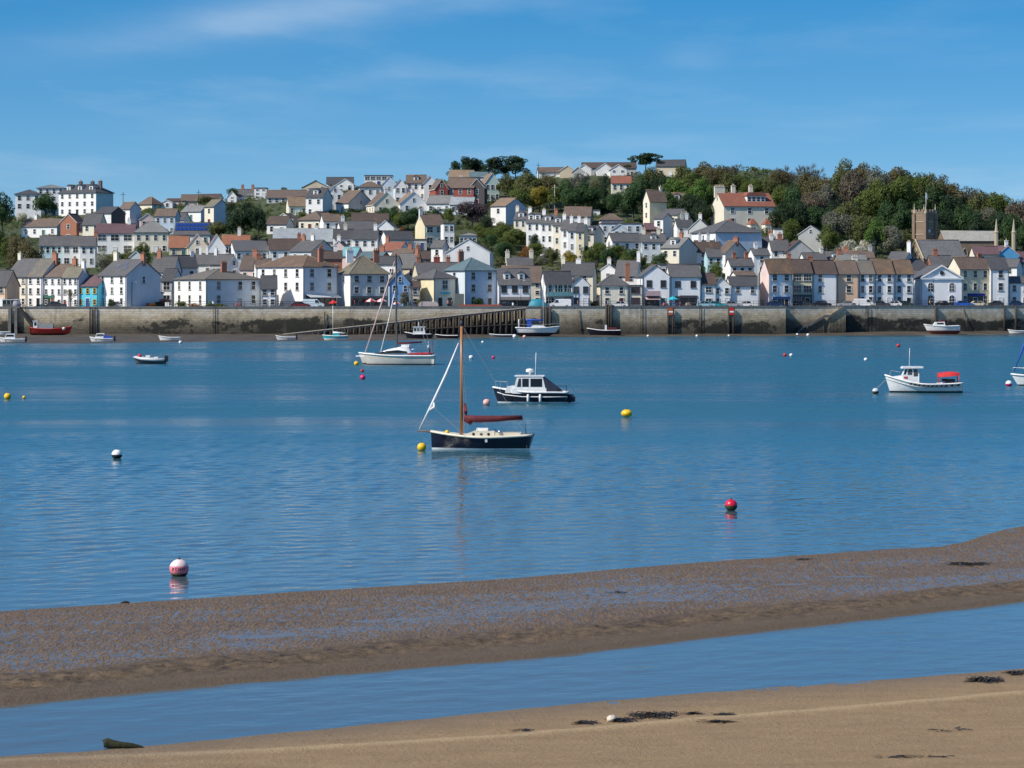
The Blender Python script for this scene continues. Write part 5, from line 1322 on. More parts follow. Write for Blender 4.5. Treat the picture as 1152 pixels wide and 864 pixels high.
# ------------------------------------------------------------------ boats
def hull_mesh(L, B, fb, fs, fm, draft=.5, transom=.7, rake=.08, srake=0., mats=None, boot=.12, full=1.6, strake=True, deckz=-.06, topband=0.0):
    """x from -L/2 (stern) to L/2 (bow); fb / fm / fs freeboard at bow, midships, stern. slots: hull, boot top, deck, strake"""
    NS, NR = 22, 9
    rows = []
    for i in range(NS+1):
        t = i / NS
        bw = B/2 * (transom + (1-transom)*min(1, t/.4)**.8 if t < .4 else max(0.0, 1-((t-.4)/.6)**full)**.8 if t < 1 else 0)
        bw = max(bw, .02)
        z1 = fs + (fm-fs)*min(1, t/.45)*(2-min(1, t/.45)) if t < .45 else fm + (fb-fm)*((t-.45)/.55)**1.8
        dk = -draft * (1 - max(0, (t-.55)/.45)**2.2) * (1 if t > .12 else .55 + .45*t/.12)
        ring = []
        zs_ = [dk, dk*.4, max(0, boot)] + [max(0, boot) + (z1-max(0, boot))*q_ for q_ in (.15, .3, .45, .6, .8, 1)] if boot <= 0 or dk < 0 else None
        zs_.insert(1, dk*.8)
        for k in range(NR+1):
            z = zs_[k]
            u = max(0, (z-dk)/(z1-dk))
            f = min(1, u**(.42 + .35*max(0, t-.5)*2))
            fl = bw * f
            xb = -L/2 + L*t + rake*L*(z/max(fb, .1)-.6)*max(0, (t-.72)/.28)**2 + srake*L*(z/max(fs, .1))*max(0, 1-t/.12)
            ring.append((xb, fl, z))
        rows.append(ring)
    vs, fs_, mi = [], [], []
    n = NR+1
    for sgn in (1, -1):
        base = len(vs)
        for r in rows: vs += [(x, sgn*y, z) for x, y, z in r]
        for i in range(NS):
            for k in range(NR):
                f = (base+i*n+k, base+(i+1)*n+k, base+(i+1)*n+k+1, base+i*n+k+1)
                zc = (rows[i][k][2]+rows[i][k+1][2])/2
                fs_.append(f if sgn < 0 else f[::-1]); mi.append(1 if zc < boot else (4 if topband and zc > rows[i][-1][2]-topband else 0))
    m_ = n*(NS+1)
    for k in range(NR):
        fs_.append((k, k+1, m_+k+1, m_+k)); mi.append(1 if rows[0][k][2] < boot-.05 else 0)
    d0 = len(vs)
    for r in rows:
        x, y, z = r[-1]; vs += [(x, y*.97, z+deckz), (x, -y*.97, z+deckz)]
    for i in range(NS):
        fs_.append((d0+2*i, d0+2*i+1, d0+2*i+3, d0+2*i+2)); mi.append(2)
    mb = MB(); mb.v = vs; mb.f = fs_; mb.m = mi; mb.sm = [True]*(len(fs_)-NS) + [False]*NS
    if strake:
        for sgn in (1, -1): mb.tube([(r[-1][0], sgn*r[-1][1], r[-1][2]) for r in rows], .035*L**.5, 5, 3)
    return mb, rows
def boat(name, label, px, py, ang=math.pi, tilt=0, cat='boat', Y=None, z=0.0, group=None):
    Y = Y or water_y(py)
    e = empty(name, (ray_x(px, Y), Y, z), ang, label, cat, group)
    e.rotation_euler = (tilt, 0, ang)
    return e
def add_hull(e, mats, **kw):
    mb, rows = hull_mesh(**kw)
    mm = list(mats) + [mats[0]]*(5-len(mats))
    return mb.build('hull', mm, e), rows
def wires(e, segs, r=.012, name='rigging', mat=None):
    mb = MB()
    for a, b in segs: mb.tube([a, b], r, 4, 0, cap=False)
    return mb.build(name, mat or M['wire'], e)

# 1 navy gaff yacht with maroon sail cover
e = boat('sailing_yacht', 'navy blue sailing yacht with varnished mast, bowsprit and maroon sail cover in mid river', 540, 506, math.pi-.10)
add_hull(e, [M['navy'], M['white'], M['cream_paint'], M['cream_paint']], L=6.35, B=2.3, fb=1.18, fm=.86, fs=1.0, draft=.35, transom=.62, rake=.01, srake=-.045, boot=.13)
mb = MB(); mb.prism([(.95,.78),(-1.0,.78),(-1.0,1.22),(.25,1.28),(.95,1.0)], -.62, .62, 0); mb.box(-.55,.2,-.3,.3,1.26,1.42,1)
cb_ = mb.build('cabin', [M['cream_paint'], M['white']], e)
for x in (.35, -.15, -.62):
    mb = MB(); mb.tube([(x,.60,1.04),(x,.635,1.04)], .09, 10, 0, smooth=False); mb.tube([(x,-.60,1.04),(x,-.635,1.04)], .09, 10, 0, smooth=False); mb.build('porthole', M['glass'], cb_)
mb = MB(); mb.box(-2.6,-1.05,-.72,-.62,.80,1.16); mb.box(-2.6,-1.05,.62,.72,.80,1.16); mb.box(-2.7,-2.6,-.72,.72,.8,1.14); mb.build('cockpit_coaming', M['cream_paint'], e)
MB().tube([(1.2,0,.85),(1.2,0,8.25)], [.125,.09], 10).build('mast', M['varnish'], e)
MB().tube([(1.2,0,8.0),(1.2,0,8.35)], .10, 8).build('mast_cap', M['iron'], e)
MB().tube([(2.5,0,1.08),(4.05,0,1.22)], [.07,.05], 8).build('bowsprit', M['wood'], e)
mb = MB(); mb.tube([(1.02,0,2.05),(.2,0,1.98),(-1.2,0,2.02),(-2.75,0,2.12)], [.20,.24,.20,.13], 10); mb.tube([(1.02,0,3.0),(.98,0,2.5),(.80,0,1.9),(.55,0,1.68)], [.10,.17,.22,.12], 10)
mb.build('sail_cover', M['maroon'], e)
MB().tube([(1.05,0,1.82),(-2.8,0,1.98)], .055, 7).build('boom', M['varnish'], e)
mb = MB(); mb.tube([(3.95,0,1.30),(3.1,0,3.0),(2.2,0,4.9),(1.40,0,6.9)], [.04,.085,.08,.03], 8); mb.tube([(3.35,.02,2.5),(2.95,.1,2.75),(3.02,0,3.15)], [.03,.12,.02], 6)
mb.build('furled_jib', M['sail'], e)
wires(e, [((3.95,0,1.25),(1.3,0,7.1)),((1.2,0,7.3),(.9,1.1,.9)),((1.2,0,7.3),(.9,-1.1,.9)),((1.2,0,8.1),(-2.9,0,1.1)),((3.0,.2,2.7),(1.0,.5,1.0)),((4.0,0,1.2),(3.15,0,.15))])
mb = MB(); mb.ball(.16, (2.1,.35,1.12), 8, 0); mb.build('anchor_bag', M['yellow'], e)
mb = MB(); mb.box(-.6,-.45,1.10,1.16,.55,.78); mb.build('name_plate', M['palegrey'], e)
MB().tube([(-3.0,.0,1.0),(-2.95,0,1.65)], .03, 6).build('rudder_head', M['black'], e)
for (x, y) in ((-1.35, .75), (-.9, -.7)): MB().ball(.13, (x, y, 1.2), 8).build('winch', M['steel'], e)

# 2 navy motor cruiser
e = boat('motor_cruiser', 'navy motor cruiser with white wheelhouse, radar dome and dark sloping canopy', 598, 453.5, math.pi-.06)
add_hull(e, [M['navy'], M['white'], M['palegrey'], M['white']], L=6.7, B=2.5, fb=1.45, fm=1.02, fs=1.0, draft=.4, transom=.85, rake=.07, boot=.14)
mb = MB(); mb.tube([(3.1,.35,1.0),(2.4,.72,.78),(.8,1.19,.62),(-1.5,1.21,.60),(-3.3,1.06,.62)], .045, 5); mb.tube([(3.1,-.35,1.0),(2.4,-.72,.78),(.8,-1.19,.62),(-1.5,-1.21,.60),(-3.3,-1.06,.62)], .045, 5); mb.build('rubbing_strake', M['white'], e)
mb = MB(); mb.prism([(2.35,1.1),(2.2,1.5),(1.5,1.62),(.6,1.62),(.6,.95),(2.35,.95)], -.85, .85); mb.build('fore_cabin', M['white'], e)
mb = MB(); mb.prism([(1.6,1.2),(1.30,2.35),(-1.05,2.45),(-1.35,1.2)], -.95, .95, 0); mb.box(-1.2,1.5,-1.0,1.0,2.44,2.54,0); mb.box(-1.4,1.7,-.99,.99,.9,1.38,0)
wh = mb.build('wheelhouse', M['white'], e)
for y in (.952, -.972):
    for x0_, x1_ in ((1.18,.92),(.80,.22),(.05,-1.0)):
        mb = MB(); mb.prism([(x0_+.10 if x0_>1 else x0_,1.52),(x1_,1.52),(x1_,2.26),(x0_-.06 if x0_>1 else x0_,2.26)], y, y+.02); mb.build('side_window', M['glass'], wh)
mb = MB(); mb.hexa([(1.62,-.8,1.5),(1.62,.8,1.5),(1.60,.8,1.5),(1.60,-.8,1.5)], [(1.40,-.8,2.25),(1.40,.8,2.25),(1.37,.8,2.25),(1.37,-.8,2.25)]); mb.build('windscreen', M['glass'], wh)
mb = MB(); mb.prism([(-1.12,2.40),(-2.65,1.25),(-2.75,1.05),(-1.35,1.05)], -.93, .93); mb.build('canopy', M['navycanvas'], e)
mb = MB(); mb.lathe([(.10,0),(.10,.25),(.36,.27),(.38,.45),(.30,.56),(.05,.6)], 14, 0); mb.build('radar_dome', M['white'], e, (.15,0,2.55))
MB().tube([(-.35,.2,2.5),(-.42,.2,4.6)], .03, 6).build('aerial', M['white'], e)
for x in (.25, -.85): mb = MB(); mb.lathe([(.02,0),(.11,.08),(.12,.65),(.04,.75)], 8, 0); mb.build('fender', M['white'], e, (x, 1.36, .12)); 
wires(e, [((3.3,0,1.5),(3.3,0,2.0)),((3.35,0,2.0),(2.2,.75,1.95)),((3.35,0,2.0),(2.2,-.75,1.95)),((2.2,.75,1.95),(2.2,.75,1.3)),((2.2,-.75,1.95),(2.2,-.75,1.3)),((2.8,.5,1.97),(2.8,.55,1.35))], .025, 'pulpit_rail', M['steel'])
wires(e, [((-2.4,1.0,1.0),(-2.4,1.0,1.6)),((-3.2,1.0,1.0),(-3.2,1.0,1.6)),((-2.4,1.0,1.6),(-3.2,1.0,1.6)),((-3.2,1.0,1.6),(-3.2,-1.0,1.6))], .03, 'stern_rail', M['iron'])
mb = MB(); mb.prism([(-3.3,.05),(-3.95,.15),(-4.0,.55),(-3.7,.85),(-3.3,.8)], -.35, .35); mb.build('outboard_motor', M['navycanvas'], e)

M['shaded_white'] = plain('shaded_white_gelcoat', (.66,.61,.52), .35)  # white hull seen on its shadow side, shade put into the colour
# 3 white multihull
e = boat('trimaran', 'long white multihull yacht with black mast, dark window band and furled pinkish jib', 446, 410, math.pi-.12)
_, rows = add_hull(e, [M['shaded_white'], M['antifoul'], M['shaded_white'], M['white']], L=9.6, B=2.2, fb=1.55, fm=1.25, fs=1.25, draft=.4, transom=.75, rake=.06, srake=-.02, boot=.16)
bpy.data.objects[e.children[0].name].location = (-.7, 1.8, 0)
h2, _ = add_hull(e, [M['shaded_white'], M['antifoul'], M['shaded_white'], M['white']], L=9.6, B=1.9, fb=1.55, fm=1.25, fs=1.25, draft=.4, transom=.75, rake=.06, srake=-.02, boot=.16)
h2.location = (.6, -2.0, 0)
mb = MB()
def loft(mb, secs, mi=0):
    n = len(secs[0][1]); vs = []
    for x, pr in secs: vs += [(x, a, b_) for a, b_ in pr]
    fs = []
    for i in range(len(secs)-1):
        for k in range(n-1): fs.append((i*n+k, i*n+k+1, (i+1)*n+k+1, (i+1)*n+k))
    mb.add(vs, fs, mi, True); mb.add(vs, [tuple(range(n)), tuple(range((len(secs)-1)*n, len(secs)*n))], mi)
def dome(hw, z0, z1): return [(-hw, z0), (-hw*.95, z0+(z1-z0)*.55), (-hw*.55, z1-.03), (0, z1), (hw*.55, z1-.03), (hw*.95, z0+(z1-z0)*.55), (hw, z0)]
loft(mb, [(3.3, dome(1.5,1.15,1.25)), (2.2, dome(2.2,1.15,1.75)), (.9, dome(2.5,1.15,2.15)), (-.6, dome(2.6,1.15,2.45)), (-1.8, dome(2.6,1.15,2.4)), (-2.2, dome(2.5,1.15,1.7)), (-4.6, dome(2.4,1.1,1.45))])
cab = mb.build('cabin', M['white'], e)
mb = MB()
for sg in (1,-1): mb.tube([(2.7,sg*2.02,1.5),(1.4,sg*2.48,1.72),(-.6,sg*2.66,1.85),(-1.9,sg*2.64,1.75)], [.06,.17,.22,.12], 6)
mb.build('window_band', M['glass'], cab)
mb = MB(); mb.box(-1.9,-.8,-.9,.9,2.4,2.75); mb.build('hatch_hood', M['white'], cab)
mb = MB(); mb.box(-4.9,-2.1,-2.55,2.55,1.46,1.62); mb.build('cockpit_canvas', M['red'], cab)
mb = MB(); mb.hexa([(3.0,-2.0,1.15),(5.6,-.5,1.1),(5.6,.5,1.1),(3.0,2.0,1.15)], [(3.0,-2.0,1.25),(5.6,-.5,1.2),(5.6,.5,1.2),(3.0,2.0,1.25)]); mb.build('foredeck', M['white'], e)
MB().tube([(.0,0,2.3),(.05,0,15.2)], [.15,.11], 8).build('mast', M['black'], e)
mb = MB(); mb.tube([(-.15,0,3.2),(-.3,0,2.9),(-3.6,0,3.1)], [.1,.15,.10], 8); mb.build('furled_mainsail', M['maroon'], e)
MB().tube([(4.5,.0,1.3),(2.2,0,8.0),(.25,0,14.2)], [.06,.10,.05], 6).build('furled_jib', plain('pinkish_sailcloth', (.70,.48,.46), .7), e)
MB().tube([(2.2,.0,1.8),(1.1,0,6.0),(.2,0,10.2)], [.04,.07,.04], 6).build('inner_forestay', M['sail'], e)
wires(e, [((.05,0,14.8),(-4.9,2.0,1.5)),((.05,0,14.8),(-4.9,-2.0,1.5)),((.05,0,11),(-.4,2.7,1.4)),((.05,0,11),(-.4,-2.7,1.4))], .02)
mb = MB(); mb.tube([(-4.6,1.9,1.2),(-4.75,1.9,3.2),(-4.75,-1.9,3.2),(-4.6,-1.9,1.2)], .05, 6); mb.tube([(-4.4,1.9,1.4),(-3.2,2.3,2.1),(-2.4,2.4,2.2)], .03, 5); mb.build('stern_arch', M['steel'], e)
mb = MB(); mb.lathe([(.36,-.07),(.42,0),(.36,.07)], 16, 0); mb.build('lifebuoy', M['iron'], e, (-4.85,1.9,2.0), (0, math.pi/2, .3))

# 4 white fishing boat
e = boat('fishing_boat', 'white fishing boat with forward wheelhouse, black rope fender and red stern canopy', 1040, 441.5, math.pi-.05)
add_hull(e, [M['white'], M['black'], M['palegrey'], M['white']], L=7.5, B=2.6, fb=1.75, fm=.85, fs=.98, draft=.4, transom=.85, rake=.07, boot=.16, full=1.9, deckz=-.35)
mb = MB()
pts = [(1.6,1.26,.92),(.5,1.36,.74),(-.7,1.36,.68),(-1.9,1.33,.72),(-3.6,1.16,.84)]
for sg in (1,-1):
    for k in range(11):
        t0, t1 = k/11, (k+.62)/11
        def at_(t):
            f = t*(len(pts)-1); i = min(int(f), len(pts)-2); u = f-i
            return tuple(pts[i][j]+(pts[i+1][j]-pts[i][j])*u for j in range(3))
        a_, b_ = at_(t0), at_(t1); mb.tube([(a_[0],sg*a_[1],a_[2]),(b_[0],sg*b_[1],b_[2])], .10, 6)
mb.build('rope_fender', M['black'], e)
mb = MB(); mb.hexa([(.6,-.75,1.0),(3.2,-.15,1.0),(3.2,.15,1.0),(.6,.75,1.0)], [(.6,-.75,1.9),(3.1,-.15,1.62),(3.1,.15,1.62),(.6,.75,1.9)], 0)
mb.prism([(2.25,1.75),(1.9,2.45),(.75,2.45),(.55,1.0),(2.25,1.0)], -.72, .72, 0); mb.prism([(2.35,2.42),(2.2,2.62),(.2,2.62),(.2,2.46)], -.95, .95, 0)
wh = mb.build('wheelhouse', M['white'], e)
for y in (.722, -.742):
    for pr in ([(2.15,1.85),(1.95,1.85),(1.80,2.36),(1.98,2.36)], [(1.75,1.8),(1.3,1.8),(1.3,2.36),(1.65,2.36)], [(1.15,1.65),(.70,1.65),(.78,2.36),(1.15,2.36)]):
        MB().prism(pr, y, y+.02).build('side_window', M['glass'], wh)
MB().tube([(1.55,.3,2.6),(1.5,.3,4.45)], .03, 6).build('aerial', M['white'], e)
MB().box(1.75,2.1,.723,.75,1.42,1.62).build('red_panel', M['redcloth'], e)
mb = MB()
for y in (-.8,.8):
    mb.tube([(-1.45,y,.6),(-1.45,y,2.0)], .04, 6); mb.tube([(-3.4,y,.8),(-3.35,y,1.75)], .04, 6)
mb.build('canopy_frame', M['redcloth'], e)
mb = MB(); loft(mb, [(-1.35, [(-.9,1.55),(-.8,1.85),(0,1.95),(.8,1.85),(.9,1.55)]), (-2.3, [(-.95,1.62),(-.85,2.0),(0,2.1),(.85,2.0),(.95,1.62)]), (-3.1, [(-.9,1.7),(-.8,2.0),(0,2.08),(.8,2.0),(.9,1.7)]), (-3.45, [(-.7,1.75),(-.6,1.9),(0,1.98),(.6,1.9),(.7,1.75)])])
mb.build('canopy', M['redcloth'], e)
mb = MB(); mb.box(-3.0,-2.1,-.5,.5,.75,1.35); mb.lathe([(.28,0),(.30,.25),(.16,.3)], 10, 0, (-2.0,.2,1.1)); mb.build('pot_hauler', M['iron'], e)
wires(e, [((3.5,0,1.75),(3.3,0,2.2)),((3.3,0,2.2),(2.5,.7,2.05)),((3.3,0,2.2),(2.5,-.7,2.05))], .025, 'bow_rail', M['steel'])
wires(e, [((3.6,0,1.5),(4.85,0,.3))], .03, 'mooring_rope', M['grey'])

# 5 yacht cut off by the right edge
e = boat('sailing_yacht', 'white yacht with a blue furled sail, cut off by the right edge of the picture', 1182, 434, math.pi-.1)
add_hull(e, [M['white'], M['black'], M['white'], M['white']], L=7.8, B=2.6, fb=1.25, fm=.95, fs=.95, draft=.4, transom=.6, rake=.1, boot=.14)
mb = MB(); mb.prism([(1.7,.9),(1.2,1.5),(-1.2,1.6),(-1.4,.9)], -.8, .8); mb.build('cabin', M['white'], e)
MB().tube([(.9,0,1.3),(.9,0,10.5)], .08, 8).build('mast', M['steel'], e)
MB().tube([(3.9,0,1.5),(3.1,0,3.6),(2.2,0,6.0),(1.0,0,9.6)], [.05,.11,.14,.05], 8).build('furled_jib', M['bluecanvas'], e)
MB().tube([(.7,0,2.2),(-2.5,0,2.3)], [.18,.12], 8).build('sail_cover', M['bluecanvas'], e)
wires(e, [((4.0,0,1.3),(4.0,0,1.95)),((4.0,0,1.95),(2.7,.8,1.9)),((4.0,0,1.95),(2.7,-.8,1.9)),((2.7,.8,1.9),(2.7,.8,1.2))], .03, 'pulpit_rail', M['steel'])

# 6 grey rigid inflatable
e = boat('inflatable_boat', 'small grey inflatable boat with a red cowl and outboard, drifting at left', 168.5, 409, math.pi-.15)
add_hull(e, [M['harbour_grey'], M['black'], M['grey'], M['grey']], L=4.4, B=1.9, fb=.85, fm=.5, fs=.45, draft=.25, transom=.9, rake=.12, boot=.08, deckz=-.2)
mb = MB()
for sg in (1,-1): mb.tube([(2.25,0,.92),(1.8,sg*.5,.85),(1.0,sg*.88,.68),(-.5,sg*.98,.58),(-2.3,sg*.95,.52)], [.12,.2,.22,.22,.18], 8)
mb.build('buoyancy_tube', M['palegrey'], e)
mb = MB(); mb.ball(.3, (1.45,0,1.05), 8); mb.build('cowl', M['redcloth'], e)
mb = MB(); mb.box(-.1,.5,-.35,.35,.4,1.15); mb.box(-1.3,-.7,-.4,.4,.4,.95); mb.build('seat_console', M['white'], e)
mb = MB(); mb.prism([(-2.15,.2),(-2.6,.3),(-2.6,1.1),(-2.2,1.15)], -.22, .22); mb.build('outboard_motor', M['black'], e)

# boats aground or moored along the far shore
def shore(px, py):
    lo, hi = water_y(interp(px, WATERLINE)) - 30, quay_y(px) - (8.2 if px < 635 else 3.5)
    g = lambda Y: (H - max(0, shore_z(px, Y))) * F / Y - (py - HY)
    for _ in range(40):
        mid = (lo+hi)/2
        if g(mid) > 0: lo = mid
        else: hi = mid
    return lo, max(0, shore_z(px, lo))
def sboat(name, label, px, py, ang=math.pi, tilt=0, **k):
    Y, z = shore(px, py)
    return boat(name, label, px, py, ang, tilt, Y=Y, z=z, **k)
e = sboat('work_boat', 'bright red work boat aground on the mud below the dark gangway', 57, 376.5, math.pi+.05+math.pi)
e.location.z += .3
add_hull(e, [M['red'], M['black'], M['darkwood'], M['red']], L=8.6, B=2.8, fb=1.45, fm=.95, fs=1.25, draft=.45, transom=.8, rake=.06, boot=.0)
mb = MB(); mb.box(-3.6,-2.7,-.9,.9,1.0,2.6); mb.box(-3.75,-2.6,-1.0,1.0,2.601,2.72); wh = mb.build('wheelhouse', M['white'], e)
MB().box(-3.4,-2.9,-.93,-.901,1.7,2.35).build('window', M['glass'], wh)
mb = MB(); mb.box(-2.5,.6,-.95,.95,.95,2.1); mb.build('cargo_cover', M['grey'], e)
mb = MB(); mb.tube([(2.9,-.92,1.05),(2.9,-1.12,1.05)], .36, 12, 0); mb.build('tyre_fender', M['palegrey'], e)
wires(e, [((4.2,0,1.4),(7.5,1.5,4.2)),((4.2,0,1.2),(8.0,-.5,.4))], .04, 'mooring_rope', M['iron'])
def launch(label, px, py, L, hullm, deckm, ang=math.pi, cab=None, cover=None, name='motor_boat', out=True, fb=.95, tilt=0, seat=True):
    e = sboat(name, label, px, py, ang, tilt, group='small boats along the far shore')
    add_hull(e, [hullm, M['black'], deckm, M['white']], L=L, B=L*.36, fb=fb, fm=fb*.68, fs=fb*.7, draft=.3, transom=.85, rake=.09, boot=.05, deckz=-.15)
    if cab:
        mb = MB(); a_ = L*.22; mb.prism([(a_+.5,fb*.6),(a_,fb*.6+1.1),(-.1*L,fb*.6+1.15),(-.12*L,fb*.6)], -L*.12, L*.12); c_ = mb.build('cabin', cab, e)
        for y in (L*.12+.002, -L*.12-.022): MB().prism([(a_+.12,fb*.6+.55),(a_-.08,fb*.6+.95),(-.07*L,fb*.6+.95),(-.08*L,fb*.6+.55)], y, y+.02).build('side_window', M['glass'], c_)
    if cover:
        mb = MB(); mb.prism([(-.05*L,fb*.62),(-.1*L,fb*.62+.75),(-.40*L,fb*.62+.45),(-.46*L,fb*.62)], -L*.15, L*.15); mb.build('cover', cover, e)
    if seat and not cab:
        mb = MB(); mb.box(-.2,.15,-L*.15,L*.15,fb*.45,fb*.62); mb.box(-L*.3,-L*.22,-L*.15,L*.15,fb*.45,fb*.6); mb.build('thwart', M['wood'], e)
    if out:
        mb = MB(); mb.prism([(-L*.49,.1),(-L*.56,.2),(-L*.56,fb+.2),(-L*.5,fb+.25)], -.2, .2); mb.build('outboard_motor', M['black'], e)
    return e
launch('white motor boat with small cuddy at the water edge, left end of the shore', 14, 385.2, 5.0, M['white'], M['palegrey'], cab=M['white'])
launch('white dinghy tip on the mud at the left picture edge below the gangway', 2, 376, 3.6, M['white'], M['palegrey'], out=False)
launch('small white motor boat with blue canopy at the water edge below the turquoise house', 115, 384.6, 4.6, M['white'], M['palegrey'], cab=M['white'], cover=M['bluecanvas'])
launch('open white dinghy with a white ball fender at the water edge, left of the jetty', 191, 383.2, 4.2, M['white'], M['palegrey'], name='dinghy', out=False)
launch('low grey white dinghy on the mud at the foot of the jetty', 322, 382.8, 4.0, M['palegrey'], M['darkwood'], name='dinghy')
launch('dark flat punt on the mud in front of the jetty piles', 565, 378.8, 5.2, M['grey'], M['darkwood'], name='punt', fb=.6, out=False)
launch('dark tender lying beside the blue and white cabin boat', 503, 380.4, 4.6, M['navy'], M['darkwood'], name='dinghy', fb=.8)
launch('small white and yellow dinghy at the right edge below the slim piles', 1146, 373.6, 4.6, M['white'], M['yellow'], name='dinghy', out=False)
e = launch('navy open motor boat with white rim and red gear, aground under the piles', 680, 374.2, 7.2, M['navy'], M['grey'], out=False, fb=1.5, seat=False)
mb = MB(); mb.box(-2.6,-.8,-.6,.6,1.1,1.7); mb.build('engine_box', M['maroon'], e)
mb = MB(); mb.box(-.5,-.1,-.6,.6,1.0,2.2); mb.build('console', M['white'], e)
e = launch('blue and white cabin boat with a tall wheelhouse moored by the jetty', 471, 380.6, 5.4, M['blue'] if 0 else M['navy'], M['white'], cab=None, fb=1.3, seat=False)
mb = MB(); mb.prism([(1.2,.8),(1.0,2.3),(-1.2,2.3),(-1.4,.8)], -.85, .85); mb.box(-1.4,1.2,-.95,.95,2.301,2.42); wh = mb.build('wheelhouse', M['white'], e)
for y in (.852,-.872):
    for x in (-.9,-.2,.45): MB().box(x,x+.5,y,y+.02,1.5,2.1).build('side_window', M['glass'], wh)
MB().tube([(0,0,2.4),(0,0,3.4)], .06, 6).build('mast', M['white'], e)
# turquoise yacht, white yacht and white boat with a red bottom
e = sboat('sailing_yacht', 'small turquoise yacht with a bare white mast beside the jetty', 377.5, 382.4, math.pi)
add_hull(e, [M['turq'], M['white'], M['white'], M['white']], L=5.0, B=1.9, fb=1.0, fm=.8, fs=.85, draft=.35, transom=.6, rake=.08, boot=.34)
mb = MB(); mb.prism([(1.0,.75),(.5,1.2),(-.8,1.2),(-.9,.75)], -.6, .6); mb.build('cabin', M['turq'], e)
MB().tube([(.55,0,.8),(.55,0,6.9)], .055, 6).build('mast', M['white'], e)
MB().tube([(.5,0,1.5),(-1.9,0,1.4)], [.2,.1], 8).build('sail_cover', M['sail'], e)
MB().tube([(2.3,0,1.0),(1.9,0,2.6)], .03, 5).build('furled_jib', M['bluecanvas'], e)
wires(e, [((2.4,0,1.0),(.55,0,6.6)),((.55,0,6.6),(-2.4,0,.9))], .015)
e = sboat('sailing_yacht', 'white yacht with navy bottom and blue sail cover, aground at the jetty end', 605, 376.2, 0)
e.location.z += .75
add_hull(e, [M['white'], M['navy'], M['white'], M['white']], L=8.9, B=2.9, fb=1.35, fm=1.0, fs=1.1, draft=1.0, transom=.6, rake=.12, srake=-.05, boot=.0)
mb = MB(); mb.prism([(2.0,1.0),(1.2,1.55),(-1.4,1.6),(-1.6,1.0)], -.9, .9); mb.build('cabin', M['white'], e)
mb = MB(); mb.prism([(-1.2,1.4),(-1.4,2.5),(-2.3,2.45),(-2.4,1.1)], -.9, .9); mb.build('spray_hood', M['bluecanvas'], e)
MB().tube([(1.2,0,1.2),(1.2,0,12.6)], [.09,.07], 8).build('mast', M['palegrey'], e)
MB().tube([(1.1,0,2.7),(-2.6,0,2.75)], [.22,.16], 8).build('sail_cover', M['bluecanvas'], e)
MB().tube([(-4.1,.3,1.0),(-4.1,.3,2.9)], .12, 6).build('stern_pole', M['white'], e)
wires(e, [((4.6,0,1.3),(1.2,0,12.2)),((1.2,0,12.4),(-4.3,0,1.2)),((4.5,0,1.4),(4.5,0,2.0)),((4.5,0,2.0),(2.5,1.2,1.8)),((2.5,1.2,1.8),(-3.8,1.2,1.7)),((4.5,0,2.0),(2.5,-1.2,1.8)),((2.5,-1.2,1.8),(-3.8,-1.2,1.7))], .02)
e = sboat('motor_boat', 'white boat with a dark red bottom and small cuddy, aground at right under the chapel', 1060, 371.2, math.pi)
e.location.z += .7
add_hull(e, [M['white'], M['antifoul'], M['palegrey'], M['white']], L=7.8, B=2.7, fb=1.5, fm=1.1, fs=1.2, draft=.8, transom=.85, rake=.1, boot=.1)
mb = MB(); mb.prism([(2.2,1.1),(1.6,2.0),(-.4,2.1),(-.6,1.1)], -.9, .9); c_ = mb.build('cabin', M['white'], e)
for y in (.902,-.922): MB().box(-.2,1.3,y,y+.02,1.5,1.85).build('side_window', M['glass'], c_)
mb = MB(); mb.box(-.6,.6,-.7,.7,2.101,2.5); mb.build('folded_hood', M['maroon'], e)

# ------------------------------------------------------------------ buoys
def buoy(label, px, pyw, rpx, top, bot=None, split=.0, name='mooring_buoy', weed=False, zs=.95):
    Y = water_y(pyw); r = rpx * Y / F
    e = empty(name, (ray_x(px, Y), Y, 0), rnd.uniform(0, 6), label, 'buoy', 'mooring buoys on the river')
    up_ = r*.78
    mb = MB(); mb.ball(r, (0, 0, up_), 20, 0, zs); o = mb.build('float', [top, bot or top], e)
    if bot:
        for p in o.data.polygons:
            if p.center.z - up_ < split*r: p.material_index = 1
    MB().lathe([(r*.16, 0), (r*.16, r*.12), (r*.05, r*.14), (r*.05, r*.3)], 8, 0, (0, 0, up_+r*zs*.97)).build('ring_eye', M['iron'], e)
    if weed: MB().lathe([(r*.6,-.06*r),(r*.78,.12*r),(r*.90,.30*r)], 18).build('weed_skirt', plain('buoy_weed', (.03,.03,.012), .9), e)
    return e
M['pinkbase'] = plain('pink_lower', (.80,.22,.27), .5, var=.35, scale=4)  # deeper pink of the lower part, below a paler top
M['weed'] = plain('weed_green', (.05,.055,.018), .9)
e = buoy('large pink buoy with paler top and scrawled dark marks, nearest in the river', 201.5, 648, 11, plain('pale_pink_top', (.80,.62,.62), .5, var=.2, scale=4), M['pinkbase'], .35, weed=True)
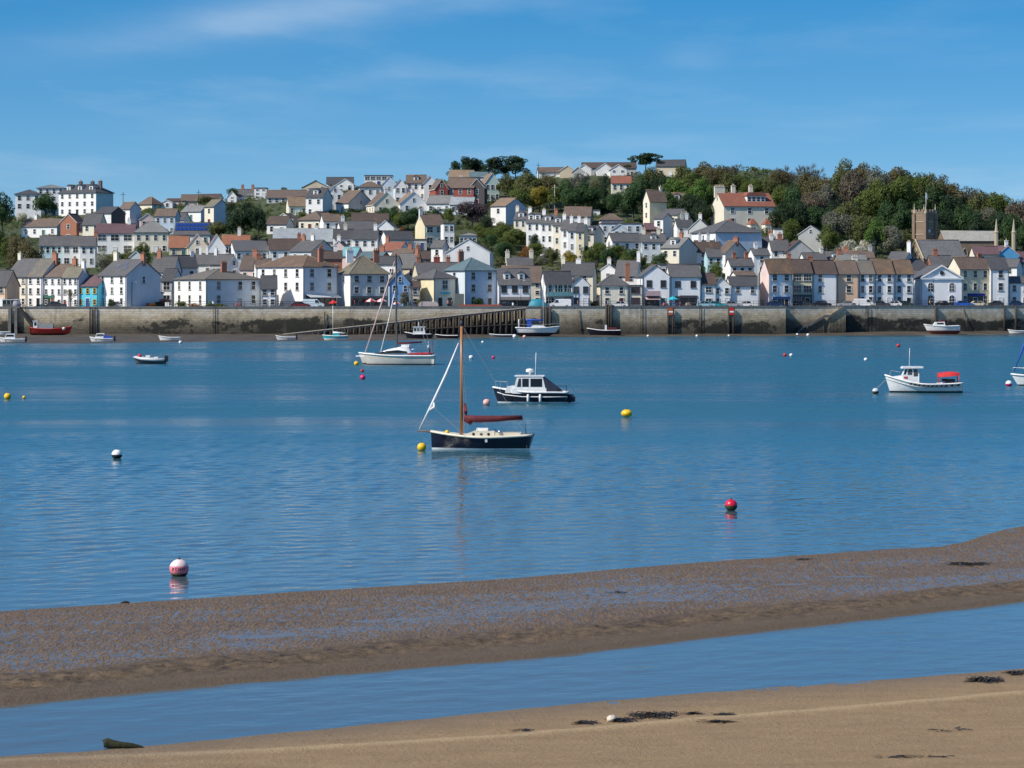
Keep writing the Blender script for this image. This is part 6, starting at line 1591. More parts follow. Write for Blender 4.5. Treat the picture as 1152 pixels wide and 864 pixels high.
# the scrawled letters on the big buoy
cam_d = Vector((0, 0, H)) - Vector(e.location); r_ = 11 * e.location.y / F; up_ = r_*.78
e.rotation_euler = (0, 0, 0)
a0 = math.atan2(cam_d.y, cam_d.x)
mb = MB()
def on_ball(u, v): # u across, v up, in radians
    a = a0 + u; return (1.012*r_*math.cos(v)*math.cos(a), 1.012*r_*math.cos(v)*math.sin(a), up_ + .962*r_*math.sin(v))
strokes = [[(-.75,-.18),(-.75,.12),(-.58,.10),(-.60,-.02),(-.74,-.03)],[(-.42,.14),(-.28,.15)],[(-.35,.15),(-.36,-.14)],[(-.14,-.16),(-.10,.16),(0,-.02),(.10,.17),(.13,-.12)],[(.28,.18),(.42,-.10)],[(.43,.17),(.27,-.10)],[(.55,.14),(.66,-.08)]]
for s_ in strokes:
    mb.tube([on_ball(u, v) for u, v in s_], r_*.035, 5)
mb.build('painted_marks', M['black'], e)
buoy('red buoy with a weedy dark green underside in the right foreground water', 822.5, 574, 7.2, M['hotpink'] if 0 else plain('crimson_buoy', (.62,.012,.05), .35), M['weed'], .12)
buoy('white buoy with a dark underside alone in the left of the river', 131.5, 516, 6, M['white'], M['black'], -.05)
buoy('yellow buoy beneath the bowsprit of the navy yacht', 474.5, 507, 5.2, M['yellow'])
buoy('squat yellow buoy alone right of the navy yacht', 705, 470, 6.4, M['yellow'], zs=.70)
buoy('pale pink buoy at the bow of the navy motor cruiser', 547.5, 456, 4.2, M['palepink'])
buoy('small white buoy between the navy yacht mast and the motor cruiser', 530, 404, 2.6, M['white'])
buoy('faint red buoy above the motor cruiser', 555, 403.5, 1.8, M['hotpink'])
buoy('yellow buoy under the bow of the white multihull', 401, 411, 2.8, M['yellow'])
buoy('bright pink buoy below the bow of the white multihull', 408, 427, 3.2, M['hotpink'])
buoy('dull red buoy behind the bright pink buoy', 407.5, 418.5, 2.0, M['red'])
buoy('yellow buoy at the left edge of the river', 8.5, 449, 4.0, M['yellow'])
buoy('tiny yellow buoy right of the one at the left edge', 27, 448.5, 2.0, M['yellow'])
buoy('white and grey mooring buoy roped to the white fishing boat', 985, 443, 3.8, M['palegrey'], M['weed'], -.1)
buoy('white buoy with red base beside the yacht at the right edge', 1135, 434.5, 3.8, M['white'], M['hotpink'], -.05)
buoy('small white buoy left of the fishing boat aerial', 974, 406, 2.1, M['white'])
buoy('small dark red buoy in front of the jutting quay corner', 883, 401, 2.2, M['red'])
buoy('small white buoy beside the dark red one in front of the quay corner', 890, 401, 2.0, M['white'])
buoy('small red buoy behind the fishing boat wheelhouse', 1010.5, 390.5, 2.2, M['red'])
buoy('tiny white buoy near the shore right of the stone steps', 909, 378.2, 1.8, M['white'])
buoy('tiny white buoy at the foot of the stone steps', 897, 377.6, 1.5, M['white'])
buoy('tiny white buoy off the middle of the quay', 784, 379, 1.5, M['white'])
buoy('tiny pale buoy in front of the jetty foot', 543, 386, 1.5, M['white'])
buoy('tiny pink buoy under the stern of the aground white yacht', 590, 380.4, 2.0, M['palepink'])
buoy('tiny white buoy under the bow of the aground white yacht', 579, 380.2, 2.4, M['white'])
buoy('white ball beside the open white dinghy', 203, 386.5, 2.0, M['white'])
buoy('tiny white buoy right of the navy open motor boat', 729, 379, 1.4, M['white'])
buoy('tiny white buoy at the water edge under the red and white board', 820, 378.6, 1.3, M['white'])
buoy('tiny white buoy right of the white boat with a red bottom', 1094, 375.2, 1.4, M['white'])
# ------------------------------------------------------------------ cars, people, lamp posts, tables
def car_proto(kind):
    e = empty(kind, (0, -50, -30))
    if kind == 'van':
        pr = [(-2.4,.35),(2.2,.35),(2.35,.55),(2.3,.95),(1.5,1.15),(.9,1.85),(.7,1.95),(-2.3,1.95),(-2.45,1.7)]; w = .92
        wins = [[(1.35,1.15),(.88,1.75),(.35,1.75),(.35,1.15)]]; ws = [(1.52,1.17),(.93,1.84)]; wb = 1.5
    else:
        pr = [(-2.0,.35),(2.0,.35),(2.1,.55),(2.0,.82),(1.05,.95),(.35,1.42),(-1.1,1.46),(-1.75,1.0),(-2.05,.92)]; w = .84
        wins = [[(.85,.97),(.30,1.36),(-.3,1.38),(-.3,.97)], [(-.38,.97),(-.38,1.38),(-1.02,1.38),(-1.45,.98)]]; ws = [(1.03,.97),(.40,1.40)]; wb = 1.25
    n = len(pr); mb = MB()
    ins = lambda z: w if z < 1.0 else w*(1-.16*(z-1.0))
    vs = [(x, -ins(z), z) for x, z in pr] + [(x, ins(z), z) for x, z in pr]
    mb.add(vs, [tuple(range(n)), tuple(range(2*n-1, n-1, -1))] + [(i, i+n, (i+1)%n+n, (i+1)%n) for i in range(n)])
    mb.build('body', M['palegrey'], e)
    for wn in wins:
        for s_ in (-1, 1):
            y = s_*(w*.985); MB().add([(x, s_*(ins(z)+.012), z) for x, z in wn], [tuple(range(len(wn)))]).build('side_window', M['glass'], e)
    (xa, za), (xb, zb_) = ws
    MB().add([(xa+.01,-w*.86,za+.02),(xa+.01,w*.86,za+.02),(xb+.01,w*.78,zb_),(xb+.01,-w*.78,zb_)], [(0,1,2,3)]).build('windscreen', M['glass'], e)
    for x in (wb, -wb):
        for s_ in (-1, 1):
            mb = MB(); mb.tube([(x, s_*(w-.16), .32), (x, s_*(w+.03), .32)], .32, 14, 0, smooth=False); mb.tube([(x, s_*(w+.031), .32), (x, s_*(w+.045), .32)], .19, 10, 1, smooth=False)
            mb.build('wheel', [M['rubber'], M['steel']], e)
    for s_ in (-1, 1): MB().box(2.0, 2.12, s_*.62-.14, s_*.62+.14, .62, .76).build('headlight', M['palegrey'], e)
    return e
protos = {'car': car_proto('car'), 'van': car_proto('van')}
used_p = set()
def car(kind, label, px, col, d=4.6, rz=0.0):
    e = protos[kind] if kind not in used_p else copy_tree(protos[kind])
    used_p.add(kind)
    x, y = qp(px, d); e.location = (x, y, ZQ+.02); e.rotation_euler = (0, 0, rz)
    tag(e, label, 'van' if kind == 'van' else 'car', 'vehicles parked along the quay')
    e.name = 'parked_' + kind
    for c in e.children:
        if c.name.startswith('body'):
            c.material_slots[0].link = 'OBJECT'; c.material_slots[0].material = col
    return e
carp = lambda n, c: plain('car_paint_' + n, c, .25)
car('van', 'white van parked in front of the glazed balcony house', 630, carp('white', (.75,.75,.75)), 4.4, math.pi)
car('car', 'dark red car parked in front of the tall white corner building', 338, carp('dark_red', (.16,.02,.03)))
car('van', 'pale blue white van parked in front of the blue shaded corner front', 353, carp('ice', (.55,.65,.72)))
car('car', 'bright blue car parked between the chapel and the beige shop house', 1084, carp('bright_blue', (.02,.12,.50)))
car('car', 'black car parked in front of the white inn', 571, carp('black', (.015,.015,.02)))
car('car', 'white car parked left of the large white pub', 696, carp('white', (.75,.75,.75)), 4.2, math.pi)
car('car', 'dark blue car parked below the two blue shop windows', 872, carp('dark_blue', (.012,.03,.09)), 4.0)
car('car', 'charcoal car parked in front of the cream terrace house with bays', 905, carp('charcoal', (.04,.04,.045)), 4.0)
car('car', 'black car parked in front of the white terrace house left of the peach house', 925, carp('black', (.015,.015,.02)), 4.0)
car('car', 'silver car parked in front of the peach house', 952, carp('silver', (.35,.36,.38)), 4.0, math.pi)
car('van', 'white van parked in front of the terrace right of the peach house', 973, carp('white', (.75,.75,.75)), 4.0)
car('car', 'dark grey car parked under the orange lichened roof', 991, carp('dark_grey', (.06,.06,.065)), 4.0)
car('car', 'white car parked at the right end of the tall terrace', 1004, carp('white', (.75,.75,.75)), 4.0, math.pi)
car('car', 'dark green car parked in front of the last house of the tall terrace', 1017, carp('dark_green', (.02,.045,.03)), 4.0)
car('car', 'black car parked in front of the pedimented chapel', 1062, carp('black', (.015,.015,.02)), 4.0)
car('car', 'cream car parked beneath the blue shop sign', 1101, carp('cream', (.62,.56,.42)), 4.0)
car('car', 'charcoal car parked in front of the narrow white blue house', 1119, carp('charcoal', (.04,.04,.045)), 4.0, math.pi)
car('car', 'dark blue car parked in front of the low white house at the right edge', 1144, carp('dark_blue', (.012,.03,.09)), 4.0)
car('car', 'pale blue car parked by the low white cottages', 794, carp('pale_blue', (.30,.50,.60)), 4.0)
car('car', 'turquoise car parked behind the small green quayside tree', 806, carp('turquoise', (.03,.30,.36)), 4.2)
car('car', 'silver car parked right of the small green quayside tree', 824, carp('silver', (.35,.36,.38)), 4.0)
car('car', 'white car parked in front of the long low white cottage', 838, carp('white', (.75,.75,.75)), 4.0, math.pi)
car('car', 'dark grey car parked in front of the white and green shop house', 64, carp('dark_grey', (.06,.06,.065)))
car('car', 'silver car parked in front of the tall white house at left', 132, carp('silver', (.35,.36,.38)), 3.2)

# standing and sitting people: one continuous skin each
def person_mesh(pose):
    V = {'pel':(0,0,.95),'bel':(0,0,1.1),'che':(0,0,1.32),'nek':(0,0,1.5),'hed':(0,-.02,1.60),'top':(0,0,1.74)}
    E = [('pel','bel'),('bel','che'),('che','nek'),('nek','hed'),('hed','top')]
    R = {'pel':.15,'bel':.14,'che':.165,'nek':.06,'hed':.10,'top':.075}
    for s_, n in ((-1,'l'),(1,'r')):
        V['sh'+n]=(s_*.19,0,1.42); V['el'+n]=(s_*.25,.03 if pose=='stand' else -.02,1.15); V['wr'+n]=(s_*.24,-.08 if pose=='stand' else -.28,.92 if pose=='stand' else 1.02); V['ha'+n]=(s_*.235,-.11 if pose=='stand' else -.37,.84 if pose=='stand' else 1.02)
        R['sh'+n]=.075; R['el'+n]=.05; R['wr'+n]=.036; R['ha'+n]=.04
        E += [('che','sh'+n),('sh'+n,'el'+n),('el'+n,'wr'+n),('wr'+n,'ha'+n)]
        if pose == 'stand': pts = [(s_*.10,0,.86),(s_*.11,-.02,.50),(s_*.12,.03,.09),(s_*.13,-.12,.05)]
        else: pts = [(s_*.10,-.05,.92),(s_*.12,-.45,.93),(s_*.12,-.46,.53),(s_*.12,-.60,.49)]
        for nm, p, r in zip(('hi','kn','an','to'), pts, (.10,.068,.045,.045)): V[nm+n]=p; R[nm+n]=r
        E += [('pel','hi'+n),('hi'+n,'kn'+n),('kn'+n,'an'+n),('an'+n,'to'+n)]
    ks = list(V); me = bpy.data.meshes.new('person_'+pose)
    me.from_pydata([V[k] for k in ks], [(ks.index(a), ks.index(b_)) for a, b_ in E], [])
    o = bpy.data.objects.new('tmp', me); COL.objects.link(o)
    md_ = o.modifiers.new('skin', 'SKIN'); sb = o.modifiers.new('sub', 'SUBSURF'); sb.levels = 1; sb.render_levels = 1
    for i, k in enumerate(ks): me.skin_vertices[0].data[i].radius = (R[k], R[k]*(.8 if k in ('bel','che','pel') else 1))
    me.skin_vertices[0].data[0].use_root = True
    dg = bpy.context.evaluated_depsgraph_get(); nm = bpy.data.meshes.new_from_object(o.evaluated_get(dg))
    bpy.data.objects.remove(o)
    for m_ in (M['skin'], M['grey'], M['navycanvas'], M['hair']): nm.materials.append(m_)
    for p in nm.polygons:
        z = p.center.z; ax = abs(p.center.x); y = p.center.y
        hand = (ax > .2 and ((z < .93 and pose == 'stand') or (y < -.28 and pose != 'stand')) and z > .8)
        p.material_index = 3 if (z > 1.68 or (z > 1.55 and y > .03)) else 0 if (z > 1.49 or hand) else 1 if z > .97 else 2
        if pose != 'stand' and y < -.12 and ax < .2: p.material_index = 2
        p.use_smooth = True
    return nm
PM = {'stand': person_mesh('stand'), 'sit': person_mesh('sit')}
def person(label, pose, px, d, shirt, trous, rz, dz=0, at=None):
    x, y = qp(px, d) if at is None else at[:2]; z = ZQ+.02 if at is None else at[2]
    if pose == 'sit': z -= .47
    o = place('person', PM[pose], None, (x, y, z+dz), (0, 0, rz), mats=[M['skin'], shirt, trous, M['hair']])
    return tag(o, label, 'person', 'people on the quay')
sh = lambda n, c: plain('cloth_' + n, c, .85)
xj, yj = jp(577, -2.8)
person('person in white top standing at the head of the timber jetty', 'stand', 577, 0, sh('white', (.7,.68,.65)), sh('denim', (.03,.05,.11)), 2.2, at=(xj, yj, jz(577)))
person('person in red walking past the grey white hotel', 'stand', 399, 2.4, sh('red', (.5,.03,.04)), sh('denim', (.03,.05,.11)), 1.4)
person('person in pink standing in front of the pale yellow house', 'stand', 504, 3.0, sh('pink', (.6,.25,.3)), sh('dark', (.03,.03,.035)), .4)
person('person in dark clothes standing beside the one in pink', 'stand', 508, 3.2, sh('dark', (.03,.03,.035)), sh('dark', (.03,.03,.035)), -.5)
person('person in blue walking below the pub wing', 'stand', 786, 2.2, sh('blue', (.05,.15,.4)), sh('dark', (.03,.03,.035)), 1.5)
person('person in white walking in front of the peach house', 'stand', 960, 2.3, sh('white', (.7,.68,.65)), sh('denim', (.03,.05,.11)), -1.5)
person('person in black leaning by the railing under the blue shop sign', 'stand', 1109, 2.2, sh('dark', (.03,.03,.035)), sh('dark', (.03,.03,.035)), 0)
person('person in yellow jacket walking in front of the chapel arches', 'stand', 1046, 2.3, sh('yellow', (.7,.5,.05)), sh('dark', (.03,.03,.035)), 1.5)
person('person in green standing by the railing below the long villa', 'stand', 236, 2.2, sh('green', (.06,.2,.08)), sh('dark', (.03,.03,.035)), .3)
person('person in white standing next to the one in green', 'stand', 239.5, 2.3, sh('white', (.7,.68,.65)), sh('denim', (.03,.05,.11)), -.4)
person('person in red standing outside the white house with green shopfront', 'stand', 73, 2.4, sh('red', (.5,.03,.04)), sh('denim', (.03,.05,.11)), .2)
person('person in pale blue walking in front of the hipped cream cottage', 'stand', 684, 2.3, sh('pale', (.4,.5,.6)), sh('dark', (.03,.03,.035)), -1.5)
person('person in pink walking in front of the white gabled cottage', 'stand', 650, 2.3, sh('pink', (.6,.25,.3)), sh('denim', (.03,.05,.11)), 1.5)
person('person in black walking in front of the tall white corner building', 'stand', 318, 2.3, sh('dark', (.03,.03,.035)), sh('dark', (.03,.03,.035)), 1.5)
# picnic tables
def table(label, px, d):
    x, y = qp(px, d); e = empty('picnic_table', (x, y, ZQ+.02), rnd.uniform(-.2,.2), label, 'table', 'tables on the quay terrace')
    MB().box(-.9,.9,-.38,.38,.70,.75).build('tabletop', M['wood'], e)
    for s_ in (-1,1): MB().box(-.9,.9,s_*.72-.14,s_*.72+.14,.42,.46).build('bench', M['wood'], e)
    for s_ in (-1,1):
        mb = MB(); mb.hexa([(s_*.6-.05,-.75,0),(s_*.6+.05,-.75,0),(s_*.6+.05,-.65,0),(s_*.6-.05,-.65,0)],[(s_*.6-.05,-.3,.7),(s_*.6+.05,-.3,.7),(s_*.6+.05,-.2,.7),(s_*.6-.05,-.2,.7)])
        mb.hexa([(s_*.6-.05,.65,0),(s_*.6+.05,.65,0),(s_*.6+.05,.75,0),(s_*.6-.05,.75,0)],[(s_*.6-.05,.2,.7),(s_*.6+.05,.2,.7),(s_*.6+.05,.3,.7),(s_*.6-.05,.3,.7)]); mb.build('leg_frame', M['wood'], e)
    return e
for px, lab, cl in ((268,'wooden picnic table in front of the long blue shaded villa',(.6,.1,.1)),(748,'wooden picnic table under the pub gable',(.55,.2,.3)),(764,'wooden picnic table between pub gable and wing',(.45,.1,.3)),(774,'wooden picnic table in front of the pub wing',(.6,.55,.5))):
    t = table(lab, px, 4.6)
    n_ = lab.split('picnic table ')[1]
    for s_, w_ in ((-1, 'near'), (1, 'far')):
        person('seated person, %s side of the table %s' % (w_, n_.split(',')[0]), 'sit', px, 0, sh('seat_%d_%d' % (px, s_), tuple(max(.03, min(.7, c*(1 if s_ < 0 else .4)+.02)) for c in cl)), sh('denim', (.03,.05,.11)), 0 if s_ > 0 else math.pi, at=(t.location.x + .3*s_, t.location.y + .72*s_, t.location.z))
# parasols
def parasol(label, px, d, m1, m2, z=2.4, r=1.35):
    x, y = qp(px, d); e = empty('parasol', (x, y, ZQ+.02), 0, label, 'parasol', 'parasols on the quay')
    MB().tube([(0,0,0),(0,0,z+.5)], .035, 6).build('pole', M['white'], e)
    mb = MB(); n = 8; vs = [(0,0,z+.55)] + [(r*math.cos(2*math.pi*k/n), r*math.sin(2*math.pi*k/n), z-.05) for k in range(n)] + [(r*math.cos(2*math.pi*k/n), r*math.sin(2*math.pi*k/n), z-.25) for k in range(n)]
    for k in range(n):
        j = (k+1) % n; mb.add([vs[0], vs[1+k], vs[1+j], vs[1+n+j], vs[1+n+k]], [(0,1,2),(1,4,3,2)], k % 2)
    mb.build('canopy', [m1, m2], e)
    MB().lathe([(.28,0),(.28,.08),(.08,.12)], 10).build('base', M['coping'], e)
parasol('red parasol on the quay in front of the blue shaded corner building', 375, 3.2, M['redcloth'], M['redcloth'], 1.2, 1.0)
parasol('red and white parasol in front of the hotel shopfront, left of a twin', 417, 3.0, M['redcloth'], M['white'], 1.6, 1.2)
parasol('red and white parasol in front of the hotel shopfront, right of a twin', 429, 3.0, M['redcloth'], M['white'], 1.6, 1.2)
parasol('turquoise parasol between the pub gable and the pub wing', 757, 3.6, M['turq'], M['turq'], 2.0, 1.2)
parasol('small red parasol by the cabin boat mast in front of the bright blue house', 446, 3.0, M['redcloth'], M['white'], 1.0, .9)
# tarpaulin covered boat on the quay
x, y = qp(604.5, 5.0); mb = MB()
loft(mb, [(-1.9,[(-.5,0),(-.45,.7),(0,.9),(.45,.7),(.5,0)]),(-1.2,[(-1,0),(-.9,1.3),(0,1.9),(.9,1.3),(1,0)]),(.6,[(-1,0),(-.9,1.35),(0,2.0),(.9,1.35),(1,0)]),(1.9,[(-.6,0),(-.5,.8),(0,1.1),(.5,.8),(.6,0)])])
tag(mb.build('covered_trailer', plain('teal_tarpaulin', (.02,.22,.30), .6), None, (x, y, ZQ+.02)), 'boat trailer under a teal tarpaulin beside the white van', 'trailer')
# kiosk at the far left and hut, low red wall and planters
x, y = qp(13, 4.5); e = empty('kiosk', (x, y, ZQ+.02), 0, 'pale blue glazed kiosk on the quay at the left edge', 'kiosk')
MB().box(-1.8,1.8,-1.0,1.0,0,.8).build('base', M['harbour_grey'], e); MB().box(-1.9,1.9,-1.1,1.1,1.75,1.9).build('roof', M['palegrey'], e)
mb = MB()
for k in range(5): mb.box(-1.8+k*.9-.04+(-.0), -1.8+k*.9+.04, -1.0, -.92, .8, 1.75)
mb.build('frame', M['palegrey'], e); MB().box(-1.75,1.75,-.95,.95,.8,1.748).build('glazing', M['glass'], e)
x, y = qp(18.5, 4.2); mb = MB(); mb.lathe([(.9,0),(1.0,.8),(.85,1.5),(.4,1.9),(.05,2.05)], 14); tag(mb.build('covered_winch', plain('grey_tarpaulin', (.28,.28,.34), .7), None, (x,y,ZQ+.02)), 'domed grey tarpaulin heap at the head of the dark gangway', 'tarpaulin')
x, y = qp(540, 4.0); tag(MB().box(-4.6,4.6,-.25,.25,0,.75).build('garden_wall', wall_mat('redbrick'), None, (x,y,ZQ+.02)), 'low red brick garden wall in front of the sky blue house', 'wall')
x, y = qp(517, 6.5); tag(MB().box(-1.0,1.0,-.1,.1,0,3.1).build('timber_gate', plain('grey_green_gate', (.13,.15,.14), .7), None, (x,y,ZQ+.02)), 'tall grey green gate left of the sky blue house front', 'gate')
x, y = qp(482, 4.5); tag(MB().prism([(-2.2,0),(2.2,0),(2.2,.9),(1.6,1.4),(-1.6,1.4),(-2.2,.9)], -.9,.9).build('covered_dinghy', plain('pinkish_tarpaulin', (.45,.38,.38), .7), None, (x,y,ZQ+.02)), 'pale upturned tarpaulin covered dinghy in front of the yellow house side', 'dinghy')
x, y = qp(188, 3.2); tag(MB().box(-.45,.45,-.1,.1,0,.95).build('notice_board', M['white'], None, (x,y,ZQ+.32)), 'small white notice board on the quay below the long villa', 'board')
# posts and lamps
def lamp(label, px, d, h, mat, arm=.8, r=.07):
    x, y = qp(px, d); e = empty('street_lamp', (x, y, ZQ+.02), 0, label, 'street lamp', 'lamp posts along the quay')
    MB().tube([(0,0,0),(0,0,h)], [r*1.3, r], 8).build('pole', mat, e)
    if arm:
        MB().tube([(0,0,h-.1),(arm*.5,0,h+.12),(arm,0,h+.1)], r*.6, 6).build('arm', mat, e)
        MB().box(arm-.1,arm+.5,-.12,.12,h+.02,h+.16).build('lantern', M['palegrey'], e)
lamp('tall pale lamp post before the pinkish gable of the tall terrace', 853, 3.4, 10.6, M['palegrey'], .9)
lamp('thin dark lamp post in front of the big blue shaded gable', 148.5, 2.2, 5.6, M['iron'], .5, .05)
lamp('thin dark lamp post in front of the pale yellow house side', 464, 3.0, 6.0, M['iron'], .5, .05)
lamp('thin dark lamp post in front of the verandah of the white inn', 586, 4.2, 6.0, M['iron'], .5, .05)
lamp('thin dark lamp post in front of the terrace right of the peach house', 983, 2.4, 6.2, M['iron'], .5, .05)
lamp('thin dark lamp post in front of the white pedimented chapel', 1050, 2.4, 6.2, M['iron'], .5, .05)
def tpole(label, px, top, Y, mat=None):
    x = ray_x(px, Y); z0 = hill(x, Y); zt = row_z(top, Y)
    e = empty('utility_pole', (x, Y, z0), 0, label, 'pole', 'thin poles on the hill')
    MB().tube([(0,0,-1),(0,0,zt-z0)], [.14,.10], 6).build('pole', mat or M['darkwood'], e)
    MB().box(-.8,.8,-.05,.05,zt-z0-.9,zt-z0-.78).build('crossarm', mat or M['darkwood'], e)
tpole('thin dark pole on the left skyline right of the hotel', 138.5, 216, 893)
tpole('thin dark pole on the skyline above the brown bungalows', 223.5, 213.5, 895)
tpole('tall pale pole rising above the stepped terrace', 624, 208, 800, M['palegrey'])
tpole('slim pale pole left of the tall one above the stepped terrace', 622, 222, 806, M['palegrey'])
tpole('skyline pole with a small head right of the pines', 605.5, 183, 897)
# ------------------------------------------------------------------ things on the sand
M['kelp'] = plain('kelp', (.022,.017,.011), .55, var=.5, scale=8)
def kelp(label, spots, seed, dens=120, hgt=.10):
    r = random.Random(seed); mb = MB()
    cx_, cy_, cz_ = on_sand(*spots[0][:2])
    for px, py, wpx, dpx in spots:
        for _ in range(int(dens*wpx/30)):
            x, y, z = on_sand(px + max(-.9,min(.9,r.gauss(0,.42)))*wpx, py + max(-.9,min(.9,r.gauss(0,.42)))*dpx)
            a = r.uniform(-.9,.9) + (math.pi if r.random() < .5 else 0); L = r.uniform(.08,.34); w = r.uniform(.008,.028); h1 = r.uniform(.005,hgt*.55)
            c_, s_ = math.cos(a), math.sin(a); nx_, ny_ = -s_*w, c_*w
            P = [(0,.0),(L*.35,h1),(L*.7,h1*r.uniform(.3,1)),(L,.005)]
            vs = []
            for t, hh in P: vs += [(x-cx_+c_*t+nx_, y-cy_+s_*t+ny_, z-cz_+hh+.012+r.uniform(0,.015)), (x-cx_+c_*t-nx_, y-cy_+s_*t-ny_, z-cz_+hh+.012)]
            mb.add(vs, [(0,1,3,2),(2,3,5,4),(4,5,7,6)])
    o = mb.build('seaweed', M['kelp'], None, (cx_,cy_,cz_))
    return tag(o, label, 'seaweed', 'heaps of seaweed on the sand')
for i_, (lab, sp, dn, hg) in enumerate((
 ('broadest dark seaweed heap on the beach, right of the pale stone', (735,806,30,4), 150, .12), ('dark seaweed clump lying against the pale stone', (698,811,15,2.6), 150, .09),
 ('low dark seaweed clump left of the pale stone', (657,814,9,2.0), 140, .08), ('upper thin seaweed strand right of the broadest heap', (813,804.5,13,1.2), 70, .05),
 ('lower thin seaweed strand right of the broadest heap', (808,812.5,18,1.2), 70, .05), ('short seaweed strand trailing from the right of the broadest heap', (780,803,11,1.2), 70, .05),
 ('dark seaweed heap on the beach near the right picture edge', (1108,766,20,3.2), 230, .13), ('seaweed strand rising to the right picture edge on the beach', (1143,758,11,2.0), 190, .10),
 ('long dark seaweed line on the sand bank at upper right', (1088,635,28,1.6), 200, .12), ('small seaweed wisp on the beach left of the broadest heap', (588,822,7,1.2), 60, .05),
 ('faint seaweed wisp in the middle of the sand bank', (694,667,9,1.0), 70, .05), ('small dark seaweed wisp on the far edge of the sand bank', (904,629.5,10,1.2), 80, .06),
 ('scattered brown seaweed bits at the lower right of the beach', (1066,822,26,3), 20, .03), ('faint dark seaweed line at the bottom right of the beach', (1025,852,60,1.5), 16, .03))):
    kelp(lab, [sp], i_+1, dn, hg)
x, y, z = on_sand(688, 811); mb = MB(); mb.ball(.125, (0,0,.045), 7, 0, .72)
o = mb.build('pale_stone', M['stonew'], None, (x,y-.05,z)); tag(o, 'rounded pale stone in the seaweed heap on the beach', 'stone')
for v in o.data.vertices: v.co *= 1 + .34*(((v.index*7919) % 97)/97-.5)
x, y, z = on_sand(137, 842); r = random.Random(5)
mb = MB(); pts = [(-.42,0,.13),(-.34,0,.15),(-.2,0,.10),(0,0,.085),(.2,0,.075),(.40,0,.04),(.52,0,.0)]
mb.tube([(a, b_, c_-.02) for a, b_, c_ in pts], [.07,.11,.10,.085,.075,.05,.02], 10)
o = mb.build('weedy_log', plain('mossy_wood', (.022,.026,.007), .95, var=.7, scale=14), None, (x,y+.05,z-.01), (0,0,.06)); tag(o, 'dark green weed covered log at the edge of the channel', 'log')
for v in o.data.vertices: v.co += Vector((r.uniform(-.02,.02), r.uniform(-.02,.02), r.uniform(-.015,.02)))
Yd = water_y(678.5); mb = MB(); mb.tube([(-.16,0,.0),(-.05,0,.04),(.06,.0,.03),(.16,0,.0)], [.02,.045,.04,.02], 7)
tag(mb.build('driftwood', M['kelp'], None, (ray_x(141,Yd),Yd,0)), 'small dark driftwood piece floating left of the large pink buoy', 'driftwood')
# ------------------------------------------------------------------ vegetation
def leaf_mat(name, c, c2, dark=.55):
    c, c2 = scale_c(c, 2.2), scale_c(c2, 2.2)
    m, nt, b = new_mat('leaves_' + name)
    co = coords(nt)
    n1 = noise_node(nt, co, 2.6, 4, .65); n2 = noise_node(nt, co, 11, 3, .7)
    col = ramp(nt, n1, [(.30, scale_c(c, dark)), (.5, c), (.70, c2)])
    col = mix(nt, .5, col, ramp(nt, n2, [(.3, scale_c(c, .6)), (.6, c2), (.8, scale_c(c2, 1.25))]))
    nt.links.new(col, b.inputs['Base Color']); b.inputs['Roughness'].default_value = .7
    b.inputs['Specular IOR Level'].default_value = .25
    tr = nt.nodes.new('ShaderNodeBsdfTranslucent'); nt.links.new(col, tr.inputs['Color'])
    ms = nt.nodes.new('ShaderNodeMixShader'); ms.inputs[0].default_value = .42
    nt.links.new(b.outputs[0], ms.inputs[1]); nt.links.new(tr.outputs[0], ms.inputs[2])
    nt.links.new(ms.outputs[0], nt.nodes['Material Output'].inputs['Surface'])
    return m
LEAF = {
 'dark': leaf_mat('dark', (.020,.042,.018), (.045,.080,.026)), 'ever': leaf_mat('ever', (.014,.028,.015), (.032,.052,.024)),
 'mid': leaf_mat('mid', (.045,.064,.016), (.088,.108,.026)), 'olive': leaf_mat('olive', (.052,.062,.022), (.088,.094,.034)),
 'bright': leaf_mat('bright', (.042,.080,.017), (.072,.118,.025)), 'yellow': leaf_mat('yellow', (.12,.105,.016), (.19,.155,.026)),
 'brown': leaf_mat('brown', (.064,.058,.028), (.098,.086,.040)), 'twig': leaf_mat('twig', (.070,.058,.042), (.105,.090,.066)),
 'purple': leaf_mat('purple', (.040,.030,.036), (.070,.052,.055)), 'grey': leaf_mat('grey', (.075,.080,.060), (.125,.125,.095)),
 'blossom': leaf_mat('blossom', (.16,.16,.11), (.46,.44,.38)), 'rust': leaf_mat('rust', (.13,.055,.018), (.19,.10,.03)) }
BARK = plain('bark', (.075,.058,.045), .9, var=.4, scale=3)
def leaf_quads(P, size, rng, up=.35, aspect=1.0, out=None):
    """random leaf-clump faces at points P"""
    n = len(P)
    nrm = rng.normal(size=(n,3))*(.62 if out is not None else 1); nrm[:,2] += up
    if out is not None: nrm += out*1.0
    nrm /= np.linalg.norm(nrm, axis=1)[:,None]
    t = np.cross(nrm, rng.normal(size=(n,3))); t /= np.linalg.norm(t, axis=1)[:,None]
    b = np.cross(nrm, t)
    s = size * rng.uniform(.55, 1.35, size=(n,1))
    q = np.stack([P - t*s, P - b*s*.55*aspect + t*s*.1, P + t*s, P + b*s*.6*aspect - t*s*.1], 1)
    return q.reshape(-1,3)
def quads_mesh(name, V, mats, idx=None):
    me = bpy.data.meshes.new(name); n = len(V)//4
    me.vertices.add(n*4); me.vertices.foreach_set('co', V.astype(np.float32).ravel())
    me.loops.add(n*4); me.loops.foreach_set('vertex_index', np.arange(n*4, dtype=np.int32))
    me.polygons.add(n); me.polygons.foreach_set('loop_start', np.arange(0, n*4, 4, dtype=np.int32))
    me.update(calc_edges=True)
    for m in mats: me.materials.append(m)
    return me
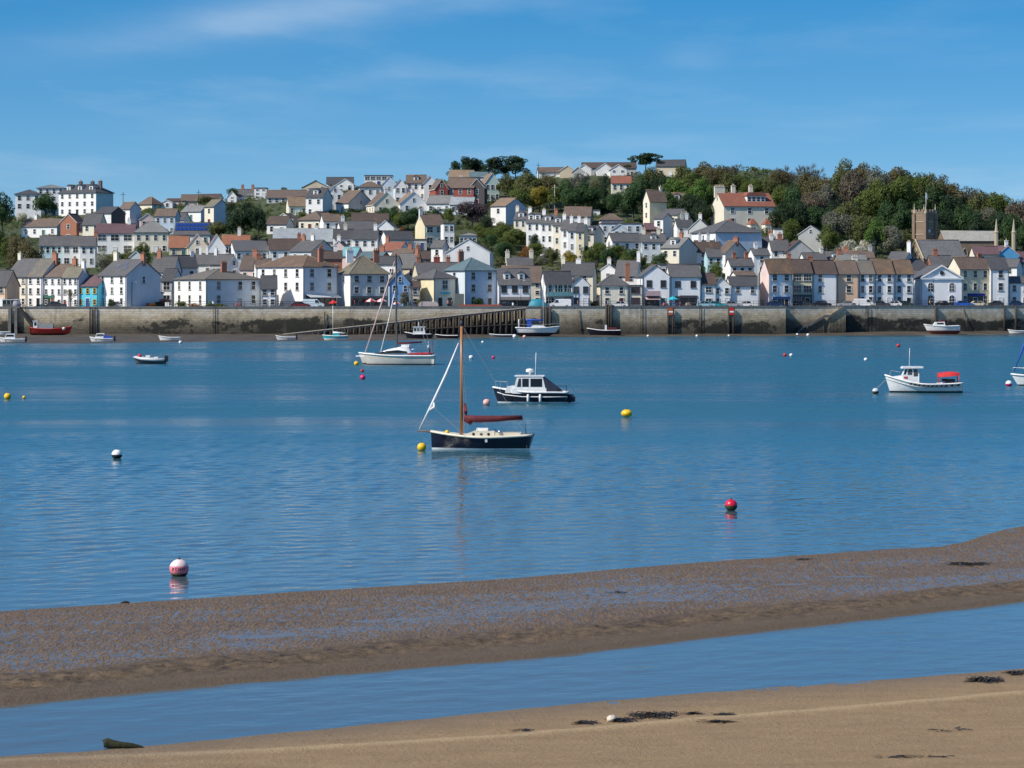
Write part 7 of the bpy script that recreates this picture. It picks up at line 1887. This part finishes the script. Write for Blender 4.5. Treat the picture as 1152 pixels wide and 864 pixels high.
def crown_variant(seed, kind):
    """crown in a unit tree: height 1, half width .5"""
    rng = np.random.default_rng(seed)
    if kind == 'round':
        K = 22; C = []
        while len(C) < K:
            p = rng.uniform(-1,1,3)
            if np.linalg.norm(p) < 1: C.append(p)
        C = np.array(C)*[.33,.33,.29] + [0,0,.60]; R = rng.uniform(.10,.19,K); n = 5200; size = .022
    elif kind == 'tall':
        K = 14; z = np.linspace(.28,.92,K); w = .34*np.sin(np.pi*(z-.1)/.95)**.7
        a = rng.uniform(0,6.28,K); C = np.stack([np.cos(a)*w*.6, np.sin(a)*w*.6, z], 1); R = rng.uniform(.10,.19,K); n = 3800; size = .022
    elif kind == 'pine':
        K = 30; a = rng.uniform(0,6.28,K); z = rng.uniform(.34,.93,K); w = (.40*(1.1-z)**.45)*rng.uniform(.1,1,K)
        C = np.stack([np.cos(a)*w, np.sin(a)*w, z], 1); R = rng.uniform(.09,.16,K); n = 4600; size = .024
    elif kind == 'cedar':
        K = 30; a = rng.uniform(0,6.28,K); z = .52+.42*rng.uniform(0,1,K)**.8; w = np.where(z > .86, .2, .40)*rng.uniform(.0,1.1,K)
        C = np.stack([np.cos(a)*w, np.sin(a)*w, z+rng.uniform(-.03,.03,K)], 1); R = rng.uniform(.08,.15,K); n = 4600; size = .024
    elif kind == 'bush':
        K = 12; a = rng.uniform(0,6.28,K); w = rng.uniform(.05,.38,K); C = np.stack([np.cos(a)*w, np.sin(a)*w, rng.uniform(.15,.72,K)*(1.1-w)], 1); R = rng.uniform(.14,.24,K); n = 2400; size = .034
    P = []; O = []; per = np.maximum((R**2/np.sum(R**2)*n).astype(int), 20)
    for c, r, k in zip(C, R, per):
        d = rng.normal(size=(k,3)); d /= np.linalg.norm(d, axis=1)[:,None]
        rr = r*rng.uniform(.35,1.0,k)**.45
        p = c + d*rr[:,None]*([1,1,.5] if kind == 'cedar' else [1,1,.9])
        P.append(p); O.append(d*.7 + (c-[0,0,.5])/max(np.linalg.norm(c-[0,0,.5]), .05)*.5)
    P = np.concatenate(P); O = np.concatenate(O); P[:,2] = np.clip(P[:,2], .02, 1.02)
    return leaf_quads(P, size, rng, out=O)
def bare_variant(seed):
    """crown of bare twigs"""
    rng = np.random.default_rng(seed); r = random.Random(seed); mb = MB(); tips = []
    def br(p, d, L, rad, lev):
        q_ = p + d*L
        mb.tube([p, (p+q_)/2 + Vector((r.gauss(0,.03*L),r.gauss(0,.03*L),0)), q_], [rad, rad*.85, rad*.65], 4 if lev > 1 else 5, 0, cap=False)
        if lev >= 4: tips.append((q_, d)); return
        for _ in range(3 if lev < 3 else 4):
            nd_ = (d + Vector((r.gauss(0,.55), r.gauss(0,.55), r.gauss(.12,.35)))).normalized()
            br(p + d*L*r.uniform(.55,1.0), nd_, L*r.uniform(.58,.78), rad*.55, lev+1)
    for k in range(5):
        a = k*1.256 + r.uniform(-.3,.3)
        br(Vector((0,0,.22+.05*k)), Vector((math.cos(a)*.6, math.sin(a)*.6, .85)).normalized(), .20, .010, 1)
    V = []
    for p, d in tips:
        for _ in range(6):
            d2 = (d + Vector((r.gauss(0,.6), r.gauss(0,.6), r.gauss(.1,.45)))).normalized(); L = r.uniform(.05,.11); w = .0026
            s_ = d2.cross(Vector((r.gauss(0,1), r.gauss(0,1), r.gauss(0,1)))).normalized()*w
            o = p - d2*L*.3
            mb.add([o-s_, o+s_, o+d2*L+s_*.3, o+d2*L-s_*.3], [(0,1,2,3)])
    return mb
def trunk_variant(seed, top=.55, fork=True):
    r = random.Random(seed); mb = MB()
    mb.tube([(0,0,-.08),(0,0,.12),(r.gauss(0,.012),r.gauss(0,.012),.32),(r.gauss(0,.02),r.gauss(0,.02),top)], [.034,.026,.021,.012], 7)
    if fork:
        for k in range(6):
            a = k*1.05+r.uniform(-.3,.3); z = r.uniform(.24,.45)
            mb.tube([(0,0,z),(math.cos(a)*.12,math.sin(a)*.12,z+.14),(math.cos(a)*.25,math.sin(a)*.25,z+r.uniform(.2,.34))], [.015,.010,.004], 5)
    return mb
CV = {}
for kd, ns in (('round', 5), ('tall', 3), ('pine', 3), ('cedar', 1), ('bush', 4)):
    CV[kd] = [quads_mesh('crown_'+kd, crown_variant(100+17*i+len(kd), kd), [LEAF['mid']]) for i in range(ns)]
CV['bare'] = [bare_variant(31+i).mesh('crown_bare', [LEAF['twig']]) for i in range(4)]
TV = [trunk_variant(i).mesh('trunk', [BARK]) for i in range(4)] + [trunk_variant(9, .88, False).mesh('trunk', [BARK])]
def tree(label, px, top, base, wpx, shape='round', leaf='mid', Y=None, group=None, name=None, cat=None, at=None):
    if at: x, Y, z = at
    else:
        Y = Y or solve_ground(px, base); x = ray_x(px, Y); z = hill(x, Y)
    h = max(.8, row_z(top, Y) - z); w = wpx * Y / F * {'pine': 1.6, 'cedar': 1.35}.get(shape, 1)
    nm = name or ({'pine': 'pine_tree', 'cedar': 'cedar_tree', 'bare': 'bare_tree', 'bush': 'shrub'}.get(shape, 'leafy_tree'))
    e = empty(nm, (x, Y, z-.1), rnd.uniform(0, 6.28), label, cat or ('shrub' if shape == 'bush' else 'tree'), group)
    me = rnd.choice(CV[shape])
    c = place('crown', me, e, scale=(w, w, h), mats=[LEAF[leaf]])
    tm = TV[4] if shape in ('pine', 'cedar') else rnd.choice(TV[:4])
    k = min(w, h)*.9
    place('trunk', tm, e, scale=(k, k, h*(.45 if shape == 'bush' else 1)))
    return e
t = tree
t('big dark green tree at the left picture edge beside the hotel', 2, 212, 268, 40, 'round', 'dark')
t('rounded dark green tree in front of the white hotel', 51, 213, 251, 40, 'round', 'dark', Y=866)
t('pale blossoming shrub at the foot of the hotel left block', 26, 233, 250, 16, 'bush', 'blossom', Y=876)
t('bushy brown tree at left above the cream quay house', 22, 262, 312, 52, 'round', 'brown', Y=690)
t('olive green tree at the left edge below the big dark tree', -2, 256, 308, 36, 'round', 'mid', Y=705)
t('dark brown bare tree left of the pale turquoise terrace end', 44, 268, 306, 34, 'bare', 'twig', Y=680)
t('reddish brown tree between the left edge and the turquoise terrace', 33, 270, 315, 40, 'round', 'brown', Y=668)
t('green shrub below the brown roofed bungalow', 62, 258, 272, 26, 'bush', 'olive')
t('dark green hedge bush right of the brick gabled house', 100, 246, 264, 20, 'bush', 'mid')
t('dark tree against the windowless white house', 133, 236, 254, 16, 'round', 'ever')
t('green garden tree in front of the cream villa', 161, 269, 291, 26, 'round', 'mid', Y=700)
t('autumn brown shrub between the cream villa and the yellowish gable', 140, 272, 296, 30, 'bush', 'olive', Y=690)
t('bare white barked tree in front of the broad white house', 113, 268, 300, 24, 'bare', 'blossom', Y=680)
t('bare street tree in front of the white and pale green roofed houses', 79, 319, 344, 20, 'bare', 'brown', Y=604)
t('pink budding tree left of the tall white house with the blue shaded gable', 120, 279, 300, 22, 'bare', 'twig', Y=670)
t('small palm like tree in front of the tall white house at left', 125, 335, 345, 12, 'round', 'dark', Y=602, name='palm_tree')
t('rounded dark green bush below the left wing of the long villa', 187, 331, 345, 18, 'bush', 'purple', Y=606)
t('green garden bush in front of the white side of the long villa', 203, 334, 345, 14, 'bush', 'mid', Y=606)
t('reddish low hedge left of the dark rounded bush', 168, 338, 345, 22, 'bush', 'rust', Y=605)
t('green low hedge between the red hedge and the dark bush', 178, 337, 345, 14, 'bush', 'mid', Y=606)
t('low green hedge in front of the long blue shaded villa', 244, 338, 345, 28, 'bush', 'mid', Y=606)
t('reddish flowering hedge in front of the white side of the villa', 220, 338.5, 345, 20, 'bush', 'rust', Y=605)
t('huge dark evergreen tree on the left hillside', 274, 223, 274, 54, 'round', 'ever')
t('tall dark evergreen joined to the left of the huge one', 261, 228, 272, 30, 'tall', 'ever')
t('dark evergreen joined to the right of the huge one', 291, 230, 274, 28, 'round', 'ever')
t('olive green bush mass left of the huge dark evergreen', 244, 246, 272, 36, 'round', 'olive')
t('small green tree on the skyline above the pink gabled house', 262, 209, 218, 16, 'round', 'dark', Y=897)
t('brown green shrub on the skyline right of the thin dark pole', 233, 215, 226, 20, 'bush', 'olive', Y=896)
t('round green bush beside the long greenish slate roof', 286, 280, 297, 20, 'bush', 'mid', Y=715)
t('green bush in front of the orange roofed cottage', 203, 279, 298, 18, 'bush', 'mid', Y=705)
t('olive bush in front of the cream gabled cottage', 219, 284, 297, 20, 'bush', 'olive', Y=702)
t('dark shrub on the skyline above the wide brown roof', 320, 207, 219, 18, 'bush', 'dark', Y=893)
for i, (px, a, b_, w) in enumerate(((372,233,242,24),(395,232,242,30))):
    t('dark hedge beneath the grey gabled bungalow, %s piece' % ('left' if i == 0 else 'right'), px, a, b_, w, 'bush', 'dark')
t('green garden hedge below the white towered house', 343, 235, 243, 22, 'bush', 'mid')
t('small palm tree beside the grey gabled bungalow', 378, 217, 233, 9, 'cedar', 'mid', name='palm_tree')
t('dark green tree below the pale yellow green gable', 442, 229, 260, 34, 'round', 'dark')
t('dark green tree left of the ochre house', 459, 235, 262, 30, 'round', 'dark')
t('dark conifer below the cream white gable', 478, 230, 252, 34, 'round', 'ever', Y=815)
t('dark green tree right of the ochre house roof', 497, 233, 254, 26, 'round', 'ever', Y=808)
t('dark hedge below the yellow green and cream gables', 425, 235, 246, 26, 'bush', 'dark')
t('reddish shrub left of the ochre house', 453, 253, 265, 14, 'bush', 'rust')
t('mossy green tree in front of the ochre house', 483, 258, 280, 16, 'tall', 'olive', Y=748)
t('dark green skyline hedge below the timbered gables', 487, 214, 224, 50, 'bush', 'dark')
t('dark bush below the wide brown roofed house', 523, 210, 224, 26, 'bush', 'dark')
t('black green bush right of the dark brick gable', 547, 199, 216, 18, 'round', 'ever')
G_P = 'dark pines on the skyline'
t('dark pine on the skyline, leftmost of the row', 513, 181, 196, 16, 'pine', 'ever', Y=905, group=G_P)
t('dark pine with a pointed top, second from the left on the skyline', 526, 176.5, 197, 22, 'pine', 'ever', Y=903, group=G_P)
t('dark pine at the middle of the skyline row, left of the gap', 537, 178, 197, 16, 'pine', 'ever', Y=905, group=G_P)
t('broad dark pine right of the gap in the skyline row', 557, 176, 196, 30, 'pine', 'ever', Y=903, group=G_P)
t('dark leaning pine with a tufted crown at the right end of the skyline row', 580, 175, 196, 28, 'pine', 'ever', Y=903, group=G_P)
t('low dark pine joining the two right hand skyline pines', 569, 182, 197, 20, 'round', 'ever', Y=905, group=G_P)
G_O = 'olive trees of the middle wood'
t('olive brown tree at the left end of the middle wood, right of the mint villa', 572, 193, 226, 38, 'round', 'olive', group=G_O)
t('tall olive tree in the middle wood with a smooth rounded top', 596, 189, 236, 48, 'round', 'olive', group=G_O)
t('golden olive tree at the front of the middle wood', 607, 205, 240, 32, 'round', 'yellow', group=G_O)
t('mixed green olive tree at the foot of the middle wood', 584, 208, 242, 34, 'round', 'mid', group=G_O)
t('greyish bare topped tree in the middle wood', 618, 193, 236, 34, 'round', 'brown', group=G_O)
t('dark green tree in the middle wood directly above the stepped terrace', 636, 201, 240, 40, 'round', 'dark', group=G_O)
t('dark tree in the middle wood left of the long balcony house', 657, 204, 240, 40, 'round', 'dark', group=G_O)
t('pale grey olive tree below the white skyline gables', 652, 192, 226, 30, 'round', 'grey', group=G_O)
t('reddish bare tree left of the balcony house', 672, 192, 226, 24, 'bare', 'brown', group=G_O)
t('almost black tree in front of the balcony house', 680, 196, 236, 20, 'tall', 'ever', group=G_O)
t('dark green hedge line above the bright white box', 676, 226, 238, 44, 'bush', 'dark', group=G_O)
t('green tree below the balcony house', 698, 212, 240, 28, 'round', 'dark', group=G_O)
t('dark purple leafless looking tree in the middle of the hill', 531, 225, 266, 54, 'round', 'purple', Y=770)
t('black green bush at the right of the dark purple tree', 548, 240, 268, 20, 'round', 'ever', Y=762)
G_M = 'trees below the stepped terrace'
t('bushy green tree right of the big white gable', 560, 252, 292, 34, 'round', 'mid', Y=735, group=G_M)
t('broad green tree left of the stepped terrace', 580, 256, 296, 44, 'round', 'mid', Y=730, group=G_M)
t('dark round evergreen in front of the stepped terrace', 601, 261, 282, 15, 'round', 'ever', Y=720, group=G_M)
t('rusty brown shrub below the stepped terrace', 590, 272, 294, 22, 'bush', 'rust', Y=705, group=G_M)
t('dark green tree directly behind the inn chimneys', 566, 268, 298, 30, 'round', 'dark', Y=705, group=G_M)
t('grey green garden shrub below the middle of the stepped terrace', 615, 272, 296, 26, 'bush', 'grey', Y=705, group=G_M)
t('yellow olive rounded tree below the right end of the stepped terrace', 641, 279, 300, 27, 'round', 'yellow', Y=690, group=G_M)
t('green tree right of the yellow olive tree', 672, 268, 302, 30, 'round', 'mid', Y=700, group=G_M)
t('green bushy tree left of the cottages with the slate row', 694, 272, 302, 34, 'round', 'mid', Y=705, group=G_M)
t('dark green bushy tree below the slate row dormers', 712, 276, 302, 24, 'round', 'dark', Y=700, group=G_M)
t('orange tinted shrub beside the hipped cream cottage chimneys', 668, 292, 304, 14, 'bush', 'rust', Y=672, group=G_M)
t('dark rounded evergreen in front of the slate row', 743, 282, 304, 27, 'round', 'dark', Y=690, group=G_M)
t('brown shrubs above the large pub gable', 733, 290, 302, 26, 'bush', 'rust', Y=678, group=G_M)
t('white flecked pale bare tree in front of the blank grey gable', 756, 278, 298, 20, 'bare', 'blossom', Y=698, group=G_M)
t('dark hedge above the parapeted building behind the pub', 778, 289, 300, 34, 'bush', 'ever', Y=690, group=G_M)
t('green garden shrub among the slate cottages below the tall yellow house', 764, 258, 274, 26, 'bush', 'mid', Y=770, group=G_M)
t('dark green shrub below the tall yellow house', 728, 256, 270, 18, 'bush', 'dark', Y=775, group=G_M)
t('round bright green tree above the low white cottages', 806, 289, 314, 23, 'round', 'mid', Y=655)
t('small green quayside tree in front of the low white gabled cottage', 814, 322, 345, 17, 'round', 'mid', Y=638)
t('small green quayside shrub right of the white gabled cottage', 657, 334, 345, 13, 'bush', 'mid', Y=622)
t('small green and yellow shrub right of the balcony cottage', 668, 333, 345, 13, 'bush', 'olive', Y=622)
t('slim green tree before the left end of the hipped cream cottage', 674, 325, 345, 7, 'tall', 'olive', Y=624)
t('pale grey green willow like bush in front of the bright blue house', 455, 327, 345, 17, 'round', 'grey', Y=612)
t('small dark bush in front of the yellow house side', 473, 333, 345, 11, 'bush', 'olive', Y=612)
t('dark green bush in front of the sky blue house', 537, 330.5, 345, 15, 'bush', 'dark', Y=617)
t('slim tree in front of the pub wing', 759, 321, 345, 10, 'bare', 'olive', Y=632)
t('flat topped dark cedar standing alone on the skyline', 726, 170.5, 208, 36, 'cedar', 'ever', Y=880)
GG = {'a': ('leafy green tree in the dense gardens between the big white gable and the stepped terrace', 'green trees left of the stepped terrace'),
      'b': ('leafy green tree in the dense gardens between the yellow olive tree and the slate row', 'green trees right of the yellow olive tree'),
      'c': ('dark leafy tree crowding the slope between the middle wood and the white skyline gables', 'dark trees of the middle wood'),
      'd': ('dark green tree in the belt of greenery below the cream skyline bungalows', 'dark trees below the cream bungalows')}
for k_, px, a, b_, w, lf_, Y_ in [('a',545,256,286,24,'mid',745),('a',553,262,292,26,'dark',728),('a',572,262,296,30,'mid',722),('a',590,262,292,26,'dark',732),('a',566,248,282,24,'olive',750),('a',584,246,280,22,'mid',752),('a',604,270,298,24,'mid',710),('a',622,278,300,22,'olive',700),('a',540,250,276,22,'mid',755),
   ('b',662,278,304,24,'mid',690),('b',684,276,304,26,'dark',690),('b',703,282,306,24,'mid',685),('b',720,284,304,20,'olive',690),('b',655,270,296,20,'olive',705),
   ('c',626,206,240,30,'mid',None),('c',645,210,242,34,'dark',None),('c',667,208,240,30,'dark',None),('c',612,196,232,30,'olive',None),('c',690,214,244,26,'dark',None),('c',706,222,250,26,'ever',None),('c',590,194,228,32,'olive',None),('c',600,214,240,26,'mid',None),
   ('d',433,232,258,24,'dark',None),('d',450,236,262,26,'mid',None),('d',468,232,254,24,'dark',None),('d',488,232,256,22,'dark',None),('d',505,232,254,20,'mid',None)]:
    tree(GG[k_][0], px, a, b_, w, 'round', lf_, Y=Y_, group=GG[k_][1])
# wood on the right
W1 = 'trees of the wood on the right hand hill'
L_ = {'mid': 'fresh green leafy tree in the crowded wood on the right hand hill', 'dark': 'dark green leafy tree in the crowded wood on the right hand hill', 'ever': 'nearly black evergreen in the crowded wood on the right hand hill',
      'olive': 'olive tinted tree in the crowded wood on the right hand hill', 'brown': 'reddish brown budding tree in the crowded wood on the right hand hill', 'twig': 'bare grey brown tree in the crowded wood on the right hand hill',
      'grey': 'grey green tree in the crowded wood on the right hand hill', 'bright': 'vivid green leafy tree in the crowded wood on the right hand hill', 'yellow': 'golden green tree in the crowded wood on the right hand hill', 'blossom': 'white blossoming small tree in the crowded wood on the right hand hill'}
def w_(px, top, base, wd, leaf, shape='round', Y=None):
    tree(L_[leaf], px, top, base, wd*(1.4 if shape == 'round' else 1.15), shape, leaf, Y=Y, group='%s: %s kind' % (W1, leaf))
for a in [(722,196,238,26,'dark'),(735,186,226,24,'olive'),(712,205,252,30,'dark'),(745,196,230,24,'ever'),(759,196,246,34,'bright'),(778,192,238,36,'mid'),(790,198,252,34,'bright'),(776,212,258,26,'ever'),(752,210,252,26,'dark'),
          (768,184,214,24,'olive'),(792,181,214,30,'brown'),(806,184,222,28,'brown'),(820,190,224,24,'olive'),(800,208,248,22,'mid'),(789,222,262,24,'ever'),(830,196,222,26,'mid'),(850,200,224,26,'mid'),(866,198,228,24,'olive'),(843,202,226,24,'mid'),
          (881,206,258,32,'mid'),(893,205,262,30,'dark'),(880,225,268,26,'ever'),(898,222,270,28,'ever'),(876,188,226,26,'brown'),(908,190,240,34,'brown'),(922,196,246,34,'brown'),(912,212,258,30,'twig'),(930,206,250,30,'grey'),(918,226,272,30,'dark'),
          (936,226,268,28,'ever'),(950,178,240,38,'olive'),(968,178,240,36,'brown'),(958,186,250,30,'twig'),(984,186,246,30,'grey'),(975,206,262,34,'mid'),(956,222,274,34,'olive'),(941,236,282,34,'grey'),(992,198,262,34,'mid'),(972,236,286,30,'olive'),
          (1004,184,240,36,'brown'),(1019,186,242,34,'olive'),(1012,196,262,36,'mid'),(1030,192,250,34,'bright' if 0 else 'mid'),(1000,222,278,32,'dark'),(1014,224,280,30,'dark'),(1044,190,252,34,'olive'),(1060,196,252,32,'brown'),(1048,208,268,36,'dark'),
          (1066,212,270,36,'ever'),(1076,204,258,34,'brown'),(1092,210,262,34,'grey'),(1084,226,276,34,'dark'),(1104,212,266,32,'olive'),(1118,214,268,32,'mid'),(1108,230,278,30,'grey'),(1130,214,270,30,'mid'),(1124,232,282,30,'ever'),(1142,222,276,28,'twig'),
          (1154,216,280,30,'twig'),(1168,224,282,32,'brown'),(1138,238,290,26,'dark'),(1152,246,296,28,'dark'),(1060,232,282,30,'ever'),(1098,240,284,28,'ever'),(985,244,292,30,'bright'),(1003,248,294,28,'grey'),(930,252,290,26,'mid'),
          (1180,232,290,34,'dark'),(890,244,284,20,'mid'),(860,256,284,18,'mid'),(1016,258,292,22,'olive')]:
    w_(*a)
for a in [(873,181,222,20,'twig'),(888,180,222,24,'twig'),(906,173,226,34,'twig'),(918,178,228,26,'twig'),(828,178,206,20,'twig'),(817,180,212,18,'twig'),(1146,212,262,20,'twig'),(985,180,232,22,'twig'),(1070,200,246,20,'twig'),(976,180,230,22,'twig')]:
    w_(*a, shape='bare')
for a in [(986,234,262,18,'blossom'),(960,262,292,30,'blossom'),(978,262,292,24,'blossom'),(992,244,272,16,'blossom'),(948,268,292,20,'blossom')]:
    w_(*a, shape='bush')
# garden and woodland undergrowth: nobody could count it
def undergrowth():
    rng = np.random.default_rng(5); Vs = []; mi = []
    base = [crown_variant(300+i, 'bush') for i in range(3)]
    sel = [b.reshape(-1,4,3)[rng.permutation(len(b)//4)[:70]] for b in base]
    sel = [np.concatenate([(q_-q_.mean(1,keepdims=True))*2.6+q_.mean(1,keepdims=True)], 0) for q_ in sel]
    count = 0
    for _ in range(9000):
        px = rng.uniform(-40, 1200); Y = rng.uniform(640, 912)
        if Y < quay_y(px)+24: continue
        x = ray_x(px, Y)
        wood = px > 790 and Y > 740
        s = rng.uniform(2.0, 4.6) if wood else rng.uniform(1.2, 3.0)
        if any((x-fx)**2 + (Y-fy)**2 < (fr_+s*.55)**2 for fx, fy, fr_ in FOOT): continue
        z = hill(x, Y); q_ = sel[rng.integers(3)].copy(); a = rng.uniform(0, 6.28)
        X_ = q_[...,0]*math.cos(a)-q_[...,1]*math.sin(a); Y_ = q_[...,0]*math.sin(a)+q_[...,1]*math.cos(a)
        hh = s*rng.uniform(.45,.85)
        Vs.append(np.stack([X_*s+x, Y_*s+Y, q_[...,2]*hh+z-.1], -1).reshape(-1,3))
        kk = rng.choice(5, p=[.33,.25,.2,.12,.10]); mi += [kk]*len(q_); count += 1
    me = quads_mesh('undergrowth', np.concatenate(Vs), [LEAF['mid'], LEAF['dark'], LEAF['olive'], LEAF['brown'], LEAF['grey']])
    me.polygons.foreach_set('material_index', np.array(mi, dtype=np.int32))
    tag(place('undergrowth', me), 'mixed green shrubs and hedges covering the gardens and slopes between the houses', 'shrubs', kind='stuff')
undergrowth()
# ------------------------------------------------------------------ sky, sun, camera
SUN_EL, SUN_AZ = 43.0, 0.0
to_sun = Vector((-.88, -.48, 0)).normalized() * math.cos(math.radians(SUN_EL)) + Vector((0, 0, math.sin(math.radians(SUN_EL))))
w = bpy.data.worlds.new('World'); scene.world = w; w.use_nodes = True
nt = w.node_tree; bg = nt.nodes['Background']
sky = nt.nodes.new('ShaderNodeTexSky'); sky.sky_type = 'NISHITA'; sky.sun_disc = False
sky.sun_elevation = math.radians(SUN_EL)
sky.sun_rotation = math.atan2(to_sun.x, to_sun.y)
sky.air_density = 1.0; sky.dust_density = .35; sky.ozone_density = 2.2
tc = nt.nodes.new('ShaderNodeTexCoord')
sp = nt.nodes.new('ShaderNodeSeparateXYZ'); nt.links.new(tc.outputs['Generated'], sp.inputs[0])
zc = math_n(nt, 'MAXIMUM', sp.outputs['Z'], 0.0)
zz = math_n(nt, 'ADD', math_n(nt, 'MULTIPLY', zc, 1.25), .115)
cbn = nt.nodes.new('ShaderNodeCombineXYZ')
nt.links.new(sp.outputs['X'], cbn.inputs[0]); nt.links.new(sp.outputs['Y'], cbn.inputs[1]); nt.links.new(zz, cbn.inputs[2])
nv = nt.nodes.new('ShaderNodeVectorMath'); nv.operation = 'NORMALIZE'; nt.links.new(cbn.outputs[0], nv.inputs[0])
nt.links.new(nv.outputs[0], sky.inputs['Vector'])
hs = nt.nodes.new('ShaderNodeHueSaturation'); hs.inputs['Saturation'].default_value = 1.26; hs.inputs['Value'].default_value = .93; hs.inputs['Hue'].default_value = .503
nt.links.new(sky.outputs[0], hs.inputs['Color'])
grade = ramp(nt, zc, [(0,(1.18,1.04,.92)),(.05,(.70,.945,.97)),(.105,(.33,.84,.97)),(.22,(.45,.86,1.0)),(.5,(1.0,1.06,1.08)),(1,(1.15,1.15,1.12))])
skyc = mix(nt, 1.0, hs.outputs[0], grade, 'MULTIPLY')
# thin high cloud: streaks on a plane far overhead
inv = math_n(nt, 'DIVIDE', 1.0, math_n(nt, 'ADD', zc, .045))
c1 = nt.nodes.new('ShaderNodeCombineXYZ')
nt.links.new(math_n(nt, 'MULTIPLY', sp.outputs['X'], inv), c1.inputs[0]); nt.links.new(inv, c1.inputs[1])
cn = noise_node(nt, c1.outputs[0], 1.15, 6, .58, (.9, .5, 1)); cn2 = noise_node(nt, c1.outputs[0], .45, 3, .5, (1, 1, 1))
cloud = math_n(nt, 'MULTIPLY', ramp(nt, cn, [(.46,(0,0,0)),(.74,(1,1,1))]), ramp(nt, cn2, [(.40,(0,0,0)),(.62,(1,1,1))]))
# one broader veil high on the left
def gauss(sock, c, s):
    d = math_n(nt, 'DIVIDE', math_n(nt, 'SUBTRACT', sock, c), s)
    return math_n(nt, 'POWER', 2.718, math_n(nt, 'MULTIPLY', math_n(nt, 'MULTIPLY', d, d), -1.0))
veil = math_n(nt, 'MULTIPLY', gauss(sp.outputs['X'], (310-576)/F, .075), gauss(math_n(nt, 'SUBTRACT', sp.outputs['Z'], math_n(nt, 'MULTIPLY', sp.outputs['X'], .15)), (HY-18)/F+.15*(576-340)/F, .0075))
veil = math_n(nt, 'MULTIPLY', veil, ramp(nt, cn, [(.30,(.15,.15,.15)),(.65,(1,1,1))]))
wisp = math_n(nt, 'MULTIPLY', gauss(sp.outputs['X'], (775-576)/F, .010), gauss(sp.outputs['Z'], (HY-65)/F, .0045))
tot = math_n(nt, 'ADD', math_n(nt, 'MULTIPLY', cloud, .26), math_n(nt, 'ADD', math_n(nt, 'MULTIPLY', veil, .36), math_n(nt, 'MULTIPLY', wisp, .07)), clamp=True)
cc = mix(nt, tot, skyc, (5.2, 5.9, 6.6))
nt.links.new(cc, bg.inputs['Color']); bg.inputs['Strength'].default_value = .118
sd = bpy.data.lights.new('sun', 'SUN'); sd.energy = 4.3; sd.angle = math.radians(.53); sd.color = (1.0, .925, .80)
so = bpy.data.objects.new('sun', sd); COL.objects.link(so)
so.rotation_euler = (-to_sun).to_track_quat('-Z', 'Y').to_euler()
cam = bpy.data.cameras.new('camera'); co_ = bpy.data.objects.new('camera', cam); COL.objects.link(co_)
co_.location = (0, 0, H); co_.rotation_euler = (math.pi/2, 0, 0)
cam.sensor_width = 36.0; cam.lens = F / 1152 * 36.0
cam.shift_y = -(432 - HY) / 1152.0
cam.clip_start = 1.0; cam.clip_end = 20000
scene.camera = co_
scene.render.engine = 'CYCLES'
scene.view_settings.view_transform = 'Standard'; scene.view_settings.look = 'None'
scene.view_settings.exposure = 0.27; scene.view_settings.gamma = 1.0
scene.render.resolution_x, scene.render.resolution_y = 1024, 768
bpy.data.objects.remove(bpy.data.objects['unused']) if 'unused' in bpy.data.objects else None
